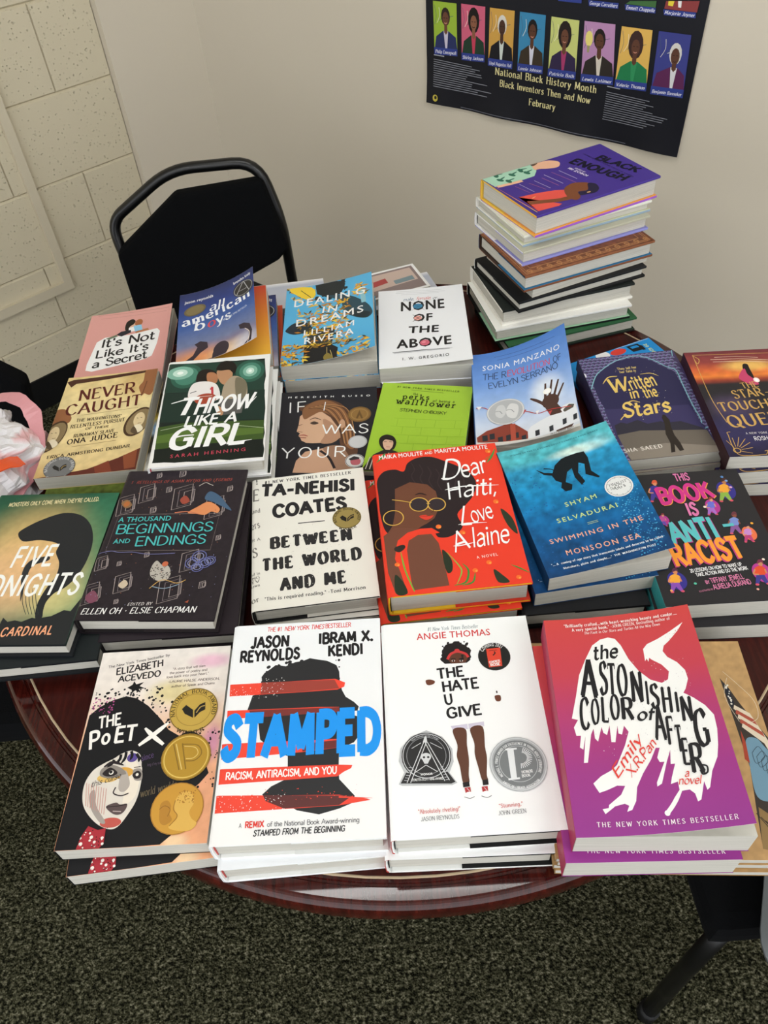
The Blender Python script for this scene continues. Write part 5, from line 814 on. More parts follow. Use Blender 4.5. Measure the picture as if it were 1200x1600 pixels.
  ('L','5a4630',.091,1,(1,1),[.27,8.77,.5,8.68]), ('L','5a4630',.091,1,(1,1),[.82,8.79,1.05,8.7]), ('L','7a5c3c',.09,1,(1,1),[.69,7.61,1.16,7.64]), ('K','award_sticker'), 
  ('E','77797c',3.0,1.69,2.05,2.05,0), ('O','5b5d60',3.0,1.69,1.97,.118), ('P','1d1d1f',0,[2.03,1.86,2.29,2.19,2.95,1.68,3.12,.96,2.37,1.4]), 
  ('P','1d1d1f',0,[3.23,.95,3.08,1.59,3.4,2.09,3.8,2.26,3.95,1.59,3.56,1.4]), ('L','c2a45a',.081,1,(1,1),[3.29,1.39,3.5,1.85,3.82,1.94]), 
  ('A', 'NATIONAL BOOK AWARD', 's', 1.3, 'c9cacc', 3.0, 1.69, 1.52, 205, -25, 0.43), ('A', 'FINALIST', 's', 1.3, 'c9cacc', 3.0, 1.69, 1.93, 230, 310, 0.43), ('K',''), ]),
 'throw': (14.3, 21.6, [
  ('G',(0,'eceeec'),(1,'ecebe9')), 
  ('P','15211d',0,[.15,20.97,1.49,20.97,2.85,20.81,4.18,20.9,5.53,20.75,6.87,20.75,8.21,20.79,9.56,20.64,10.89,20.71,12.24,20.58,13.58,20.62,13.58,20.35,13.72,18.44,13.88,16.58,13.73,14.8,13.81,13.03,13.96,11.29,14.08,9.59,14.03,7.95,14.03,6.34,14.21,4.74,14.02,3.23,14.26,1.69,14.16,.23,14.15,.26,12.8,.33,11.45,.32,10.11,.2,8.74,.49,7.4,.4,6.04,.44,4.68,.59,3.32,.59,1.94,.82,.58,.88,.52,.82,.6,2.28,.51,3.8,.45,5.34,.48,6.9,.42,8.51,.34,10.16,.44,11.82,.37,13.53,.22,15.31,.27,17.09,.22,18.93,.27,20.79]), 
  ('P','1f3d33',0,[.13,21.16,13.59,20.17,13.73,13.6,.26,14.64]), ('P','1a3029',0,[.27,14.53,13.86,13.58,13.98,7.48,.39,8.52]), ('E','2c5c4c',2.87,18.06,2.15,2.72,0), 
  ('E','2c5c4c',11.65,18.02,1.99,2.53,0), ('E','47816e',2.87,18.06,1.61,2.04,0), ('E','47816e',11.65,18.02,1.5,1.9,0), ('E','7fb3a0',1.94,18.86,1.83,1.49,0), 
  ('E','7fb3a0',11.65,18.02,1.0,1.27,0), ('E','c3e0d3',1.94,18.86,1.02,.83,0), ('E','c3e0d3',11.65,18.02,.56,.71,0), ('E','edf7f1',1.94,18.86,.44,.36,0), ('E','edf7f1',11.65,18.02,.24,.3,0), 
  ('P','3c5424',0,[.39,7.55,3.96,8.04,13.98,7.28,14.07,3.62,.55,3.32]), ('P','55702f',0,[.45,5.88,5.36,6.65,14.02,5.74,14.03,4.7,.52,4.47]), ('L','c9d6b8',.064,0,(1,1),[.78,6.92,4.01,7.55]), 
  ('L','c9d6b8',.064,0,(1,1),[10.37,6.7,14.02,5.74]), ('P','141c18',0,[.49,3.33,7.2,3.6,14.07,3.62,14.15,.23,.64,.85]), 
  ('P','1c1512',1,[4.3,17.3,4.65,18.92,5.81,19.2,6.97,18.3,7.02,16.91,6.05,16.5,5.29,13.93,4.71,14.81]), ('P','b27a56',1,[5.73,18.2,6.56,18.36,7.25,17.43,7.22,16.07,6.53,15.62,5.88,16.53]), 
  ('P','e9e5e3',1,[3.6,14.96,4.23,16.33,6.06,16.39,7.42,15.23,7.73,12.29,4.79,12.34,3.67,13.11]), ('L','2a2a30',.135,1,(1,1),[3.82,14.14,4.58,14.46]), 
  ('T', '1', 'B', 0, 'c23a44', 6.63, 12.96, 0.102, 0.65, 2.04, 0, 0), ('P','b27a56',0,[3.54,13.39,4.59,12.73,3.8,12.47]), 
  ('P','b98b68',1,[7.05,18.57,8.36,19.23,9.23,17.98,9.09,16.07,8.31,15.37,7.57,16.29]), ('P','1a1412',1,[6.91,19.04,7.57,20.65,8.95,20.56,9.72,19.2,9.48,17.66,8.74,18.61,7.56,18.61]), 
  ('P','a99a84',1,[8.12,13.54,8.31,15.37,9.35,17.13,10.74,16.38,11.44,14.66,11.19,11.56,8.23,12.07]), ('P','77705c',1,[9.73,16.53,10.92,16.09,11.45,14.4,11.02,11.58,10.19,11.95]), 
  ('P','5a5a58',0,[7.73,12.29,11.32,12.05,11.01,9.06,8.32,8.93]), ('E','a3442e',6.0,12.63,1.47,1.16,0), ('L','e5d8d0',.1,1,(1,1),[5.04,13.18,6.84,13.19]), 
  ('P','b98b68',1,[7.51,11.04,8.54,10.14,8.48,8.91,7.79,9.49]), ('L','f4f5f5',.434,1,(.4,.6),[1.55,12.22,4.38,13.17]), ('T', 'T', 'H', 1, 'f4f5f5', 2.37, 9.73, -0.009, 2.37, 3.19, 0.2, 0), 
  ('T', 'HROW', 'H', 0.9, 'f4f5f5', 4.75, 9.61, 0.06, 7.66, 3.0, 0.2, 0), ('L','f4f5f5',.295,1,(.6,.3),[12.03,10.93,12.81,12.21]), 
  ('T', 'LIKE A', 'H', 0.85, 'f4f5f5', 3.72, 7.3, 0.024, 6.76, 1.89, 0.15, 0), ('T', 'GIRL', 'H', 0.9, 'f4f5f5', 2.11, 3.12, 0.017, 9.96, 3.7, 0.15, 0), 
  ('L','f4f5f5',.249,1,(.8,.3),[11.35,3.52,12.63,3.67]), ('L','f4f5f5',.251,1,(.4,.7),[2.3,3.55,3.01,5.3,5.17,5.49]), 
  ('T', 'SARAH HENNING', 'b', 0.01, 'c4485c', 2.64, 1.48, 0.014, 9.36, 0.59, 0, 0.35), ]),
 'notlike': (13.6, 20.8, [
  ('G',(0,'dda29b'),(1,'d99c95')), ('L','a87a76',.07,0,(1,1),[1.14,20.49,13.09,19.87]), ('L','b07f7a',.055,0,(1,1),[1.73,19.52,12.78,18.96]), 
  ('P','f3f3f3',0,[3.25,13.9,7.07,13.81,11.64,14.5,12.17,13.63,12.01,10.56,11.51,7.45,10.56,6.8,2.52,5.09,1.51,5.52,1.45,7.13,2.08,12.82]), ('E','e2b9a0',7.35,16.33,.6,1.09,0), 
  ('P','17140f',1,[6.24,15.57,6.28,17.45,7.12,18.15,7.72,17.5,7.51,16.64,6.98,16.08,6.75,14.76]), ('E','a8663f',8.35,16.91,.64,.94,0), 
  ('P','8cc9ea',0,[7.57,16.14,8.83,16.23,9.26,14.48,7.97,14.46]), ('P','efefef',0,[6.82,15.78,7.6,15.92,7.95,14.67,6.98,14.5]), 
  ('P','22222c',0,[5.01,14.3,5.72,15.02,7.22,15.13,7.39,14.4,5.91,13.61]), ('P','b97a52',0,[7.97,14.46,10.06,14.96,10.31,14.43,8.23,13.93]), 
  ('P','6b7a62',0,[3.43,13.52,5.01,14.3,5.29,13.76,3.97,13.19]), ('T', "It's Not", 'h', 1.15, '1d1c1e', 3.0, 11.15, 0.061, 8.62, 2.12, 0, 0), 
  ('T', "Like It's", 'h', 1.15, '1d1c1e', 2.53, 8.49, 0.076, 8.36, 1.98, 0, 0), ('T', 'a Secret', 'h', 1.15, '1d1c1e', 2.45, 5.95, 0.127, 8.51, 1.92, 0, 0), ]),
 'aab': (13.8, 19.4, [
  ('G',(0,'26305f'),(.25,'2b3f86'),(.5,'3c5da0'),(.75,'6f7ba0'),(1,'a07a78')), ('B','e89a62',.95,3.3,-.25,4.43,3.32,1.0), ('B','f3d2a8',.8,8.82,-.24,3.43,2.48,1.0), 
  ('B','c8d3e8',.6,11.88,.28,2.39,2.4,1.0), ('N',.05,1), ('T', 'jason reynolds', 'b', 0.02, 'f4f5f5', 0.84, 16.53, -0.019, 4.92, 0.79, 0, 0), 
  ('T', 'brendan kiely', 'b', 0.02, 'f4f5f5', 9.65, 17.24, 0.128, 3.61, 0.79, 0, 0), ('T', 'all', 's', 1, 'f0f3f8', 5.14, 12.6, -0.099, 2.97, 2.35, 0, 0), 
  ('T', 'american', 's', 1.3, 'f0f3f8', 0.73, 10.18, 0.119, 12.63, 2.22, 0, 0), ('T', 'b', 's', 1, 'f0f3f8', 2.56, 8.44, -0.094, 2.08, 2.48, 0, 0), 
  ('T', 'o', 's', 1, 'd84a52', 4.81, 8.29, -0.152, 1.55, 2.4, 0, 0), ('T', 'ys', 's', 1, 'f0f3f8', 6.43, 8.29, 0.06, 2.98, 2.37, 0, 0), 
  ('T', 'A NEW YORK TIMES BESTSELLER', 'b', 0.02, 'c9d3e6', 7.21, 8.43, 0.172, 5.06, 0.47, 0, 0), 
  ('P','352a36',0,[5.61,-1.46,5.72,1.06,6.14,2.52,7.2,3.03,8.23,1.78,8.22,.33,7.81,-.45,8.21,-1.35,9.97,-1.45,11.3,-.68,12.34,.98,12.31,2.53,11.6,3.82,10.65,4.3,10.4,5.53,11.45,5.37,12.55,4.41,12.97,2.51,12.67,.22,11.83,-1.51,9.94,-2.65,7.6,-2.35]), 
  ('L','e6d8c8',.125,1,(1,1),[11.6,3.82,12.38,2.49,12.26,1.01,11.3,-.68,8.01,-1.27]), ('E','352a36',7.2,1.6,1.36,1.74,0), ('P','352a36',0,[3.8,-2.7,5.51,.18,9.2,-1.02,10.28,-5.01]), 
  ('P','352a36',0,[.24,.05,2.56,2.05,3.22,3.82,2.74,4.73,3.66,5.21,4.81,4.47,4.96,3.05,3.71,2.24,2.14,.2,1.22,-.45]), ('K','award_sticker'), ('E','6f6344',2.63,14.06,1.85,1.47,.3), 
  ('E','85764f',2.63,14.06,1.5,1.16,.3), ('K',''), ('K','award_sticker'), ('E','1a1b22',11.6,14.81,2.01,2.26,.4), ('O','a9adb8',11.6,14.81,1.82,.115), 
  ('L','c7cad2',.122,0,(1,1),[11.6,16.76,10.23,13.71]), ('L','c7cad2',.122,0,(1,1),[11.68,16.71,12.71,13.5]), ('L','c7cad2',.097,0,(1,1),[10.73,14.45,12.26,14.36]), ('K',''), ]),
 'deal': (14.0, 21.0, [
  ('G',(0,'58b2e2'),(.6,'5db8e6'),(1,'4fa6d8')), ('P','22292c',0,[4.69,20.92,5.78,21.59,7.56,21.2,9.59,20.6,9.52,18.57,8.81,16.71,6.78,16.53,5.0,18.15]), 
  ('S','22292c',4,60,4.74,15.58,9.71,22.25,.158,.444), ('P','2c4a58',1,[6.77,16.96,8.82,16.45,10.88,15.14,13.09,11.96,13.87,9.11,12.94,8.05,11.21,9.11,9.47,11.29,8.85,14.6]), 
  ('P','1f2f36',1,[10.48,11.41,12.36,10.19,13.52,9.24,12.94,8.05,11.07,9.42]), ('P','22303a',1,[.42,9.31,1.59,10.81,3.55,10.55,4.46,8.24,2.0,7.74,.59,8.52]), 
  ('P','8fc3d0',0,[11.9,16.34,12.79,16.27,12.94,12.53,12.21,12.55]), ('P','2a333a',0,[3.76,8.51,8.1,7.82,7.38,2.34,8.54,-.9,3.66,-.14]), 
  ('P','1b1d20',0,[3.34,4.84,7.06,4.11,8.48,2.38,8.31,-.35,5.0,-.21,3.39,-.03]), ('F',1,50,.11,16.41,4.77,21.84), ('F',2,190,3.8,3.54,10.41,15.49), ('F',3,90,.08,-1.05,3.69,5.17), 
  ('F',4,90,8.45,-2.61,12.94,3.81), ('F',5,24,10.86,14.89,12.94,18.61), ('F',6,50,1.99,6.61,6.17,14.65), ('P','f0cf3c',1,[.46,20.39,1.43,21.08,4.07,20.35,4.77,18.24,3.9,16.74,2.13,18.19]), 
  ('L','3a3a26',.125,1,(1,1),[2.34,19.94,4.02,17.47]), ('L','c9b06a',.089,1,(1,1),[6.81,3.03,6.95,-.28,7.71,-.35,7.33,2.12]), ('P','8a7a3a',1,[6.32,.89,6.99,1.55,7.7,.12,6.62,-.15]), 
  ('T', 'DEALIN', 'b', 0.015, 'f4f5f5', 1.25, 15.33, -0.012, 9.28, 1.89, 0, 0.12), ('T', 'G', 'b', 0.015, 'f4f5f5', 11.12, 15.21, -0.089, 1.83, 1.91, 0, 0), 
  ('T', 'IN', 'b', 0.015, 'f4f5f5', 5.79, 12.39, -0.111, 2.65, 1.68, 0, 0.2), ('T', 'DREAMS', 'b', 0.015, 'f4f5f5', 1.77, 9.81, 0.008, 10.82, 1.82, 0, 0.15), 
  ('T', 'LILLIAM', 'b', 0.01, 'f4f5f5', 3.06, 7.14, -0.028, 8.05, 1.38, 0, 0.15), ('T', 'RIVERA', 'b', 0.015, 'f4f5f5', 3.2, 4.89, -0.014, 7.7, 1.55, 0, 0.15), 
  ('T', 'AUTHOR OF THE EDUCATION OF MARGOT SANCHEZ', 'b', 0.01, 'd9b53a', 3.23, 4.23, -0.096, 7.55, 0.38, 0, 0), ]),
 'none': (13.3, 20.3, [
  ('G',(0,'eef0f4'),(1,'edeff2')), ('L','b9bcc2',.058,0,(1,1),[2.83,19.82,9.99,19.37]), ('L','b9bcc2',.058,0,(1,1),[2.74,19.4,10.54,18.84]), 
  ('L','b9bcc2',.058,0,(1,1),[3.59,18.83,9.5,18.58]), ('T', 'male,', 'c', 0, '4a6a8a', 3.82, 16.88, 0.067, 1.77, 0.89, 0, 0), 
  ('T', 'female,', 'c', 0, 'd8605c', 5.87, 16.95, -0.037, 2.37, 0.9, 0, 0), ('T', 'or...', 'c', 0, '4a4a50', 8.44, 16.83, -0.077, 1.15, 0.74, 0, 0), 
  ('T', 'NONE', 'b', 0.045, '1d1c1e', 3.32, 14.23, -0.03, 6.94, 2.47, 0, 0), ('T', 'OF', 'b', 0.045, '1d1c1e', 5.16, 11.18, -0.073, 3.06, 1.87, 0, 0), 
  ('T', 'THE', 'b', 0.045, '1d1c1e', 4.38, 8.19, -0.088, 4.64, 1.7, 0, 0), ('T', 'ABOVE', 'b', 0.045, '1d1c1e', 2.63, 4.6, -0.031, 8.09, 2.08, 0, 0), ('E','3f86ad',6.08,15.19,.72,.72,0), 
  ('L','1d1c1e',.115,0,(.3,.3),[5.08,16.45,7.15,13.88]), ('L','1d1c1e',.115,0,(.3,.3),[7.21,16.2,5.08,14.13]), ('E','e9a79c',5.94,11.93,.6,.6,0), 
  ('L','3a3030',.084,0,(1,1),[5.23,12.95,6.67,10.92]), ('L','3a3030',.084,0,(1,1),[6.76,12.79,5.16,11.08]), ('E','d2687a',6.72,5.39,.7,.7,0), ('E','e58c98',6.57,5.56,.3,.3,0), 
  ('L','4a4a4e',.158,1,(.5,.2),[1.98,3.65,3.96,3.62,6.31,3.62,10.64,3.33]), ('L','8a8a90',.052,1,(1,1),[2.13,3.36,6.3,3.36,10.23,3.22]), 
  ('T', 'I. W. GREGORIO', 'b', 0.01, '1d1c1e', 3.33, 1.56, -0.015, 6.72, 0.64, 0, 0.25), ]),
 'ifiwas': (13.5, 19.2, [
  ('G',(0,'25252c'),(1,'232228')), ('P','5d4030',1,[2.66,15.08,4.14,16.51,6.17,17.09,8.47,15.83,9.72,13.15,10.17,9.33,10.61,5.7,9.41,4.43,8.47,6.62,7.99,9.56,6.73,12.7]), 
  ('P','d3ab8d',0,[2.76,13.7,3.8,15.04,5.45,14.78,6.98,13.06,8.1,10.66,8.35,8.79,7.27,7.82,5.82,7.97,4.61,8.02,3.76,8.18,3.14,8.68,2.92,9.36,2.69,9.68,2.89,10.17,2.43,10.59,2.65,11.99]), 
  ('P','b58a6e',1,[5.98,12.78,7.49,11.48,8.35,9.16,7.27,7.82,5.7,7.98,6.28,9.74]), 
  ('P','8a5f40',1,[3.16,15.22,4.9,16.83,6.94,16.6,8.97,14.39,9.82,10.48,10.14,6.45,8.95,7.29,8.47,10.62,7.48,13.0,5.71,14.36,4.47,13.71,3.36,13.06]), 
  ('L','4a3122',.102,1,(1,1),[3.92,15.34,6.21,14.7,7.98,11.43,8.71,7.67]), ('L','b98a5c',.102,1,(1,1),[4.22,15.43,6.61,14.73,8.27,11.39,8.93,7.54]), 
  ('L','4a3122',.102,1,(1,1),[4.52,15.51,7.01,14.76,8.57,11.36,9.15,7.41]), ('L','b98a5c',.102,1,(1,1),[4.82,15.6,7.41,14.8,8.87,11.33,9.36,7.28]), 
  ('L','4a3122',.102,1,(1,1),[5.13,15.68,7.82,14.83,9.16,11.3,9.58,7.15]), ('L','b98a5c',.102,1,(1,1),[5.43,15.77,8.22,14.87,9.46,11.27,9.79,7.02]), 
  ('L','4a3122',.102,1,(1,1),[5.73,15.85,8.62,14.9,9.75,11.24,10.0,6.89]), ('L','b98a5c',.102,1,(1,1),[6.04,15.94,9.03,14.94,10.05,11.21,10.22,6.76]), 
  ('L','3a2a22',.151,1,(.4,.3),[4.12,12.79,4.86,13.17,5.74,12.62]), ('P','4a3a32',1,[4.21,12.13,4.75,12.45,5.38,12.01,4.76,11.77]), ('L','6a4a3c',.1,1,(1,1),[2.66,11.8,3.15,11.94]), 
  ('L','a03f3c',.173,1,(.5,.4),[2.76,9.74,3.47,9.74,3.97,9.47]), ('L','8a3434',.147,1,(1,1),[3.0,9.28,3.73,9.16]), ('L','8a6450',.099,1,(1,1),[2.58,10.57,3.2,10.36]), 
  ('E','c39a7d',8.6,11.55,.4,.91,0), ('P','caa084',0,[2.19,2.61,2.57,4.78,3.7,6.4,6.08,6.87,8.23,7.18,9.42,5.12,10.21,2.32,10.09,1.66]), 
  ('P','9a7660',1,[6.08,6.87,8.23,7.18,9.42,5.12,10.21,1.98,8.01,2.2,7.05,5.02]), ('L','241c22',.361,1,(1,1),[5.73,6.37,6.82,5.04,7.59,2.91]), 
  ('T', 'MEREDITH RUSSO', 'b', 0.02, 'f4f5f5', 0.89, 17.84, -0.07, 11.69, 0.37, 0, 0.9), ('T', 'IF', 'n', 1.1, 'f4f5f5', 1.12, 14.62, 0.018, 2.47, 2.19, 0, 0.25), 
  ('T', 'I', 'n', 1.1, 'f4f5f5', 5.9, 14.65, -0.109, 0.36, 1.81, 0, 0), ('T', 'WAS', 'n', 1.1, 'f4f5f5', 5.84, 9.75, -0.07, 6.34, 1.86, 0, 0.12), 
  ('T', 'YOUR', 'n', 1.1, 'f4f5f5', 0.55, 5.43, -0.056, 8.6, 1.97, 0, 0.2), ('K','award_sticker'), ('E','94703c',10.96,13.28,1.61,1.61,0), ('O','6d5028',10.96,13.28,1.5,.122), 
  ('O','b08c52',10.96,13.28,1.11,.091), ('P','6d5028',0,[10.46,12.49,10.98,14.17,11.45,12.38,11.2,12.33,10.96,13.09,10.7,12.39]), ('K',''), ('K','award_sticker'), 
  ('E','d6d9de',10.64,7.65,1.25,1.25,0), ('O','b9bdc4',10.64,7.65,1.15,.116), ('K',''), ('K','award_sticker'), ('E','dfe1e4',10.23,4.01,1.28,1.28,0), ('O','3a3a40',10.23,4.01,1.18,.084), 
  ('P','c96a78',1,[9.65,4.07,10.24,4.52,10.94,4.11,10.76,3.27,9.87,3.29]), ('P','2a2a30',0,[9.41,4.43,10.13,4.88,10.83,4.57,10.78,4.29,9.65,4.13]), ('K',''), ]),
 'perks': (12.6, 18.0, [
  ('G',(0,'a3c93f'),(1,'9bc237')), ('L','8db630',.07,0,(1,1),[2.69,10.47,12.32,10.09]), ('L','8db630',.071,0,(1,1),[3.18,10.34,3.18,8.9]), ('L','8db630',.072,0,(1,1),[5.7,10.26,5.68,8.8]), 
  ('L','8db630',.074,0,(1,1),[8.28,10.17,8.24,8.7]), ('L','8db630',.076,0,(1,1),[10.92,10.08,10.86,8.59]), ('L','8db630',.07,0,(1,1),[2.4,8.8,12.32,8.37]), 
  ('L','8db630',.071,0,(1,1),[4.05,8.71,4.05,7.29]), ('L','8db630',.072,0,(1,1),[6.57,8.61,6.55,7.17]), ('L','8db630',.074,0,(1,1),[9.15,8.5,9.1,7.05]), 
  ('L','8db630',.076,0,(1,1),[11.78,8.39,11.71,6.93]), ('L','8db630',.069,0,(1,1),[2.12,7.16,12.31,6.68]), ('L','8db630',.069,0,(1,1),[2.6,7.03,2.61,5.65]), 
  ('L','8db630',.071,0,(1,1),[5.06,6.91,5.05,5.52]), ('L','8db630',.072,0,(1,1),[7.58,6.79,7.55,5.38]), ('L','8db630',.074,0,(1,1),[10.15,6.66,10.09,5.24]), 
  ('L','8db630',.068,0,(1,1),[1.85,5.56,12.31,5.02]), ('L','8db630',.069,0,(1,1),[3.46,5.45,3.47,4.09]), ('L','8db630',.07,0,(1,1),[5.92,5.31,5.9,3.94]), 
  ('L','8db630',.072,0,(1,1),[8.43,5.18,8.39,3.79]), ('L','8db630',.074,0,(1,1),[11.0,5.03,10.93,3.63]), ('L','8db630',.067,0,(1,1),[1.58,4.0,12.3,3.39]), 
  ('L','8db630',.067,0,(1,1),[2.05,3.86,2.07,2.54]), ('L','8db630',.069,0,(1,1),[4.45,3.71,4.45,2.37]), ('L','8db630',.07,0,(1,1),[6.91,3.56,6.88,2.21]), 
  ('L','8db630',.072,0,(1,1),[9.41,3.4,9.37,2.04]), ('T', '#1 NEW YORK TIMES BESTSELLER', 'S', 1, '4a5a20', 2.11, 17.01, -0.056, 8.74, 0.33, 0, 0.2), 
  ('L','4a5a20',.049,0,(1,1),[4.19,16.55,8.66,16.2]), ('T', 'the', 'k', 1, '2a2f1a', 4.58, 15.47, 0.006, 0.67, 0.49, 0, 0), 
  ('T', 'perks', 'k', 1.2, '20240f', 3.22, 14.53, -0.001, 3.83, 1.09, 0, 0.12), ('T', 'of being a', 'k', 1, '2a2f1a', 7.41, 14.1, -0.021, 3.07, 0.49, 0, 0), 
  ('T', 'wallflower', 'k', 1.2, '20240f', 2.46, 13.53, -0.079, 8.35, 1.11, 0, 0.1), ('T', 'STEPHEN CHBOSKY', 'n', 1.3, '33391f', 3.17, 11.85, -0.075, 6.38, 0.62, 0, 0), 
  ('P','241d1a',1,[1.39,5.34,1.41,6.42,2.13,6.98,3.09,6.64,3.63,5.56,3.53,4.31,2.94,3.94,2.08,4.11]), ('P','d9b096',1,[1.85,5.71,2.36,6.15,3.15,5.73,3.25,4.66,2.79,3.87,2.15,4.46]), 
  ('L','241d1a',.091,1,(1,1),[2.04,5.53,2.34,5.61]), ('L','241d1a',.091,1,(1,1),[2.71,5.58,3.04,5.55]), ('L','a8505a',.09,1,(1,1),[2.47,4.58,2.92,4.58]), 
  ('P','241d1a',1,[1.45,6.13,2.27,6.8,3.37,6.28,3.09,5.81,2.15,6.0,1.75,5.35]), ('P','2c2824',0,[.1,.5,1.02,3.05,2.21,4.01,3.34,4.02,4.45,3.43,5.13,2.55,4.14,-.2,-.01,-.17]), 
  ('L','d9d2c4',.11,1,(1,1),[.65,2.53,.45,.33]), ('L','d9d2c4',.11,1,(1,1),[1.11,2.71,.97,.33]), ('L','d9d2c4',.111,1,(1,1),[1.57,2.88,1.49,.32]), 
  ('L','d9d2c4',.111,1,(1,1),[2.03,3.06,2.02,.32]), ('L','d9d2c4',.112,1,(1,1),[2.5,3.24,2.54,.32]), ('L','d9d2c4',.113,1,(1,1),[2.97,3.42,3.07,.31]), ]),
 'evelyn': (13.5, 19.5, [
  ('G',(0,'4f7fcc'),(.35,'6f9ade'),(.6,'9dbcea'),(.8,'cbd8ee'),(1,'d5d8dc')), ('B','eef4fb',.8,9.89,8.08,1.98,2.81,1.0), ('N',.03,1), ('L','35558f',.07,0,(1,1),[3.22,18.28,11.92,17.96]), 
  ('L','35558f',.069,0,(1,1),[3.57,17.5,11.17,17.19]), ('T', 'SONIA MANZANO', 'b', 0.0, 'f0f4f8', 1.38, 15.63, -0.059, 11.03, 1.07, 0, 0.12), 
  ('T', 'THE R', 'm', 0.6, '2c3a5c', 1.36, 13.51, -0.06, 3.33, 1.32, 0, 0), ('T', 'EVOLUTION', 'm', 0.6, 'd14853', 4.77, 13.39, -0.082, 6.04, 1.24, 0, 0), 
  ('T', 'OF', 'm', 0.6, '2c3a5c', 11.23, 12.87, -0.018, 1.14, 1.18, 0, 0), ('T', 'EVELYN SERRANO', 'm', 0.6, '2c3a5c', 2.05, 11.49, 0.006, 9.79, 1.22, 0, 0), 
  ('P','4f3730',0,[9.23,5.38,10.04,5.07,10.89,5.29,11.5,3.92,12.75,.87,12.22,-.01,10.4,.22,9.86,3.39]), ('E','4f3730',10.14,5.96,1.15,1.27,0), 
  ('L','4f3730',.391,1,(1,.6),[9.48,6.56,9.78,9.5]), ('L','4f3730',.386,1,(1,.6),[10.07,6.8,10.7,9.78]), ('L','4f3730',.379,1,(1,.6),[10.59,6.44,11.56,9.38]), 
  ('L','4f3730',.373,1,(1,.6),[10.88,5.76,12.17,8.33]), ('L','4f3730',.453,1,(1,.5),[9.32,5.67,8.47,6.72,7.56,7.57]), ('E','fdfcf6',9.88,7.98,.55,.55,0), ('E','ffffff',9.88,7.98,.3,.3,0), 
  ('P','8c4033',0,[.12,1.82,1.42,2.99,2.73,3.45,4.47,3.94,5.35,3.32,6.85,1.45,6.58,.18,2.18,.29,.19,.83]), 
  ('P','e2e5ea',0,[6.71,1.72,7.16,2.4,8.43,2.98,9.7,3.36,11.48,3.26,11.61,4.33,12.49,4.4,13.27,3.83,13.48,.84,8.16,.29,6.64,.17]), 
  ('P','5a564e',0,[11.52,3.6,12.47,4.23,13.13,3.88,12.93,3.39,11.76,3.16]), ('P','2f3238',0,[.81,2.1,1.49,2.19,1.51,1.13,.84,1.04]), 
  ('P','2f3238',0,[1.75,2.31,2.41,2.39,2.42,1.34,1.77,1.25]), ('P','2f3238',0,[2.79,1.52,3.43,1.61,3.43,.59,2.8,.49]), ('P','2f3238',0,[3.86,1.67,4.48,1.76,4.48,.75,3.85,.65]), 
  ('P','2f3238',0,[4.9,1.82,5.51,1.91,5.5,.91,4.89,.81]), ('P','2f3238',0,[5.84,1.08,6.44,1.17,6.42,.19,5.83,.09]), ('P','2f3238',0,[7.65,1.43,8.22,1.51,8.19,.55,7.62,.45]), 
  ('P','2f3238',0,[9.51,1.5,10.05,1.59,10.01,.64,9.47,.55]), ('P','2f3238',0,[11.33,1.99,11.86,2.07,11.8,1.14,11.28,1.05]), ('P','2f3238',0,[12.77,2.14,13.28,2.22,13.21,1.3,12.71,1.22]), 
  ('P','b0503f',0,[4.51,3.59,5.2,3.6,5.09,-.06,4.42,-.1]), ('L','b8433f',.124,1,(1,1),[.29,7.57,1.27,7.58,2.9,6.36,6.38,5.59,8.25,4.43,10.12,4.43,12.69,3.7]), 
  ('P','f0f0f2',0,[.31,7.93,1.01,7.88,.59,7.1]), ('P','c24a4a',0,[2.38,7.01,3.05,6.97,2.63,6.21]), ('P','f0f0f2',0,[4.34,6.14,4.97,6.11,4.57,5.37]), 
  ('P','c24a4a',0,[6.22,5.74,6.83,5.71,6.43,4.99]), ('P','f0f0f2',0,[7.98,4.95,8.55,4.93,8.17,4.22]), ('P','c24a4a',0,[9.64,4.2,10.19,4.18,9.81,3.5]), 
  ('P','f0f0f2',0,[11.26,3.87,11.79,3.86,11.42,3.19]), ('P','d8d5cf',0,[.08,.86,8.15,.16,13.57,.31,13.47,-.4,.04,.02]), 
  ('T', 'award-winning author', 'si', 1.2, '4a4a4c', 9.49, -0.02, 0.027, 3.15, 0.33, 0, 0), ('K','award_sticker'), ('E','bfc3c8',4.09,6.18,2.53,2.53,0), ('O','e3e5e8',4.09,6.18,2.38,.168), 
  ('P','d9dce0',1,[2.72,6.43,3.16,7.54,3.89,7.52,4.16,6.16,3.56,5.13,2.85,5.48]), ('P','e6e8eb',1,[4.18,6.4,4.8,7.57,5.74,7.06,5.78,5.81,5.28,4.63,4.34,5.11]), 
  ('L','8f949a',.096,1,(1,1),[2.72,6.43,3.28,6.48,3.6,5.86]), ('L','8f949a',.093,1,(1,1),[4.18,6.4,4.79,6.42,5.19,5.78]), ('K',''), ]),
 'written': (13.5, 21.1, [
  ('G',(0,'43395f'),(1,'4a4068')), ('Y','9a90c4','86b4bc',.62), 
  ('P','2b2950',0,[.58,15.43,1.57,17.09,3.02,18.48,4.8,19.67,6.77,20.23,8.55,20.17,10.01,19.07,11.06,17.41,12.12,16.35,12.08,13.51,11.84,9.19,11.79,5.83,12.13,4.53,12.29,-.54,2.12,-.31,1.05,-.19,1.04,6.79,.54,12.11]), 
  ('L','84c0c8',.135,1,(1,1),[.12,14.38,1.5,17.1,3.05,18.6,4.85,19.84,6.84,20.47,8.65,20.46,10.15,19.29,11.26,17.67,12.36,16.54,12.21,13.48,12.0,9.16,11.95,5.81,11.06,4.3,12.32,4.6]), 
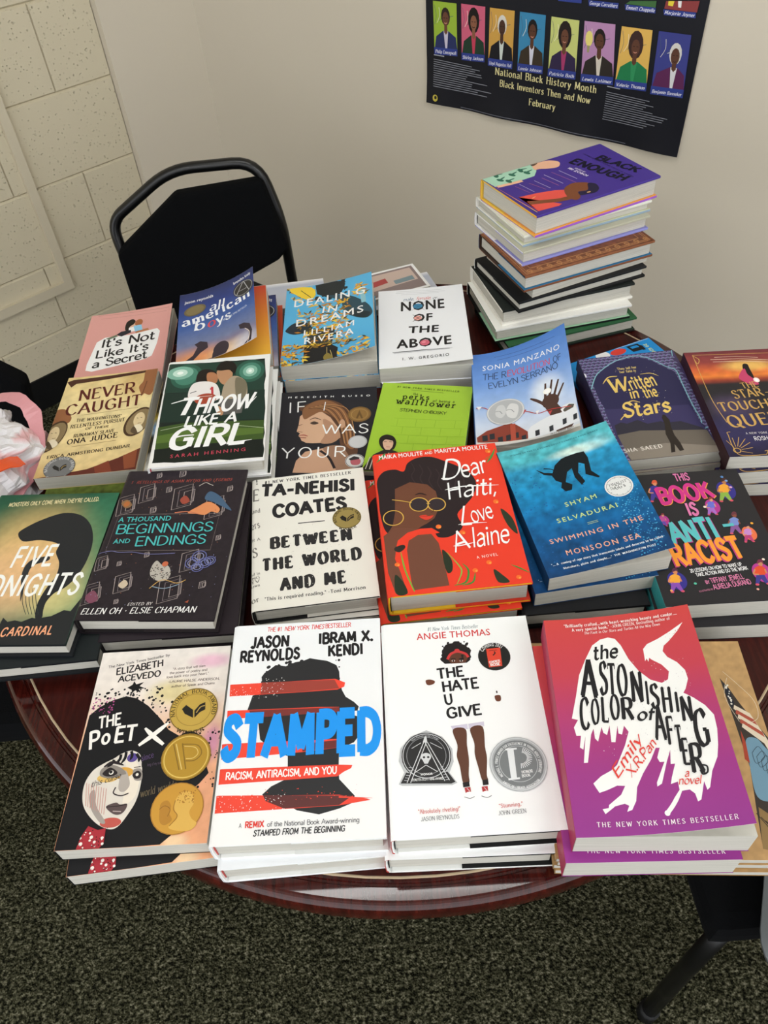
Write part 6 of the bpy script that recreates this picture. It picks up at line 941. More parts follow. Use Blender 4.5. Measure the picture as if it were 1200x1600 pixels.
  ('L','84c0c8',.105,1,(1,1),[11.54,21.55,12.31,21.11,13.26,21.25,12.98,19.77]), ('P','3a3560',0,[.61,9.96,11.52,9.24,11.95,4.06,12.18,2.08,.56,2.93]), 
  ('P','302e3c',0,[1.01,6.7,1.97,7.15,2.69,6.78,4.18,7.31,5.21,6.38,6.94,6.61,7.49,6.27,9.45,6.21,11.67,4.6,11.78,3.59,.81,4.34]), 
  ('P','6d655c',0,[.86,4.83,3.86,5.24,11.99,4.15,12.25,-.39,1.11,-.2]), ('P','8a8176',0,[.9,1.93,6.23,2.53,12.14,1.13,12.16,-.05,1.26,.19]), ('S','d9d2b8',3,40,2.86,6.93,9.7,17.92,.028,.062), 
  ('T', 'They tell her', 'h', 1.2, 'e0c879', 4.69, 17.85, 0.003, 2.71, 0.5, 0, 0), ('T', 'her fate is', 'h', 1.2, 'e0c879', 4.83, 17.12, 0.01, 2.27, 0.5, 0, 0), 
  ('T', 'W', 'C', 1.2, 'e8c86c', 2.55, 13.14, 0.103, 2.69, 2.8, 0, 0), ('L','e8c86c',.169,1,(.3,.6),[1.92,15.2,2.98,16.45,4.23,16.53]), 
  ('T', 'ritten', 'C', 1.2, 'e8c86c', 5.32, 13.4, 0.116, 3.77, 2.68, 0, 0), ('L','e8c86c',.136,1,(.3,.3),[7.39,16.46,8.8,16.45,9.69,15.72]), 
  ('T', 'in', 'C', 1.2, 'e8c86c', 4.66, 11.59, 0.041, 1.32, 2.06, 0, 0), ('T', 'the', 'C', 1.2, 'e8c86c', 6.56, 11.44, 0.096, 1.88, 2.12, 0, 0), 
  ('T', 'Stars', 'C', 1.25, 'e8c86c', 2.74, 8.05, 0.047, 6.46, 2.67, 0, 0), ('L','e8c86c',.164,1,(.3,.3),[3.49,10.55,4.68,11.11,5.56,10.64]), 
  ('L','e8c86c',.129,1,(1,1),[2.12,7.64,2.82,8.3,3.82,8.29]), ('E','e9ecf4',-.06,17.37,.31,.52,0), ('T', 'AISHA SAEED', 's', 1.2, 'e9e4dc', -0.11, 1.52, 0.039, 5.83, 0.62, 0, 0.1), 
  ('P','2b2420',0,[7.31,7.32,7.9,7.48,8.12,6.68,7.85,5.21,7.77,3.74,8.0,2.25,7.98,.92,7.43,.82,7.22,2.13,6.84,.77,6.32,.71,6.78,2.44,6.77,4.14,7.28,6.05]), ('E','2b2420',7.69,7.36,.26,.41,0), ]),
 'star': (14.0, 20.9, [
  ('G',(0,'6d2d36'),(.12,'94403c'),(.2,'d8683a'),(.26,'e9843a'),(.3,'a0422f'),(.34,'262428'),(.6,'29262f'),(.8,'2c2748'),(1,'25203c')), ('B','f3c86a',.8,7.5,17.4,2.95,1.04,1.0), 
  ('B','5a4a6a',.6,3.01,9.09,2.49,2.06,1.0), ('B','34305c',.8,2.92,4.69,3.62,2.92,1.0), ('N',.08,1), ('L','cfa55c',.084,1,(1,1),[1.04,20.24,.93,11.31,1.52,6.23]), 
  ('L','cfa55c',.084,0,(1,1),[1.04,20.24,11.02,19.97,14.37,19.86]), ('L','cfa55c',.101,1,(1,1),[1.01,20.13,1.62,19.21,1.19,18.27,1.02,19.26]), 
  ('L','f0d9c0',.067,0,(1,1),[3.75,19.55,6.64,19.53,9.37,19.07]), ('L','f0d9c0',.067,0,(1,1),[3.11,19.08,6.9,18.99,10.52,18.45]), 
  ('L','f0d9c0',.066,0,(1,1),[3.3,18.55,7.07,18.46,10.68,17.93]), ('P','1c1519',1,[6.9,17.62,7.54,17.73,7.56,16.72,7.51,14.79,6.8,14.3,6.54,15.58]), 
  ('P','c8446e',1,[6.32,16.26,6.91,16.77,6.92,15.55,7.42,14.52,7.72,13.41,6.74,13.39,5.98,14.09,5.61,14.94]), ('E','f7e6e0',7.68,14.28,.38,.5,0), ('E','ffffff',7.68,14.28,.19,.28,0), 
  ('T', 'THE', 's', 1.1, 'cda45c', 5.45, 12.69, 0.09, 2.21, 1.11, 0, 0), ('T', 'STAR', 's', 1.1, 'cda45c', 3.88, 10.71, 0.108, 3.94, 1.57, 0, 0), 
  ('T', '-', 's', 0, 'cda45c', 7.92, 11.02, 0.08, 0.66, 1.59, 0, 0), ('T', 'TOUCHED', 's', 1.1, 'cda45c', 1.46, 8.35, 0.057, 8.76, 1.65, 0, 0), 
  ('T', 'QUEEN', 's', 1.1, 'cda45c', 1.7, 5.25, 0.066, 8.7, 2.14, 0, 0), ('T', 'A NEW YORK TIMES BESTSELLER', 'b', 0.01, 'd9d4d8', 3.12, 3.87, -0.003, 6.25, 0.37, 0, 0.2), 
  ('T', 'ROSHANI CHOKSHI', 'm', 0.8, 'efedf0', 3.82, 2.7, 0.026, 5.8, 0.68, 0, 0.1), ('L','cda45c',.074,0,(1,1),[1.69,.92,2.85,.53]), ('L','cda45c',.074,0,(1,1),[1.78,1.22,3.15,1.48]), 
  ('L','cda45c',.074,0,(1,1),[1.77,1.5,3.11,2.39]), ('L','cda45c',.074,0,(1,1),[1.66,1.7,2.73,3.07]), ('L','cda45c',.074,0,(1,1),[1.48,1.81,2.09,3.42]), 
  ('L','cda45c',.074,0,(1,1),[1.24,1.79,1.29,3.35]), ('L','cda45c',.074,0,(1,1),[1.01,1.65,.47,2.89]), ('O','cda45c',1.21,1.1,.41,.111), 
  ('L','cda45c',.09,1,(1,1),[.98,3.88,.89,2.03,1.16,.43,2.41,.12,4.37,.21]), ('L','cda45c',.087,1,(1,1),[4.37,.21,4.73,.86,4.35,.8]), ('L','cda45c',.09,1,(1,1),[.98,3.88,.97,4.35,1.36,4.42]), ]),
 'swim': (13.4, 19.8, [
  ('G',(0,'56b4bd'),(.13,'4db0bd'),(.16,'4aa9c2'),(.2,'2a93bf'),(.4,'1680b4'),(.6,'0f67a0'),(.8,'0d4f85'),(1,'0d3c6b')), ('B','dff0e4',.85,9.02,16.93,2.84,.67,1.0), 
  ('B','8fd0dc',.5,11.34,17.39,1.53,.93,1.0), ('N',.22,1.1), ('S','3f9fd0',3,170,9.91,-.37,13.02,10.22,.025,.098), ('S','1b5f9a',4,160,.2,1.12,8.69,15.06,.027,.106), 
  ('S','6fc0e4',5,70,10.02,.29,13.03,7.62,.024,.072), 
  ('P','0d171d',0,[3.48,15.68,4.26,14.87,5.17,14.47,5.79,15.56,6.75,16.25,7.35,16.41,8.65,16.48,9.51,16.38,9.63,15.3,9.28,13.19,9.87,12.0,9.65,11.9,8.53,12.94,8.94,14.48,8.4,14.93,7.86,13.47,8.14,11.95,7.61,11.55,7.27,12.93,7.42,14.41,6.75,14.02,6.1,12.61,6.68,12.02,6.37,11.26,5.65,11.24,5.35,11.95,5.66,12.67,5.13,13.18,4.96,14.09,4.15,14.52]), 
  ('L','0d171d',.13,1,(1,1),[4.45,15.46,5.28,15.06,5.5,14.5]), ('T', 'WINNER OF THE CLA YOUNG ADULT CANADIAN BOOK AWARD', 'b', 0.02, '1f5560', 1.36, 18.67, 0.011, 10.73, 0.22, 0, 0.2), 
  ('T', 'SHYAM', 'b', 0.015, 'c3dc8c', 4.87, 9.04, 0.027, 3.69, 0.62, 0, 0.2), ('T', 'SELVADURAI', 'b', 0.015, 'c3dc8c', 3.28, 7.04, 0.009, 6.86, 0.61, 0, 0.2), 
  ('L','c3dc8c',.049,0,(1,1),[6.28,6.11,7.44,6.12]), ('L','c3dc8c',.049,0,(1,1),[6.27,5.9,7.42,5.91]), ('T', 'SWIMMING IN THE', 'b', 0.015, 'e6ac92', 1.6, 4.42, 0.004, 10.25, 0.62, 0, 0.2), 
  ('T', 'MONSOON SEA', 'b', 0.015, 'e6ac92', 2.72, 2.48, -0.019, 8.03, 0.68, 0, 0.2), 
  ('T', '"...[A] coming-of-age story that transcends labels and deserves to be called', 's', 1.3, 'e6eef4', 0.8, 1.51, 0.006, 12.0, 0.27, 0, 0), 
  ('T', 'literature, plain and simple...."', 's', 1.3, 'e6eef4', 1.85, 0.82, 0.006, 5.27, 0.27, 0, 0), ('T', 'THE WASHINGTON POST', 's', 1.3, 'e6eef4', 7.33, 0.91, -0.013, 4.46, 0.24, 0, 0), 
  ('K','award_sticker'), ('E','eef0f0',11.19,9.81,1.52,1.52,0), ('O','6a7076',11.19,9.81,1.32,.043), ('T', 'FINALIST', 'l', 1.3, '3a3f44', 10.25, 10.09, -0.007, 1.99, 0.36, 0, 0), 
  ('T', 'The', 's', 0, '3a3f44', 10.19, 9.56, -0.047, 0.56, 0.4, 0, 0), ('T', "GG's", 's', 0, '2a2f34', 10.74, 9.43, 0.031, 1.17, 0.58, 0, 0), 
  ('L','5a6066',.048,1,(1,1),[12.18,9.21,12.27,9.18]), ('L','5a6066',.048,1,(1,1),[11.77,8.78,11.81,8.69]), ('L','5a6066',.048,1,(1,1),[11.18,8.64,11.19,8.53]), 
  ('L','5a6066',.048,1,(1,1),[10.62,8.81,10.56,8.72]), ('L','5a6066',.049,1,(1,1),[10.18,9.23,10.11,9.19]), ('L','5a6066',.049,1,(1,1),[10.02,9.81,9.92,9.81]), 
  ('L','5a6066',.049,1,(1,1),[10.18,10.42,10.09,10.45]), ('L','5a6066',.049,1,(1,1),[10.6,10.86,10.55,10.95]), ('L','5a6066',.049,1,(1,1),[11.2,11.0,11.19,11.12]), 
  ('L','5a6066',.049,1,(1,1),[11.76,10.83,11.81,10.92]), ('L','5a6066',.049,1,(1,1),[12.2,10.39,12.27,10.44]), ('L','5a6066',.048,1,(1,1),[12.35,9.82,12.45,9.81]), ('K',''), ]),
 'anti': (13.7, 19.3, [
  ('G',(0,'2b2a2d'),(1,'29282b')), ('P','3f3a9a',1,[2.84,17.05,3.5,17.43,3.93,16.95,3.56,16.02,2.77,16.06]), 
  ('P','4a3f96',0,[2.8,16.18,3.59,16.16,3.76,14.97,3.44,14.91,3.14,15.63,2.7,14.9,2.41,14.96]), ('E','e0946a',3.6,17.78,.24,.4,0), 
  ('P','e0603a',1,[3.27,17.72,3.54,18.28,3.94,18.21,3.89,17.57,3.76,17.9]), ('L','e0946a',.158,1,(1,1),[2.88,16.96,2.6,16.37,3.06,16.24]), ('L','e0946a',.158,1,(1,1),[3.85,16.87,3.89,16.34]), 
  ('E','d8566a',2.58,14.91,.19,.14,0), ('E','d8566a',3.66,14.91,.19,.14,0), ('E','37328a',11.39,15.89,1.04,1.45,0), 
  ('P','f0a83c',1,[10.72,16.52,11.46,16.93,11.89,16.41,11.43,15.41,10.58,15.46]), ('P','8cb34a',0,[10.62,15.58,11.48,15.56,11.58,14.28,11.23,14.22,10.96,14.99,10.43,14.2,10.12,14.27]), 
  ('E','b97a4e',11.58,17.31,.26,.43,0), ('P','4a2f2a',1,[11.23,17.25,11.56,17.86,11.98,17.78,11.89,17.09,11.76,17.45]), ('L','b97a4e',.17,1,(1,1),[10.76,16.43,10.42,15.79,10.91,15.65]), 
  ('L','b97a4e',.17,1,(1,1),[11.8,16.33,11.81,15.76]), ('E','d8566a',10.31,14.21,.21,.15,0), ('E','d8566a',11.47,14.22,.21,.15,0), ('E','b53a92',9.08,13.51,.8,1.09,0), 
  ('P','6a6fd0',1,[8.56,13.99,9.12,14.29,9.46,13.91,9.12,13.16,8.46,13.19]), ('P','a86fc8',0,[8.49,13.28,9.15,13.27,9.25,12.3,8.98,12.26,8.76,12.84,8.37,12.24,8.13,12.29]), 
  ('E','d99a72',9.21,14.57,.2,.32,0), ('P','9a3f3a',1,[8.94,14.53,9.18,14.98,9.5,14.92,9.44,14.41,9.34,14.68]), ('L','d99a72',.13,1,(1,1),[8.59,13.91,8.34,13.44,8.71,13.33]), 
  ('L','d99a72',.13,1,(1,1),[9.39,13.84,9.4,13.41]), ('E','d8566a',8.27,12.25,.16,.11,0), ('E','d8566a',9.16,12.25,.16,.11,0), 
  ('P','7a8fd0',1,[10.2,11.28,10.87,11.64,11.26,11.18,10.84,10.31,10.07,10.35]), ('P','8a5a9a',0,[10.11,10.46,10.89,10.44,10.99,9.33,10.67,9.27,10.42,9.94,9.95,9.26,9.67,9.31]), 
  ('E','8a4f3e',10.98,11.96,.24,.38,0), ('P','6a3340',1,[10.65,11.91,10.95,12.44,11.33,12.37,11.25,11.77,11.14,12.08]), ('L','8a4f3e',.154,1,(1,1),[10.23,11.19,9.93,10.64,10.37,10.52]), 
  ('L','8a4f3e',.153,1,(1,1),[11.17,11.11,11.19,10.61]), ('E','d8566a',9.83,9.27,.19,.13,0), ('E','d8566a',10.88,9.27,.19,.13,0), ('E','e8744a',11.71,9.12,.77,1.02,0), 
  ('P','c98ad0',1,[11.22,9.56,11.76,9.85,12.08,9.49,11.74,8.79,11.11,8.81]), ('P','b8407a',0,[11.14,8.9,11.77,8.89,11.85,7.99,11.59,7.95,11.39,8.49,11.0,7.93,10.77,7.98]), 
  ('E','d99a72',11.86,10.11,.19,.3,0), ('P','3a2a3a',1,[11.59,10.07,11.84,10.49,12.15,10.43,12.08,9.95,11.99,10.21]), ('L','d99a72',.125,1,(1,1),[11.25,9.49,10.99,9.05,11.35,8.95]), 
  ('L','d99a72',.125,1,(1,1),[12.01,9.42,12.02,9.03]), ('E','d8566a',10.91,7.94,.15,.11,0), ('E','d8566a',11.76,7.94,.15,.11,0), ('E','37328a',2.1,3.28,.99,1.22,0), 
  ('P','f0a83c',1,[1.44,3.81,2.1,4.16,2.55,3.72,2.17,2.87,1.37,2.9]), ('P','8a4fb0',0,[1.4,3.01,2.21,3.0,2.39,1.9,2.07,1.85,1.76,2.51,1.31,1.83,1.02,1.89]), ('E','d98a5c',2.2,4.48,.25,.37,0), 
  ('P','5a2f4a',1,[1.86,4.43,2.14,4.95,2.54,4.88,2.5,4.29,2.36,4.6]), ('L','d98a5c',.161,1,(1,1),[1.48,3.73,1.2,3.19,1.67,3.07]), ('L','d98a5c',.161,1,(1,1),[2.46,3.65,2.51,3.16]), 
  ('E','d8566a',1.19,1.84,.19,.13,0), ('E','d8566a',2.29,1.85,.19,.13,0), ('E','b53a92',11.14,3.61,1.02,1.31,0), ('P','e0502f',1,[10.49,4.17,11.21,4.54,11.64,4.07,11.18,3.18,10.34,3.22]), 
  ('P','3f3a8a',0,[10.38,3.33,11.23,3.31,11.33,2.17,10.99,2.11,10.72,2.8,10.21,2.09,9.9,2.15]), ('E','c98a62',11.33,4.87,.26,.39,0), 
  ('P','7a2f4a',1,[10.98,4.82,11.31,5.36,11.72,5.29,11.63,4.68,11.51,5.0]), ('L','c98a62',.167,1,(1,1),[10.52,4.08,10.19,3.52,10.67,3.39]), ('L','c98a62',.167,1,(1,1),[11.54,4.0,11.55,3.49]), 
  ('E','d8566a',10.08,2.1,.2,.14,0), ('E','d8566a',11.22,2.11,.2,.14,0), ('E','b53a92',3.07,11.86,.58,.76,0), ('P','c2509a',1,[2.69,12.2,3.08,12.41,3.33,12.14,3.11,11.6,2.64,11.63]), 
  ('P','6a4fb0',0,[2.66,11.7,3.14,11.68,3.24,11.0,3.05,10.96,2.87,11.38,2.61,10.95,2.43,10.99]), ('E','d99a72',3.13,12.61,.14,.23,0), 
  ('P','7a2f3a',1,[2.94,12.58,3.1,12.9,3.33,12.86,3.31,12.49,3.23,12.68]), ('L','d99a72',.094,1,(1,1),[2.71,12.14,2.55,11.81,2.82,11.73]), ('L','d99a72',.094,1,(1,1),[3.29,12.09,3.31,11.79]), 
  ('E','d8566a',2.53,10.96,.11,.08,0), ('E','d8566a',3.18,10.96,.11,.08,0), ('E','5cc0a4',3.83,2.73,.15,.15,0), ('E','f0b060',1.14,2.02,.14,.14,0), ('E','5c8ac4',11.58,18.02,.18,.18,0), 
  ('E','7aa0d8',11.87,17.35,.17,.17,0), ('E','f0e0d0',11.87,5.36,.15,.15,0), ('E','f0a83c',12.46,10.54,.16,.16,0), ('E','d8a8c8',12.03,16.27,.17,.17,0), ('E','f0b0a0',9.91,1.49,.14,.14,0), 
  ('E','f0e0d0',8.16,13.45,.17,.17,0), ('T', 'THIS', 'H', 0.9, 'e27fb2', 6.11, 17.81, 0.058, 1.79, 1.15, 0, 0), ('T', 'BOOK', 'H', 1.2, 'f2a24c', 3.62, 14.27, 0.103, 6.5, 2.34, 0, 0), 
  ('T', 'BOOK', 'H', 1.2, 'd4388c', 3.53, 14.35, 0.103, 6.5, 2.34, 0, 0), ('T', 'IS', 'H', 1.1, 'e27fb2', 6.07, 12.32, 0.025, 1.28, 1.82, 0, 0), 
  ('T', 'ANTI', 'H', 1.2, 'b8408c', 3.35, 8.25, 0.106, 5.38, 2.86, 0, 0), ('T', 'ANTI', 'H', 1.2, '5fc3c6', 3.26, 8.36, 0.106, 5.39, 2.86, 0, 0), 
  ('L','5fc3c6',.412,0,(1,1),[9.29,10.45,10.37,10.52]), ('T', 'RACIST', 'H', 1.2, 'b8407e', 2.48, 5.11, 0.086, 7.81, 2.74, 0, 0), 
  ('T', 'RACIST', 'H', 1.2, 'f79c3a', 2.63, 5.25, 0.086, 7.82, 2.75, 0, 0), ('T', '20 LESSONS ON HOW TO WAKE UP', 'B', 0.75, 'f4f5f5', 3.8, 4.2, 0.086, 5.64, 0.44, 0, 0), 
  ('T', 'TAKE ACTION AND DO THE WORK', 'B', 0.75, 'f4f5f5', 4.24, 3.61, 0.091, 5.63, 0.44, 0, 0), ('T', 'BY', 'm', 0, 'e68ab4', 4.92, 2.59, 0.084, 0.44, 0.41, 0, 0), 
  ('T', 'TIFFANY JEWELL', 'm', 0.9, 'e68ab4', 5.49, 2.61, 0.106, 3.59, 0.63, 0, 0), ('T', 'ILLUSTRATED BY', 'm', 0, 'b9748f', 3.92, 1.56, 0.13, 1.52, 0.2, 0, 0), 
  ('T', 'AURELIA DURAND', 'm', 0.9, 'e68ab4', 5.51, 1.77, 0.113, 4.08, 0.62, 0, 0), ]),
 'black': (14.1, 21.5, [
  ('G',(0,'46338f'),(1,'432f88')), ('P','a9d3bb',0,[.1,-.21,-.52,2.61,-.36,6.86,.29,8.53,2.51,8.12,3.8,6.84,3.91,3.95,4.01,1.11,3.4,.24]), 
  ('P','e9b696',1,[.47,8.78,.39,10.2,.64,11.57,1.56,12.47,2.43,12.41,3.26,11.42,2.92,9.93,2.31,8.83,2.04,8.07]), ('L','e9b696',.673,1,(1,1),[3.66,.61,3.95,2.81,4.06,4.41]), 
  ('P','5d4a3a',1,[-.08,8.52,-.29,9.51,.39,9.81,.93,8.66]), ('E','2f6a55',1.62,4.38,.62,.36,.3), ('E','2f6a55',1.37,4.78,.16,.86,.3), ('E','2f6a55',1.15,6.21,.63,.36,-.2), 
  ('E','2f6a55',.9,6.61,.16,.87,-.2), ('E','2f6a55',2.1,2.01,.62,.35,.4), ('E','2f6a55',1.86,2.39,.16,.85,.4), ('E','2f6a55',2.29,6.56,.62,.36,.2), ('E','2f6a55',2.04,6.96,.16,.87,.2), 
  ('E','2f6a55',.56,2.28,.63,.36,-.3), ('E','2f6a55',.31,2.66,.16,.86,-.3), ('E','2f6a55',3.11,2.82,.62,.35,.1), ('E','2f6a55',2.87,3.21,.15,.84,.1), 
  ('P','e2554a',0,[8.09,1.1,8.54,4.05,9.21,6.51,9.87,7.69,11.82,6.79,12.19,5.06,10.65,3.29,9.84,1.34,13.42,.96,13.11,4.93,13.38,4.2,13.08,1.02]), 
  ('L','7d482c',.998,1,(1,1),[10.46,1.44,11.18,3.27,11.99,5.22,12.33,7.51]), 
  ('P','7d482c',1,[9.6,7.89,8.85,9.76,9.35,11.07,10.12,11.8,11.17,11.29,11.77,10.16,11.51,8.87,12.86,8.28,13.32,7.13,11.82,6.79]), 
  ('P','221c3c',1,[10.14,11.59,10.74,12.45,12.12,12.05,12.95,10.92,12.79,9.55,12.5,8.56,11.54,8.92,11.75,10.36]), ('L','f0c27a',.118,1,(1,1),[9.46,2.5,9.29,3.16]), 
  ('E','c9a06a',12.36,10.07,.15,.33,0), ('T', 'BLACK', 'H', 1.2, '12112a', 4.2, 17.55, 0.252, 7.47, 1.53, 0, 0), ('T', 'ENOUGH', 'H', 1.2, '12112a', 3.04, 13.64, 0.259, 9.81, 1.77, 0, 0), 
  ('T', 'STORIES OF BEING YOUNG & BLACK IN AMERICA', 'b', 0.02, '2a2358', 1.77, 17.04, 0.09, 10.57, 0.29, 0, 0), ('T', 'EDITED BY', 'b', 0.02, 'd8cfe8', 5.12, 13.02, 0.165, 2.03, 0.35, 0, 0), 
  ('T', 'IBI ZOBOI', 'b', 0.03, 'ece6f4', 4.54, 12.21, 0.161, 3.81, 0.49, 0, 0), ('L','cfc4e4',.077,0,(1,1),[4.4,10.77,8.07,11.29]), ('L','b06a8a',.077,0,(1,1),[4.24,9.55,8.92,10.45]), 
  ('L','cfc4e4',.077,0,(1,1),[4.31,8.17,8.15,8.77]), ('L','b06a8a',.077,0,(1,1),[4.99,7.31,8.36,7.88]), ('L','cfc4e4',.076,0,(1,1),[5.12,5.91,8.32,6.42]), 
  ('L','b06a8a',.076,0,(1,1),[5.36,4.81,8.31,5.69]), ('L','cfc4e4',.076,0,(1,1),[4.85,3.49,8.01,3.88]), ('L','b06a8a',.076,0,(1,1),[5.07,2.61,7.94,3.2]), 
  ('L','efc24a',.124,0,(1,1),[.58,-.52,13.22,.68]), ('L','c24a8a',.093,0,(1,1),[.99,-.41,12.26,.72]), ]),
 'kraft': (21.5, 22.0, [
  ('G',(0,'b99565'),(1,'b08c5e')), ('N',.1,1.5), 
  ('P','3a332e',0,[17.74,17.2,18.32,16.05,18.88,14.48,19.92,12.11,20.62,10.65,21.84,9.23,21.74,.77,17.15,1.09,17.53,4.27,18.06,8.05,17.94,11.69,17.86,14.27]), 
  ('P','1f2430',0,[17.92,16.74,18.32,16.05,18.4,14.49,18.03,13.83,17.9,15.15]), ('S','e0dcd2',2,12,18.05,14.05,18.28,16.51,.058,.136), 
  ('P','d9cbb5',0,[18.34,14.27,19.53,13.39,21.17,10.03,21.26,9.73,19.19,12.85,18.18,13.87]), ('P','a8503f',0,[18.4,13.78,19.73,12.74,21.03,9.55,21.12,9.25,19.39,12.21,18.24,13.4]), 
  ('P','d9cbb5',0,[18.47,13.31,19.92,12.11,20.88,9.07,20.97,8.77,19.59,11.58,18.31,12.92]), ('P','a8503f',0,[18.53,12.83,20.12,11.48,20.74,8.59,20.83,8.3,19.79,10.96,18.37,12.45]), 
  ('P','d9cbb5',0,[18.59,12.37,20.31,10.85,20.6,8.12,20.69,7.83,19.98,10.34,18.43,11.99]), 
  ('P','6f93a8',1,[18.41,10.65,19.39,10.86,19.89,10.04,20.51,9.03,21.11,8.04,21.0,5.94,19.32,5.0,17.93,5.37,18.06,8.05]), ('P','a3432f',0,[18.22,11.69,18.35,10.45,18.16,8.44,17.82,8.84]), 
  ('P','4a3f9a',0,[18.85,5.19,19.78,5.38,20.2,4.46,19.57,3.55,18.73,3.91]), ('P','8a7048',0,[17.76,4.45,18.59,3.73,20.61,2.49,20.41,.26,17.1,.92]), 
  ('L','2a2622',.069,1,(1,1),[17.43,3.91,18.41,1.96,18.29,.42]), ('L','2a2622',.069,1,(1,1),[17.72,3.58,18.8,1.79,18.63,.42]), ('L','2a2622',.069,1,(1,1),[18.01,3.26,19.19,1.61,18.96,.42]), 
  ('L','2a2622',.069,1,(1,1),[18.29,2.94,19.58,1.44,19.29,.42]), ('L','2a2622',.068,1,(1,1),[18.58,2.62,19.96,1.27,19.63,.42]), ('L','2a2622',.068,1,(1,1),[18.86,2.31,20.34,1.1,19.96,.43]), 
  ('L','2a2622',.068,1,(1,1),[19.14,2.0,20.73,.94,20.3,.43]), ('L','35424c',.046,1,(1,1),[18.62,9.43,19.34,10.04,19.6,9.03,18.71,8.44,18.62,9.43]), 
  ('L','35424c',.045,1,(1,1),[18.92,9.07,19.58,9.59,19.78,8.63,18.97,8.08,18.92,9.07]), ('L','35424c',.045,1,(1,1),[19.22,8.71,19.82,9.15,19.95,8.24,19.23,7.73,19.22,8.71]), 
  ('L','35424c',.045,1,(1,1),[19.52,8.36,20.05,8.71,20.12,7.85,19.48,7.38,19.52,8.36]), ('L','35424c',.045,1,(1,1),[19.81,8.01,20.29,8.28,20.29,7.46,19.74,7.04,19.81,8.01]), 
  ('L','d9cfb8',.039,1,(1,1),[18.21,17.89,19.22,16.5,20.27,14.7,20.16,12.96,19.05,12.32]), ('L','d9cfb8',.039,1,(1,1),[18.42,17.2,17.71,15.16,18.35,12.54]), ]),
 'ideas': (15.5, 10.5, [
  ('G',(0,'1f8fd8'),(1,'1d8ad2')), ('T', '20 IDEAS', 'b', 0.02, 'd9e27a', 13.77, 9.49, -1.573, 3.64, 0.54, 0, 0), ('T', 'F', 'B', 1.2, '16181c', 11.52, 9.59, -1.644, 1.41, 1.77, 0, 0), 
  ('P','16181c',0,[11.22,10.13,13.18,10.0,13.39,8.4,11.45,8.54]), ('P','1f8fd8',0,[11.64,9.83,12.88,9.75,12.94,9.2,11.76,9.28]), ('E','dd4238',9.49,9.59,1.3,.71,0), 
  ('E','f0f1f2',6.99,9.86,1.11,.96,0), ('L','e9eef2',.056,0,(1,1),[9.37,10.39,15.28,10.36]), ]),
 'scene': (13.4, 21.0, [
  ('G',(0,'2c2a1c'),(.2,'3a331f'),(.27,'b9a33a'),(.35,'7fa3cc'),(.42,'a3b8cf'),(.46,'39392a'),(.6,'3a362c'),(.66,'c9c6be'),(.8,'d3d0c8'),(.86,'5d6a2a'),(1,'45521f')), ('N',.3,1.2), 
  ('P','25231d',0,[11.21,11.77,11.91,12.63,11.86,11.53,11.72,11.0,11.47,11.38]), ('P','3a382f',0,[10.94,9.99,11.03,11.42,11.5,9.59,11.03,8.92]), ]),
 'poster': (59.6, 46.0, [
  ('G',(0,'10111a'),(1,'12131c')), ('P','9ab83a',0,[1.84,20.14,7.75,20.25,8.03,11.72,2.08,11.39]), ('L','4a5a6a',.093,1,(1,1),[2.16,19.47,2.63,17.61,2.26,15.86]), 
  ('L','f0ead8',.092,1,(1,1),[3.37,19.08,3.53,17.63,2.85,16.23]), ('L','4a5a6a',.092,1,(1,1),[4.57,18.68,4.42,17.66,3.44,16.6]), 
  ('L','f0ead8',.091,1,(1,1),[5.76,18.29,5.31,17.68,4.03,16.96]), ('L','4a5a6a',.091,1,(1,1),[6.95,17.9,6.2,17.71,4.61,17.32]), 
  ('P','2a1d18',0,[6.14,17.62,6.04,16.83,5.7,16.2,5.21,15.89,4.67,15.97,4.21,16.43,3.93,17.15,3.91,17.97,4.14,18.69,4.57,19.16,5.1,19.27,5.61,19.0,5.99,18.41]), 
  ('P','26305f',0,[2.21,11.39,2.62,13.66,4.39,14.89,5.81,14.95,7.66,13.99,8.03,11.72]), ('P','c9c3d4',0,[4.51,14.9,5.69,14.94,5.44,11.57,4.96,11.55]), 
  ('P','6a4330',0,[5.83,17.19,5.76,16.57,5.52,16.08,5.17,15.84,4.79,15.91,4.46,16.26,4.26,16.82,4.24,17.46,4.41,18.02,4.71,18.39,5.09,18.47,5.45,18.26,5.72,17.8]), 
  ('P','6a4330',0,[4.7,16.29,5.41,16.32,5.52,14.68,5.12,14.22,4.69,14.64]), ('L','1a1210',.123,1,(1,1),[4.52,17.32,4.88,17.33]), ('L','1a1210',.123,1,(1,1),[5.17,17.34,5.53,17.35]), 
  ('L','c98a78',.185,1,(1,1),[4.76,16.42,5.06,16.31,5.35,16.45]), ('P','2f3f8c',0,[2.02,11.47,8.08,11.81,8.07,10.47,2.06,10.1]), 
  ('T', 'Philip Emeagwali', 'si', 1.2, 'e6e6ee', 2.35, 10.4, 0.06, 5.48, 0.65, 0, 0), ('P','d0607c',0,[8.93,20.38,14.73,20.45,14.92,11.61,9.2,11.28]), 
  ('L','4a5a6a',.089,1,(1,1),[9.25,19.68,9.71,17.74,9.36,15.93]), ('L','f0ead8',.088,1,(1,1),[10.43,19.26,10.59,17.77,9.93,16.31]), 
  ('L','4a5a6a',.088,1,(1,1),[11.61,18.85,11.46,17.79,10.5,16.69]), ('L','f0ead8',.087,1,(1,1),[12.77,18.44,12.32,17.81,11.07,17.07]), 
  ('L','4a5a6a',.087,1,(1,1),[13.93,18.03,13.19,17.83,11.64,17.44]), 
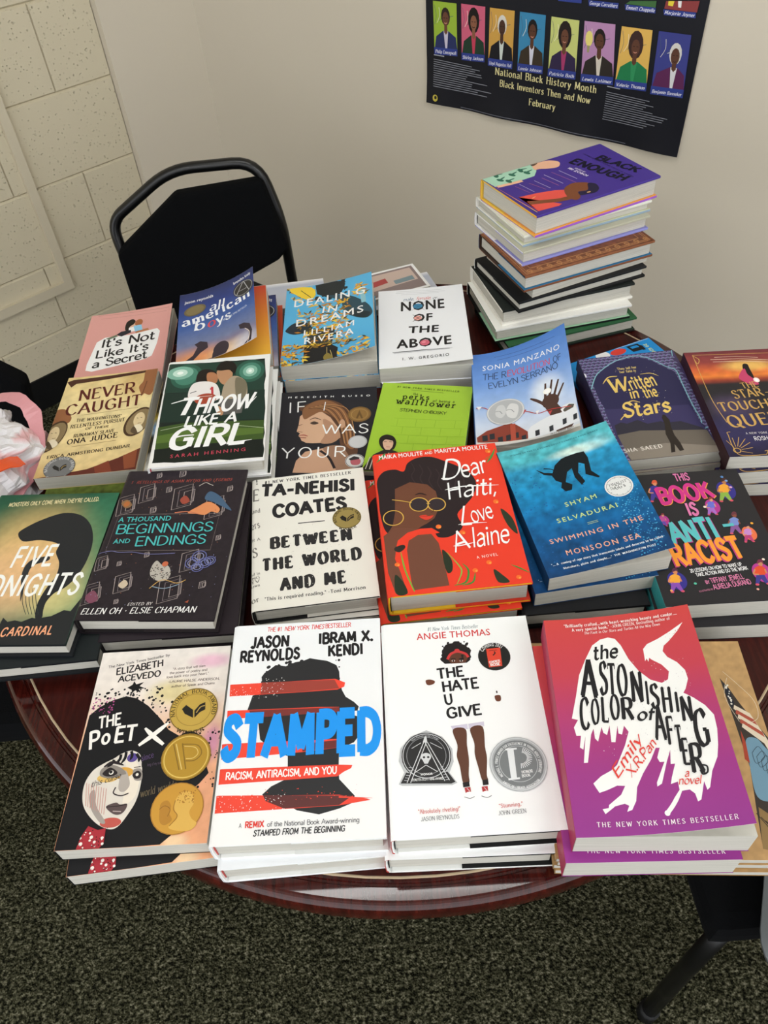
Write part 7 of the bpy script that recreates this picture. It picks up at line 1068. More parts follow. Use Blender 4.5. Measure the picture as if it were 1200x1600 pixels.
  ('P','15110f',0,[13.42,17.75,13.29,16.64,12.87,15.76,12.27,15.33,11.61,15.44,11.04,16.09,10.71,17.1,10.67,18.25,10.96,19.27,11.49,19.91,12.15,20.06,12.78,19.67,13.23,18.84]), 
  ('P','1f3a2a',0,[9.32,11.29,9.72,13.65,11.42,14.91,12.8,14.97,14.59,13.96,14.92,11.61]), ('P','c23f58',0,[11.53,14.92,12.68,14.97,12.43,11.46,11.97,11.44]), 
  ('P','8a5a42',0,[12.83,17.29,12.75,16.65,12.52,16.15,12.18,15.9,11.81,15.97,11.49,16.34,11.3,16.92,11.28,17.58,11.44,18.17,11.74,18.54,12.11,18.63,12.46,18.41,12.72,17.93]), 
  ('P','8a5a42',0,[11.73,16.37,12.42,16.39,12.52,14.69,12.13,14.22,11.71,14.65]), ('L','1a1210',.118,1,(1,1),[11.56,17.44,11.9,17.44]), ('L','1a1210',.117,1,(1,1),[12.19,17.45,12.54,17.46]), 
  ('L','3a221a',.177,1,(1,1),[11.78,16.51,12.07,16.38,12.36,16.52]), ('P','2f3f8c',0,[9.14,11.37,14.97,11.7,14.95,10.31,9.18,9.94]), 
  ('T', 'Shirley Jackson', 'si', 1.2, 'e6e6ee', 9.46, 10.25, 0.063, 5.26, 0.64, 0, 0), ('P','d0a04a',0,[15.86,20.45,21.6,20.5,21.69,11.34,15.88,11.2]), 
  ('L','4a5a6a',.085,1,(1,1),[16.16,19.74,16.57,17.76,16.17,15.93]), ('L','f0ead8',.085,1,(1,1),[17.32,19.31,17.44,17.78,16.75,16.3]), 
  ('L','4a5a6a',.084,1,(1,1),[18.48,18.87,18.31,17.79,17.33,16.68]), ('L','f0ead8',.084,1,(1,1),[19.63,18.44,19.17,17.8,17.91,17.05]), 
  ('L','4a5a6a',.083,1,(1,1),[20.77,18.0,20.03,17.81,18.48,17.43]), 
  ('P','d9d5cc',0,[19.97,17.72,19.86,16.87,19.52,16.21,19.03,15.89,18.51,15.99,18.07,16.48,17.82,17.26,17.82,18.12,18.06,18.89,18.49,19.38,19.01,19.49,19.49,19.19,19.84,18.56]), 
  ('P','16161c',0,[16.0,11.2,16.47,13.6,18.21,14.85,19.6,14.87,21.38,13.79,21.69,11.34]), ('P','cfd8d0',0,[18.33,14.85,19.48,14.87,19.16,11.28,18.69,11.27]), 
  ('P','4a2f22',0,[19.66,17.26,19.58,16.6,19.34,16.09,18.99,15.84,18.62,15.92,18.31,16.3,18.13,16.9,18.13,17.58,18.3,18.17,18.61,18.56,18.97,18.64,19.32,18.41,19.57,17.91]), 
  ('P','4a2f22',0,[18.55,16.33,19.24,16.34,19.31,14.59,18.91,14.11,18.5,14.57]), ('L','1a1210',.113,1,(1,1),[18.4,17.43,18.74,17.43]), ('L','1a1210',.113,1,(1,1),[19.03,17.44,19.38,17.44]), 
  ('L','3a221a',.17,1,(1,1),[18.61,16.47,18.89,16.34,19.18,16.48]), ('P','2f3f8c',0,[15.82,11.29,21.75,11.44,21.7,9.99,15.83,9.84]), 
  ('T', 'Lloyd Augustus Hall', 'si', 1.2, 'e6e6ee', 16.12, 10.14, 0.026, 5.35, 0.62, 0, 0), ('P','3a86b0',0,[22.8,20.51,28.57,20.55,28.79,11.47,22.95,11.21]), 
  ('L','4a5a6a',.081,1,(1,1),[23.1,19.8,23.55,17.81,23.17,15.96]), ('L','f0ead8',.081,1,(1,1),[24.28,19.36,24.43,17.83,23.75,16.35]), 
  ('L','4a5a6a',.081,1,(1,1),[25.45,18.93,25.3,17.84,24.33,16.73]), ('L','f0ead8',.08,1,(1,1),[26.61,18.5,26.17,17.86,24.91,17.11]), 
  ('L','4a5a6a',.08,1,(1,1),[27.77,18.07,27.03,17.88,25.48,17.49]), 
  ('P','15110f',0,[26.98,17.78,26.87,16.94,26.54,16.28,26.05,15.96,25.52,16.05,25.08,16.54,24.82,17.31,24.8,18.18,25.03,18.95,25.45,19.44,25.97,19.55,26.47,19.25,26.83,18.62]), 
  ('P','3a2f22',0,[23.07,11.21,23.5,13.63,25.24,14.91,26.64,14.95,28.45,13.9,28.79,11.47]), ('P','d9d8e4',0,[25.36,14.91,26.52,14.94,26.25,11.36,25.78,11.34]), 
  ('P','5a3826',0,[26.67,17.33,26.59,16.67,26.36,16.16,26.01,15.91,25.64,15.98,25.32,16.36,25.14,16.96,25.12,17.63,25.28,18.23,25.58,18.61,25.95,18.7,26.31,18.47,26.57,17.98]), 
  ('P','5a3826',0,[25.56,16.39,26.26,16.41,26.35,14.66,25.96,14.18,25.54,14.64]), ('L','1a1210',.108,1,(1,1),[25.39,17.48,25.74,17.49]), ('L','1a1210',.108,1,(1,1),[26.03,17.5,26.38,17.5]), 
  ('L','c98a78',.163,1,(1,1),[25.62,16.53,25.91,16.4,26.2,16.54]), ('P','2f3f8c',0,[22.89,11.3,28.85,11.57,28.83,10.14,22.92,9.84]), 
  ('T', 'Lonnie Johnson', 'si', 1.2, 'e6e6ee', 23.21, 10.15, 0.05, 5.39, 0.61, 0, 0), ('P','c9cf7a',0,[29.83,20.49,35.77,20.49,36.15,11.55,30.07,11.31]), 
  ('L','4a5a6a',.078,1,(1,1),[30.15,19.78,30.63,17.82,30.25,16.0]), ('L','f0ead8',.077,1,(1,1),[31.37,19.35,31.54,17.83,30.85,16.38]), 
  ('L','4a5a6a',.077,1,(1,1),[32.58,18.91,32.44,17.85,31.45,16.75]), ('L','f0ead8',.076,1,(1,1),[33.79,18.48,33.34,17.86,32.04,17.12]), 
  ('L','4a5a6a',.076,1,(1,1),[34.99,18.05,34.23,17.87,32.63,17.49]), 
  ('P','201614',0,[34.47,17.78,34.35,16.66,33.93,15.78,33.3,15.35,32.61,15.48,32.01,16.14,31.66,17.17,31.62,18.32,31.91,19.34,32.46,19.99,33.13,20.13,33.78,19.73,34.26,18.89]), 
  ('P','2f2444',0,[30.19,11.31,30.62,13.69,32.41,14.95,33.86,14.98,35.75,13.94,36.15,11.55]), ('P','a83a6a',0,[32.53,14.95,33.74,14.98,33.5,11.44,33.02,11.42]), 
  ('P','6a4330',0,[33.86,17.33,33.79,16.68,33.56,16.18,33.2,15.93,32.81,16.01,32.48,16.38,32.28,16.97,32.26,17.64,32.42,18.23,32.73,18.6,33.11,18.69,33.47,18.46,33.75,17.97]), 
  ('P','6a4330',0,[32.73,16.41,33.45,16.42,33.57,14.7,33.16,14.23,32.72,14.68]), ('L','1a1210',.103,1,(1,1),[32.54,17.49,32.9,17.49]), ('L','1a1210',.103,1,(1,1),[33.2,17.5,33.56,17.5]), 
  ('L','c98a78',.156,1,(1,1),[32.78,16.55,33.09,16.42,33.38,16.56]), ('P','2f3f8c',0,[30.01,11.4,36.2,11.65,36.2,10.24,30.04,9.95]), 
  ('T', 'Patricia Bath', 'si', 1.2, 'e6e6ee', 30.35, 10.26, 0.045, 5.61, 0.6, 0, 0), ('P','b98ab4',0,[36.86,20.58,43.11,20.73,44.12,11.81,37.37,11.43]), 
  ('L','4a5a6a',.074,1,(1,1),[37.22,19.88,37.79,17.94,37.44,16.11]), ('L','f0ead8',.074,1,(1,1),[38.53,19.48,38.76,17.97,38.08,16.5]), 
  ('L','4a5a6a',.073,1,(1,1),[39.84,19.07,39.73,18.0,38.71,16.89]), ('L','f0ead8',.073,1,(1,1),[41.14,18.67,40.69,18.04,39.33,17.27]), 
  ('L','4a5a6a',.072,1,(1,1),[42.45,18.27,41.64,18.07,39.95,17.65]), 
  ('P','1c1513',0,[41.59,17.98,41.53,17.15,41.2,16.49,40.68,16.16,40.08,16.25,39.56,16.72,39.23,17.47,39.16,18.32,39.37,19.08,39.81,19.57,40.37,19.69,40.93,19.41,41.37,18.79]), 
  ('P','2c2622',0,[37.51,11.44,37.91,13.82,39.83,15.11,41.4,15.18,43.53,14.18,44.12,11.81]), ('P','d8cfc0',0,[39.96,15.12,41.27,15.18,41.19,11.64,40.65,11.61]), 
  ('P','5a3826',0,[41.28,17.52,41.24,16.88,41.01,16.37,40.64,16.11,40.22,16.18,39.84,16.55,39.6,17.13,39.55,17.79,39.69,18.38,40.0,18.77,40.4,18.86,40.81,18.64,41.12,18.16]), 
  ('P','5a3826',0,[40.1,16.58,40.88,16.61,41.1,14.89,40.68,14.42,40.18,14.85]), ('L','1a1210',.098,1,(1,1),[39.85,17.65,40.24,17.66]), ('L','1a1210',.098,1,(1,1),[40.56,17.68,40.94,17.69]), 
  ('L','3a221a',.148,1,(1,1),[40.16,16.72,40.49,16.6,40.8,16.74]), 
  ('P','e6d77a',0,[38.97,17.8,38.9,17.07,38.6,16.56,38.17,16.43,37.75,16.73,37.47,17.37,37.42,18.13,37.62,18.77,38.0,19.09,38.43,19.0,38.8,18.52]), 
  ('P','a09a6a',0,[37.94,16.59,38.53,16.61,38.48,15.42,38.08,15.41]), ('P','2f3f8c',0,[37.3,11.52,44.17,11.9,44.27,10.5,37.37,10.08]), 
  ('T', 'Lewis Latimer', 'si', 1.2, 'e6e6ee', 37.71, 10.39, 0.06, 6.27, 0.59, 0, 0), ('P','e0b45a',0,[44.43,20.61,50.4,20.68,50.99,11.82,44.66,11.55]), 
  ('L','4a5a6a',.071,1,(1,1),[44.75,19.92,45.24,17.99,44.86,16.19]), ('L','f0ead8',.07,1,(1,1),[45.98,19.5,46.16,18.01,45.47,16.56]), 
  ('L','4a5a6a',.07,1,(1,1),[47.21,19.08,47.08,18.03,46.08,16.94]), ('L','f0ead8',.069,1,(1,1),[48.44,18.67,47.99,18.04,46.68,17.31]), 
  ('L','4a5a6a',.069,1,(1,1),[49.67,18.25,48.9,18.06,47.28,17.68]), 
  ('P','3a2420',0,[49.14,17.98,49.04,16.87,48.62,16.0,47.98,15.57,47.27,15.69,46.66,16.33,46.29,17.35,46.25,18.49,46.53,19.5,47.08,20.14,47.75,20.29,48.41,19.9,48.92,19.07]), 
  ('P','1f7a4a',0,[44.79,11.56,45.24,13.91,47.08,15.16,48.56,15.21,50.53,14.18,50.99,11.82]), ('P','2f8f5a',0,[47.2,15.17,48.44,15.2,48.24,11.7,47.73,11.68]), 
  ('P','5d3a2a',0,[48.53,17.53,48.47,16.89,48.23,16.39,47.88,16.14,47.48,16.21,47.13,16.58,46.92,17.16,46.9,17.82,47.05,18.4,47.36,18.78,47.75,18.86,48.12,18.64,48.4,18.16]), 
  ('P','5d3a2a',0,[47.38,16.61,48.12,16.63,48.27,14.93,47.85,14.46,47.4,14.9]), ('L','1a1210',.094,1,(1,1),[47.18,17.67,47.55,17.68]), ('L','1a1210',.093,1,(1,1),[47.85,17.69,48.22,17.7]), 
  ('L','c98a78',.141,1,(1,1),[47.44,16.75,47.75,16.62,48.05,16.76]), ('P','2f3f8c',0,[44.6,11.64,51.04,11.91,51.08,10.51,44.63,10.21]), 
  ('T', 'Valerie Thomas', 'si', 1.2, 'e6e6ee', 44.95, 10.52, 0.045, 5.86, 0.58, 0, 0), ('P','3a3f86',0,[51.63,20.71,57.64,20.81,58.22,11.84,52.0,11.56]), 
  ('L','4a5a6a',.067,1,(1,1),[51.97,20.02,52.48,18.07,52.12,16.25]), ('L','f0ead8',.067,1,(1,1),[53.21,19.6,53.4,18.09,52.73,16.63]), 
  ('L','4a5a6a',.066,1,(1,1),[54.44,19.18,54.32,18.12,53.33,17.01]), ('L','f0ead8',.066,1,(1,1),[55.68,18.77,55.23,18.14,53.93,17.39]), 
  ('L','4a5a6a',.065,1,(1,1),[56.9,18.36,56.13,18.16,54.52,17.76]), 
  ('P','d5d2cb',0,[56.59,17.55,56.51,16.72,56.18,16.06,55.68,15.73,55.12,15.82,54.64,16.3,54.34,17.06,54.3,17.92,54.52,18.68,54.94,19.17,55.48,19.28,56.01,19.0,56.41,18.37]), 
  ('P','5a2450',0,[52.13,11.56,52.53,13.95,54.83,15.24,56.3,15.29,57.76,14.24,58.22,11.84]), ('P','d9d9dc',0,[54.96,15.24,56.18,15.28,56.01,11.74,55.52,11.72]), 
  ('P','5a3a2a',0,[56.28,17.1,56.23,16.45,56.0,15.94,55.64,15.69,55.25,15.75,54.9,16.13,54.69,16.71,54.65,17.38,54.8,17.97,55.11,18.36,55.49,18.45,55.87,18.22,56.15,17.74]), 
  ('P','5a3a2a',0,[55.15,16.16,55.88,16.18,56.01,15.0,55.61,14.53,55.15,14.97]), ('L','1a1210',.089,1,(1,1),[54.94,17.24,55.31,17.25]), ('L','1a1210',.089,1,(1,1),[55.61,17.26,55.97,17.27]), 
  ('L','3a221a',.134,1,(1,1),[55.21,16.3,55.52,16.17,55.81,16.32]), ('P','2f3f8c',0,[51.93,11.65,58.28,11.94,58.31,10.52,51.99,10.2]), 
  ('T', 'Benjamin Banneker', 'si', 1.2, 'e6e6ee', 52.3, 10.51, 0.05, 5.75, 0.56, 0, 0), ('P','2f3f8c',0,[30.76,24.13,35.81,24.26,35.83,23.33,30.97,23.21]), 
  ('P','2f3f8c',0,[37.17,24.01,43.2,24.15,43.26,23.25,37.4,23.11]), ('T', 'George Carruthers', 'si', 1.2, 'e6e6ee', 37.51, 23.32, 0.019, 5.57, 0.56, 0, 0), 
  ('P','2f3f8c',0,[44.43,24.1,50.32,24.21,50.41,23.33,44.68,23.22]), ('T', 'Emmett Chappelle', 'si', 1.2, 'e6e6ee', 44.78, 23.42, 0.014, 5.46, 0.55, 0, 0), 
  ('P','2f3f8c',0,[51.73,24.14,57.64,24.29,57.76,23.43,52.0,23.28]), ('T', 'Marjorie Joyner', 'si', 1.2, 'e6e6ee', 52.09, 23.48, 0.02, 5.5, 0.53, 0, 0), 
  ('P','8a3a3a',0,[51.99,25.42,57.9,26.04,57.81,24.31,51.89,24.23]), ('P','e6d040',0,[52.42,25.46,53.49,25.58,53.36,24.76,52.47,24.81]), 
  ('P','e9e6e6',0,[54.13,25.64,54.77,25.71,54.87,24.71,54.34,24.72]), ('P','3f6a3a',0,[45.34,24.72,50.25,25.24,50.28,24.21,44.6,24.19]), 
  ('T', 'National Black History Month', 'S', 0.85, 'e3d9a0', 17.79, 8.44, 0.006, 23.48, 1.32, 0, 0), 
  ('T', 'Black Inventors Then and Now', 'S', 0.85, 'e3d9a0', 19.04, 6.34, 0.005, 21.14, 1.25, 0, 0), ('T', 'February', 'S', 0.85, 'e3d9a0', 26.3, 3.84, 0.009, 6.35, 1.28, 0, 0), 
  ('L','a9abb4',.194,0,(1,1),[2.07,10.02,4.73,10.06]), ('L','8a8c96',.143,0,(1,1),[1.99,9.15,11.86,9.0]), ('L','8a8c96',.143,0,(1,1),[1.98,8.71,13.89,8.54]), 
  ('L','8a8c96',.143,0,(1,1),[1.98,8.27,12.76,8.13]), ('L','8a8c96',.144,0,(1,1),[1.97,7.83,14.31,7.68]), ('L','8a8c96',.144,0,(1,1),[1.96,7.38,14.47,7.24]), 
  ('L','8a8c96',.144,0,(1,1),[1.96,6.93,10.77,6.85]), ('L','8a8c96',.145,0,(1,1),[1.95,6.48,10.43,6.41]), ('L','8a8c96',.145,0,(1,1),[1.94,6.03,15.91,5.93]), 
  ('L','8a8c96',.145,0,(1,1),[1.94,5.58,12.1,5.52]), ('L','8a8c96',.145,0,(1,1),[1.93,5.13,11.95,5.08]), ('L','8a8c96',.146,0,(1,1),[1.92,4.67,17.0,4.61]), 
  ('L','8a8c96',.146,0,(1,1),[1.92,4.21,13.55,4.18]), ('L','8a8c96',.146,0,(1,1),[1.91,3.75,16.0,3.73]), ('L','a9abb4',.15,0,(1,1),[43.23,10.17,45.86,10.11]), 
  ('L','8a8c96',.111,0,(1,1),[43.24,9.17,52.1,8.9]), ('L','8a8c96',.111,0,(1,1),[43.23,8.76,51.32,8.53]), ('L','8a8c96',.111,0,(1,1),[43.22,8.35,53.07,8.08]), 
  ('L','8a8c96',.111,0,(1,1),[43.22,7.94,51.65,7.72]), ('L','8a8c96',.112,0,(1,1),[43.21,7.52,51.13,7.33]), ('L','8a8c96',.112,0,(1,1),[43.21,7.11,53.15,6.87]), 
  ('L','8a8c96',.112,0,(1,1),[43.2,6.69,56.21,6.4]), ('L','8a8c96',.112,0,(1,1),[43.19,6.27,55.54,6.01]), ('L','8a8c96',.113,0,(1,1),[43.19,5.85,55.35,5.61]), 
  ('L','8a8c96',.113,0,(1,1),[43.18,5.43,52.12,5.26]), ('L','8a8c96',.113,0,(1,1),[43.18,5.01,54.02,4.82]), ('L','8a8c96',.114,0,(1,1),[43.17,4.59,52.47,4.43]), 
  ('L','8a8c96',.114,0,(1,1),[43.16,4.16,51.85,4.02]), ('L','6d6f7a',.13,0,(1,1),[9.25,.47,48.72,.47]), ('E','c9b84a',2.54,1.36,.67,.71,0), ('E','2a2a20',2.61,1.47,.34,.36,0), ]),
}
ART['plain'] = None

# ---------------------------------------------------------------- the books
def put(root, x, y, z, deg, label, group=None):
    root.location = (x*.01, y*.01, TABLE_Z+z*.01); root.rotation_euler = (0, 0, math.radians(deg)); tag(root, label, 'book', group); return root
def again(root, x, y, z, deg, label, group=None): return put(copy_tree(root), x, y, z, deg, label, group)
b = put(paperback('paperback_book', 'poet', 13.3, 20.1, 2.1, '17171a', '17171a'), -23.91, 37.09, 2.10, -1.9, 'paperback with a half lit face, brush lettering and three gold seals at front left', 'paperbacks with gold seals')
again(b, -24.06, 36.1, 0, 2.5, 'lower paperback with the red neck showing, under the gold sealed one at front left', 'paperbacks with gold seals')
b = put(hardback('hardcover_book', 'stamped', 14.9, 22.2, 3.0, 'eef1f4', 'eef0ee', 'e4e6e4', plain='eef1f4', headband='b8433f'), -9.19, 36.62, 3.00, -1.9, 'white hardcover with black head, red stripes and big blue title', 'white hardcovers with red stripes')
lo = hardback('hardcover_book', None, 14.9, 22.2, 3.0, 'eef1f4', 'eef0ee', 'e4e6e4', plain='eef1f4', headband='b8433f')
put(lo, -9.45, 36.0, 0, 0.2, 'lower white hardcover with red headband, under the red striped one', 'white hardcovers with red stripes')
b = put(hardback('hardcover_book', 'thug', 14.6, 21.5, 3.1, 'c8403c', 'e9ebe8', '17181a', back='f1f2f0', plain='f3f5f5', headband='17171a'), 5.75, 35.49, 3.10, -1.3, 'white hardcover with two brown legs, curly hair and round award seals', 'white hardcovers with round seals')
again(b, 5.25, 34.95, 0, -2.4, 'lower white hardcover with a black flap strip, under the one with round seals', 'white hardcovers with round seals')
k = put(paperback('picture_book', 'kraft', 20.6, 21.4, .8, 'a58354', 'a58354'), 23.1, 33.1, 2.4, -5.2, 'kraft brown picture book with a striped flag and blue figure, topmost of its pile', 'kraft picture books')
again(k, 23.35, 33.00, 1.60, -5.6, 'kraft picture book, second in its pile under the red and purple paperbacks', 'kraft picture books')
again(k, 23.00, 33.20, 0.80, -4.9, 'kraft picture book, third in its pile under the red and purple paperbacks', 'kraft picture books')
again(k, 23.25, 32.95, 0.00, -5.3, 'kraft picture book, lowest in its pile under the red and purple paperbacks', 'kraft picture books')
b = put(paperback('paperback_book', 'aston', 13.9, 20.5, 3.0, 'a5304f', '91338a', (2.6, 2.1, .9)), 20.41, 32.45, 6.20, -4.5, 'thick red to purple paperback with a white dripping bird and hand lettering', 'red to purple paperbacks')
put(paperback('paperback_book', 'aston', 13.9, 20.5, 3.0, 'a5304f', '91338a'), 19.6, 31.75, 3.2, -3.6, 'lower red to purple paperback resting on the kraft books', 'red to purple paperbacks')
c = put(paperback('paperback_book', None, 13.8, 20.6, 1.6, 'cfc9b8', 'cfc9b8', plain='cfc9b8'), -34.25, 58.6, 0, 0.5, 'thick cream edged paperback at the bottom of the dark green pile at far left')
b = put(hardback('hardcover_book', 'five', 14.9, 21.6, 2.4, '23302b', '1c1f22', '1c1f22', back='1c1f22', plain='23302b'), -39.87, 58.71, 4.00, -5.2, 'dark green hardcover with a looming black creature at the left edge', 'dark green hardcovers')
lo = hardback('hardcover_book', None, 14.9, 21.6, 2.4, '1c2021', '1c1f22', '1c1f22', plain='1f2425')
put(lo, -38.5, 57.5, 1.6, 1.0, 'lower black backed hardcover, under the dark green creature cover', 'dark green hardcovers')
b = put(hardback('hardcover_book', 'thou', 14.9, 22.2, 2.5, '2a2328', '1d191c', '241e22', plain='2a2328'), -24.61, 60.40, 4.10, -5.9, 'plum black hardcover with teal title and fine outline pictures', 'plum black hardcovers')
lo = hardback('hardcover_book', None, 14.9, 22.2, 2.5, '2a2328', '1d191c', '241e22', plain='2b2429')
put(lo, -23.6, 59.75, 1.6, -1.5, 'lower plum black hardcover, under the teal titled one', 'plum black hardcovers')
b = put(hardback('hardcover_book', 'coates', 13.7, 20, 2.5, 'dedbd0', '1b1b1c', 'd9d6cc', plain='e9e7de', headband='2a2a2a'), -8.51, 60.70, 2.50, 2.7, 'cream hardcover with heavy black lettering and an oval gold seal', 'cream hardcovers')
again(b, -7.9, 60.3, 0, 1.0, 'lower cream hardcover, under the black lettered one', 'cream hardcovers')
b = put(hardback('hardcover_book', 'haiti', 15.1, 21.8, 3.3, 'dd3a28', 'f2c230', 'd93d2a', plain='e9412b', headband='3a2a14'), 6.94, 60.58, 3.30, 1.2, 'red hardcover with a profile in round glasses and white script', 'red hardcovers')
again(b, 5.75, 59.75, 0, 2.2, 'lower red hardcover with yellow boards, under the profile cover', 'red hardcovers')
put(hardback('hardcover_book', None, 13.6, 21.6, 2.6, '17181b', '131416', '1b1c1f', plain='1a1b1e'), 20.55, 59.4, 0, 0, 'black hardcover under the two blue swimmer paperbacks')
b = put(paperback('paperback_book', 'swim', 13.4, 19.8, 2.1, '0d2f52', '0d3c6b', (1.5, 2.2, 0)), 21.94, 60.57, 4.70, 6.7, 'blue paperback with a black diving silhouette and a white seal', 'blue swimmer paperbacks')
put(paperback('paperback_book', 'swim', 13.4, 19.8, 2.1, '0d2f52', '0d3c6b'), 21.0, 60.1, 2.6, 4.6, 'lower blue paperback, between the diver cover and the black hardcover', 'blue swimmer paperbacks')
b = put(paperback('paperback_book', 'anti', 13.7, 19.3, 2.3, '3fa3a6', '2b2a2d'), 35.10, 56.15, 2.30, -1.6, 'charcoal paperback with colourful hand lettering and small dancing people', 'charcoal paperbacks')
again(b, 34.9, 54.9, 0, -3.0, 'lower charcoal paperback showing only its pages, under the dancing people cover', 'charcoal paperbacks')
put(paperback('paperback_book', 'scene', 13.4, 21, 2.2, '3a331f', '3a331f'), -36.20, 82.90, 0.00, -2.5, 'paperback with a strip of sky, trees and white house showing, under the parchment cover')
b = put(paperback('paperback_book', 'never', 13.3, 21.1, 2.0, '5f2a20', 'd6bd84', (.2, .4, .1)), -37.53, 85.50, 2.20, -0.3, 'parchment coloured paperback with maroon title, oval portraits and grey seal')
b = put(hardback('hardcover_book', 'throw', 14.3, 21.6, 2.5, 'e4e5e3', 'ecebe9', 'e3e3e0', plain='eceeec', headband='c4485c'), -21.11, 82.25, 5.00, 0.0, 'white edged hardcover with a couple under stadium lights, topmost of three', 'stadium light hardcovers')
again(b, -20.55, 82.1, 2.5, -0.6, 'stadium light hardcover in the middle of its pile of three', 'stadium light hardcovers')
again(b, -20.1, 82.1, 0, 0.4, 'stadium light hardcover at the bottom of its pile of three', 'stadium light hardcovers')
b = put(paperback('paperback_book', 'ifiwas', 13.5, 19.2, 2.6, '1c1c22', '25252c'), -6.50, 80.55, 0.00, -1.5, 'dark paperback with a pale girl in profile and thin white capitals')
b = put(paperback('paperback_book', 'perks', 12.6, 18, 1.7, '86ad2c', 'a3c93f', (1.2, 0, 0)), 5.72, 79.51, 1.70, -12.4, 'lime green paperback with typewriter title and a small dark haired head', 'lime green paperbacks')
put(paperback('paperback_book', 'perks', 12.6, 18, 1.7, '86ad2c', 'a3c93f'), 5.6, 79.7, 0, -11.5, 'lower lime green paperback, under the typewriter titled one', 'lime green paperbacks')
b = put(paperback('paperback_book', 'evelyn', 13.5, 19.5, 2.3, '4a78c4', '4f7fcc', (3.4, 5.0, 1.0)), 20.01, 82.20, 2.30, -6.1, 'sky blue paperback with a raised hand over row houses, cover curling up', 'sky blue paperbacks')
put(paperback('paperback_book', 'evelyn', 13.5, 19.5, 2.3, '4a78c4', '4f7fcc'), 20.7, 82.1, 0, -5.0, 'lower sky blue paperback, under the curling cover with the hand', 'sky blue paperbacks')
b = put(paperback('paperback_book', 'ideas', 15.5, 10.5, 0.8, '1d8ad2', '1d8ad2'), 36.57, 90.82, 0.00, 20.0, 'bright blue thin book with yellow lettering behind the arched night cover')
b = put(paperback('paperback_book', 'written', 13.5, 21.1, 1.8, '3a3052', '43395f'), 35.91, 79.34, 2.60, 1.5, 'navy paperback with gold script in a lace arch and a standing figure', 'navy lace paperbacks')
again(b, 36.1, 78.9, 0.8, 2.4, 'lower navy paperback, under the gold script cover', 'navy lace paperbacks')
b = put(paperback('paperback_book', 'star', 14, 20.9, 2.0, '3a1c24', '25203c'), 48.93, 76.21, 4.00, -3.5, 'dark paperback with a fiery sunset, pink dress and gold capitals at the right edge', 'sunset paperbacks')
again(b, 49.2, 75.7, 2.0, -1.5, 'sunset paperback in the middle of its pile of three at the right edge', 'sunset paperbacks')
again(b, 48.9, 75.4, 0, -4.0, 'sunset paperback at the bottom of its pile of three at the right edge', 'sunset paperbacks')
b = put(paperback('paperback_book', 'notlike', 13.6, 20.8, 2.2, 'c98880', 'dda29b', (0, .9, .1)), -38.07, 105.45, 0.00, 1.5, 'pink paperback with a white bubble title and two small girls')
nb = put(paperback('paperback_book', 'aab', 13.8, 19.4, 2.0, '1f2850', 'c9762c', (3.3, 3.4, 1.6)), -21.70, 104.09, 4.00, 4.6, 'night blue paperback with raised arms, its cover curling up', 'night blue paperbacks')
put(paperback('paperback_book', 'aab', 13.8, 19.4, 2.0, '1f2850', 'c9762c'), -20.8, 104.3, 2, 3.0, 'night blue and orange paperback in the middle of its pile of three', 'night blue paperbacks')
put(paperback('paperback_book', None, 13.8, 19.4, 2.0, 'b83a22', 'd4502c', plain='d4502c'), -20.2, 104.4, 0, 2.0, 'orange red paperback at the bottom of the night blue pile')
fly = Ink(); fly.add([(-6.7, -9.5, 1.985), (6.75, -9.5, 1.985), (6.75, 0, 1.985), (-6.7, 0, 1.985), (6.75, 9.5, 1.985), (-6.7, 9.5, 1.985)], [(0, 1, 2, 3), (3, 2, 4, 5)], [lin('e9b23c'), lin('e9b23c'), lin('e08a30'), lin('e08a30'), lin('c8402c'), lin('c8402c')]); fly.build('flyleaf', M_INK, nb)
b = put(paperback('paperback_book', 'deal', 14, 21, 2.4, '3f9ccc', '58b2e2', (2.5, 2.0, .2)), -5.76, 103.75, 2.40, -1.5, 'sky blue paperback with yellow flowers and white capitals, lifting at its free edge', 'yellow flower paperbacks')
put(paperback('paperback_book', 'deal', 14, 21, 2.4, '3f9ccc', '58b2e2'), -5.6, 103.6, 0, -1.2, 'lower flower paperback, under the sky blue one with white capitals', 'yellow flower paperbacks')
b = put(paperback('paperback_book', 'none', 13.3, 20.3, 2.4, 'c9ccd2', 'eef0f4', (.9, .5, .1)), 8.24, 100.77, 2.40, -3.1, 'white paperback with black capitals and scribbled crossed out letters', 'white scribble paperbacks')
put(paperback('paperback_book', 'none', 13.3, 20.3, 2.4, 'c9ccd2', 'eef0f4'), 8.35, 100.6, 0, -2.4, 'lower white paperback, under the one with scribbled letters', 'white scribble paperbacks')
ART['photo'] = (17, 8, [('G', (0, 'eeeeee'), (1, 'ececec')), ('P', '8a7a78', 0, [.5, .5, 16.5, .5, 16.5, 7.5, .5, 7.5]), ('P', 'c9b3a8', 0, [3, 2, 16, 3, 16, 7, 4, 7]), ('P', '2a2426', 0, [2, 2.5, 6, 3, 7, 6, 3, 6.5]), ('P', 'b04a4a', 0, [8, 3.5, 11, 4, 11, 5.5, 8, 5]), ('P', '7a8f96', 0, [12, 3, 15.5, 3.2, 15.5, 4.5, 12, 4.2])])
put(paperback('magazine', 'photo', 17, 8, 1.2, 'e9e9e9', 'e9e9e9'), 1.6, 117.3, 1.0, 17, 'white bordered picture book with a crowd photo, behind the scribbled white paperback')
ART['sky'] = (17, 8, [('G', (0, 'eeeef2'), (.15, 'b9bfd0'), (1, 'cfd2dc'))])
put(paperback('magazine', 'sky', 17, 8, 1.0, 'e4e4ea', 'e4e4ea'), 3.6, 116.6, 0, 14, 'pale grey blue thin book beneath the crowd photo book')
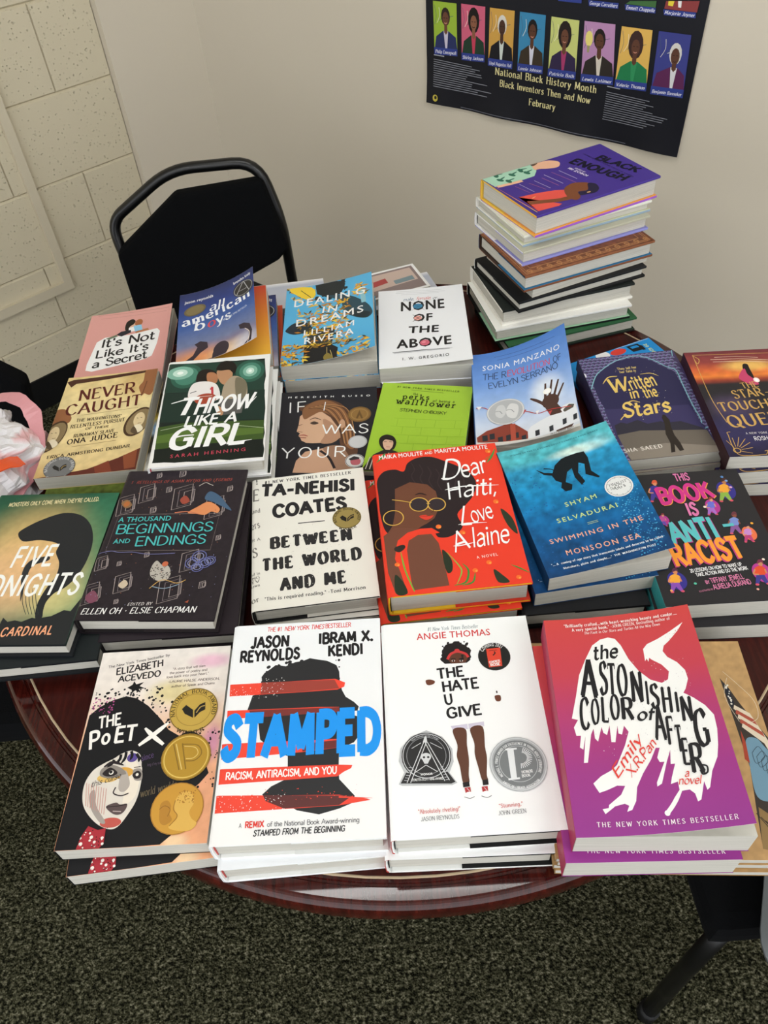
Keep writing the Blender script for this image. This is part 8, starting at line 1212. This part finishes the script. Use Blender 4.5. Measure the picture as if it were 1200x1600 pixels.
put(paperback('magazine', 'sky', 13, 8, 1.0, 'e4e4ea', 'e4e4ea'), -13.2, 118.9, 0, 4, 'pale sky coloured thin book behind the flower paperbacks')
put(hardback('hardcover_book', None, 13.8, 21, 2.4, '1e3a28', '17181a', '22362a', back='1c1d1c', plain='2f5e3c'), 29.20, 106.00, 0, -77.0, 'dark green hardcover at the bottom of the tall tower of books')
put(hardback('hardcover_book', None, 14.2, 21.4, 2.3, 'ecebe6', '131415', '9fc9a8', back='141516', plain='e9e8e2'), 28.10, 106.90, 2.4, -80.5, 'white jacketed hardcover with black and mint lower edge, second from the tower bottom')
put(hardback('hardcover_book', None, 13.8, 21, 2.6, 'e9e6dc', 'ece9e0', 'eceae2', plain='1c211f'), 28.60, 107.90, 4.7, -78.0, 'thick white boarded hardcover, third from the tower bottom')
put(hardback('hardcover_book', None, 14.2, 21.4, 1.8, 'eceae4', '121314', '17181a', back='131415', plain='17181a', headband='20201f'), 29.75, 108.14, 7.3, -71.4, 'black boarded hardcover with white spine, fourth from the tower bottom')
put(paperback('paperback_book', None, 13, 20, 1.3, 'd9d5c8', 'd9d5c8', plain='dcd8cc'), 30.90, 108.63, 9.1, -68.8, 'coverless looking cream paperback in the middle of the tower')
ART['ornate'] = (14.2, 21.4, [('G', (0, '6e4028'), (1, '7c4a2e')), ('N', .25, 1.6)]+[('L', 'c08c5c', .12, 0, (1, 1), [d, d, 14.2-d, d, 14.2-d, 21.4-d, d, 21.4-d, d, d]) for d in (.5, .8, 1.7)]+[('L', 'b58052', .1, 1, (1, 1), [x+a*math.cos(t*.9)*(1-t*.1) if i % 2 == 0 else y+a*math.sin(t*.9)*(1-t*.1) for t in range(9) for i in (0, 1)]) for a in (.55, .35) for x, y in [(13.1, 1.2+k*1.6) for k in range(13)]+[(1.2, 1.2+k*1.6) for k in range(13)]+[(1.6+k*1.6, 1.15) for k in range(7)]+[(10.5, 3+k*2.4) for k in range(7)]])
put(hardback('hardcover_book', 'ornate', 14.2, 21.4, 2.5, '22356e', '3a2a22', '2a6f9a', back='7a4a30', plain='8a5636'), 30.42, 108.55, 10.4, -71.4, 'ornate brown hardcover with blue spine, in the upper half of the tower')
put(hardback('hardcover_book', None, 14.2, 21.4, 2.2, 'e6e4ea', 'ecebe8', '8f8fd0', back='8f92d4', plain='b5b4a0', headband='2a2a2c'), 30.19, 111.52, 12.9, -69.8, 'lavender jacketed hardcover with white spine, third from the tower top')
put(hardback('hardcover_book', None, 14.2, 21.4, 1.7, 'e9e7e2', 'e9e7e0', 'dcdfc0', back='8fa3b4', plain='dfe0d2'), 30.50, 112.83, 15.1, -70.2, 'pale hardcover with blue and brown lower jacket, second from the tower top')
b = put(hardback('hardcover_book', 'black', 14.1, 21.5, 3.2, 'e8a83c', 'efc24a', 'f0a24a', back='9a5cc0', plain='46338f'), 31.16, 112.53, 16.80, -65.9, 'purple hardcover with two lying figures on top of the tall tower')

# ---------------------------------------------------------------- poster on the plastered wall
PW, PH = 59.6, 46.0
pr_ = empty('wall_poster', on_wall(.01*75.4, .002, TABLE_Z+.042)); pr_.rotation_euler = (0, 0, math.atan2(WU.y, WU.x)); tag(pr_, 'dark poster with rows of portraits and pale yellow lettering on the plastered wall', 'poster')
def hang(u, v):
    d = .25+.55*max(0, (1-v/9))**2*(.5+.5*math.sin(u*.35+1)); return (u, -d, v)
sh = Sheet(PW, PH, lambda u, v: (u, v, 0), False); sh.draw(ART['poster'][2]); ink = Ink()
nu, nv = 30, 23; ink.add([hang(PW*a/nu, PH*b/nv) for b in range(nv+1) for a in range(nu+1)], [(b*(nu+1)+a, b*(nu+1)+a+1, (b+1)*(nu+1)+a+1, (b+1)*(nu+1)+a) for b in range(nv) for a in range(nu)], '11121b')
sub = Sheet(PW, PH, lambda u, v: (u, v, 0), True); sub.draw([ART['poster'][2][0]]+[o for o in ART['poster'][2][1:]])
for name, V, Fc, C in sub.parts:
    keep = [hang(x, y) for x, y, z in V]; ink.add([(x, d-.02-z*.6, y) for (x, d, y), (_, _, z) in zip(keep, V)], Fc, C)
ink.build('printed_sheet', M_POSTER, pr_)
ink = Ink(); ink.add([tuple(Vector(hang(PW*a/nu, PH*b/nv))+Vector((0, .02, 0))) for b in range(nv+1) for a in range(nu+1)], [(b*(nu+1)+a, (b+1)*(nu+1)+a, (b+1)*(nu+1)+a+1, b*(nu+1)+a+1) for b in range(nv) for a in range(nu)], 'e9e8e4'); ink.build('paper_back', M_POSTER, pr_)

# ---------------------------------------------------------------- plastic bag, grey bin
def bag_nodes(nt, b, N):
    a = N('ShaderNodeAttribute', attribute_name='ink'); nt.links.new(a.outputs['Color'], b.inputs['Base Color']); b.inputs['Transmission Weight'].default_value = .15
    n1 = N('ShaderNodeTexNoise', i_Scale=30, i_Detail=4); nt.links.new(coords(nt), n1.inputs['Vector']); bump(nt, b, n1.outputs[0], .5, .006)
M_BAG = mat('thin_plastic', 'ffffff', .35, .4, build=bag_nodes)
bag = empty('plastic_bag', (-.545, .80, TABLE_Z)); tag(bag, 'crumpled white and pink plastic shopping bag at the left edge of the table', 'bag')
ink = Ink(); nu, nv = 56, 26; V, C = [], []
for b in range(nv+1):
    for a in range(nu):
        t = TAU*a/nu; f = b/nv; k = (1-.55*f**2)*(1+.10*math.sin(5*t+2*f)+.07*math.sin(11*t+5*f)); h = 7.5*math.sin(f*PI*.5)
        nn = noise.fractal(Vector((3*math.cos(t), 3*math.sin(t), f*4)), 1, 2, 4)
        r = 11*k*(1+.18*nn)*(1 if f < .97 else .3); x, y, z = r*.92*math.cos(t), r*.8*math.sin(t), max(.02, h+1.2*nn*f)
        V.append((x, y, z)); s_ = math.sin(2.2*t+f*2)+.5*nn
        C.append(lin('e3b4b6') if s_ > 1.05 else lin('e9e6e8'))
ink.add(V, [(b*nu+a, b*nu+(a+1) % nu, (b+1)*nu+(a+1) % nu, (b+1)*nu+a) for b in range(nv) for a in range(nu)]+[tuple(nv*nu+a for a in range(nu))], C)
ink.build('bag_body', M_BAG, bag)
def strap(name, pts, wd, col, th=.15):
    k = Ink(); P = [Vector(p) for p in spline3(pts)]; V = []
    for i, p in enumerate(P):
        d = (P[min(i+1, len(P)-1)]-P[max(i-1, 0)]).normalized(); s_ = d.cross(Vector((0, 0, 1))).normalized()*wd*(1+.15*math.sin(i*1.7)); V += [p-s_, p+s_, p+s_-Vector((0, 0, th)), p-s_-Vector((0, 0, th))]
    k.add([tuple(v) for v in V], [(4*i+a, 4*i+(a+1) % 4, 4*i+4+(a+1) % 4, 4*i+4+a) for i in range(len(P)-1) for a in range(4)], col); return k.build(name, M_BAG, bag)
def spline3(p):
    xy = spline([(a, b) for a, b, c in p], False, 6); xz = spline([(a, c) for a, b, c in p], False, 6); return [(x, y, z) for (x, y), (_, z) in zip(xy, xz)]
strap('handle', [(-3, 5, 5.5), (4.5, 7.5, 8.2), (8.8, 5, 7.0), (9.2, -1, 3.5), (6.5, -6.5, 1.5)], 1.0, 'dd9ba0')
strap('print', [(-6, -8.5, 5.6), (1, -7.5, 6.6), (6.5, -5.2, 7.0), (9.0, -3.2, 6.0)], 1.2, 'ee5a26')

def bin_nodes(nt, b, N): b.inputs['Transmission Weight'].default_value = .25
M_BIN = mat('grey_plastic', '8d9294', .35, .4, build=bin_nodes)
bn = empty('plastic_tray', (.622, .300, .4865)); tag(bn, 'grey translucent plastic tray with a rounded corner, lying on the chair at the right edge', 'tray')
def tray(z0, z1, g0, g1, t=.005):
    mb = MB(); rr_ = .05
    def ringp(z, g, d=0):
        return [(sx*(.20+g-rr_)+(rr_-d)*math.cos(a), sy*(.22+g-rr_)+(rr_-d)*math.sin(a), z) for sx, sy, a0 in ((1, 1, 0), (-1, 1, PI/2), (-1, -1, PI), (1, -1, 1.5*PI)) for a in (a0+PI/2*k/6 for k in range(7))]
    rs = [ringp(z0, g0), ringp(z1, g1), ringp(z1, g1, t), ringp(z0+t, g0, t)]; n = 28
    V = [p for r in rs for p in r]; mb.add(V, [(i*n+k, i*n+(k+1) % n, (i+1)*n+(k+1) % n, (i+1)*n+k) for i in range(3) for k in range(n)]+[tuple(range(n))[::-1], tuple(range(3*n, 4*n))], smooth=True); return mb
tray(0, .035, -.006, 0).build('body', M_BIN, bn); tray(.033, .038, .003, .003, .012).build('rim', M_BIN, bn)
bn.rotation_euler = (0, 0, math.radians(-25.5))
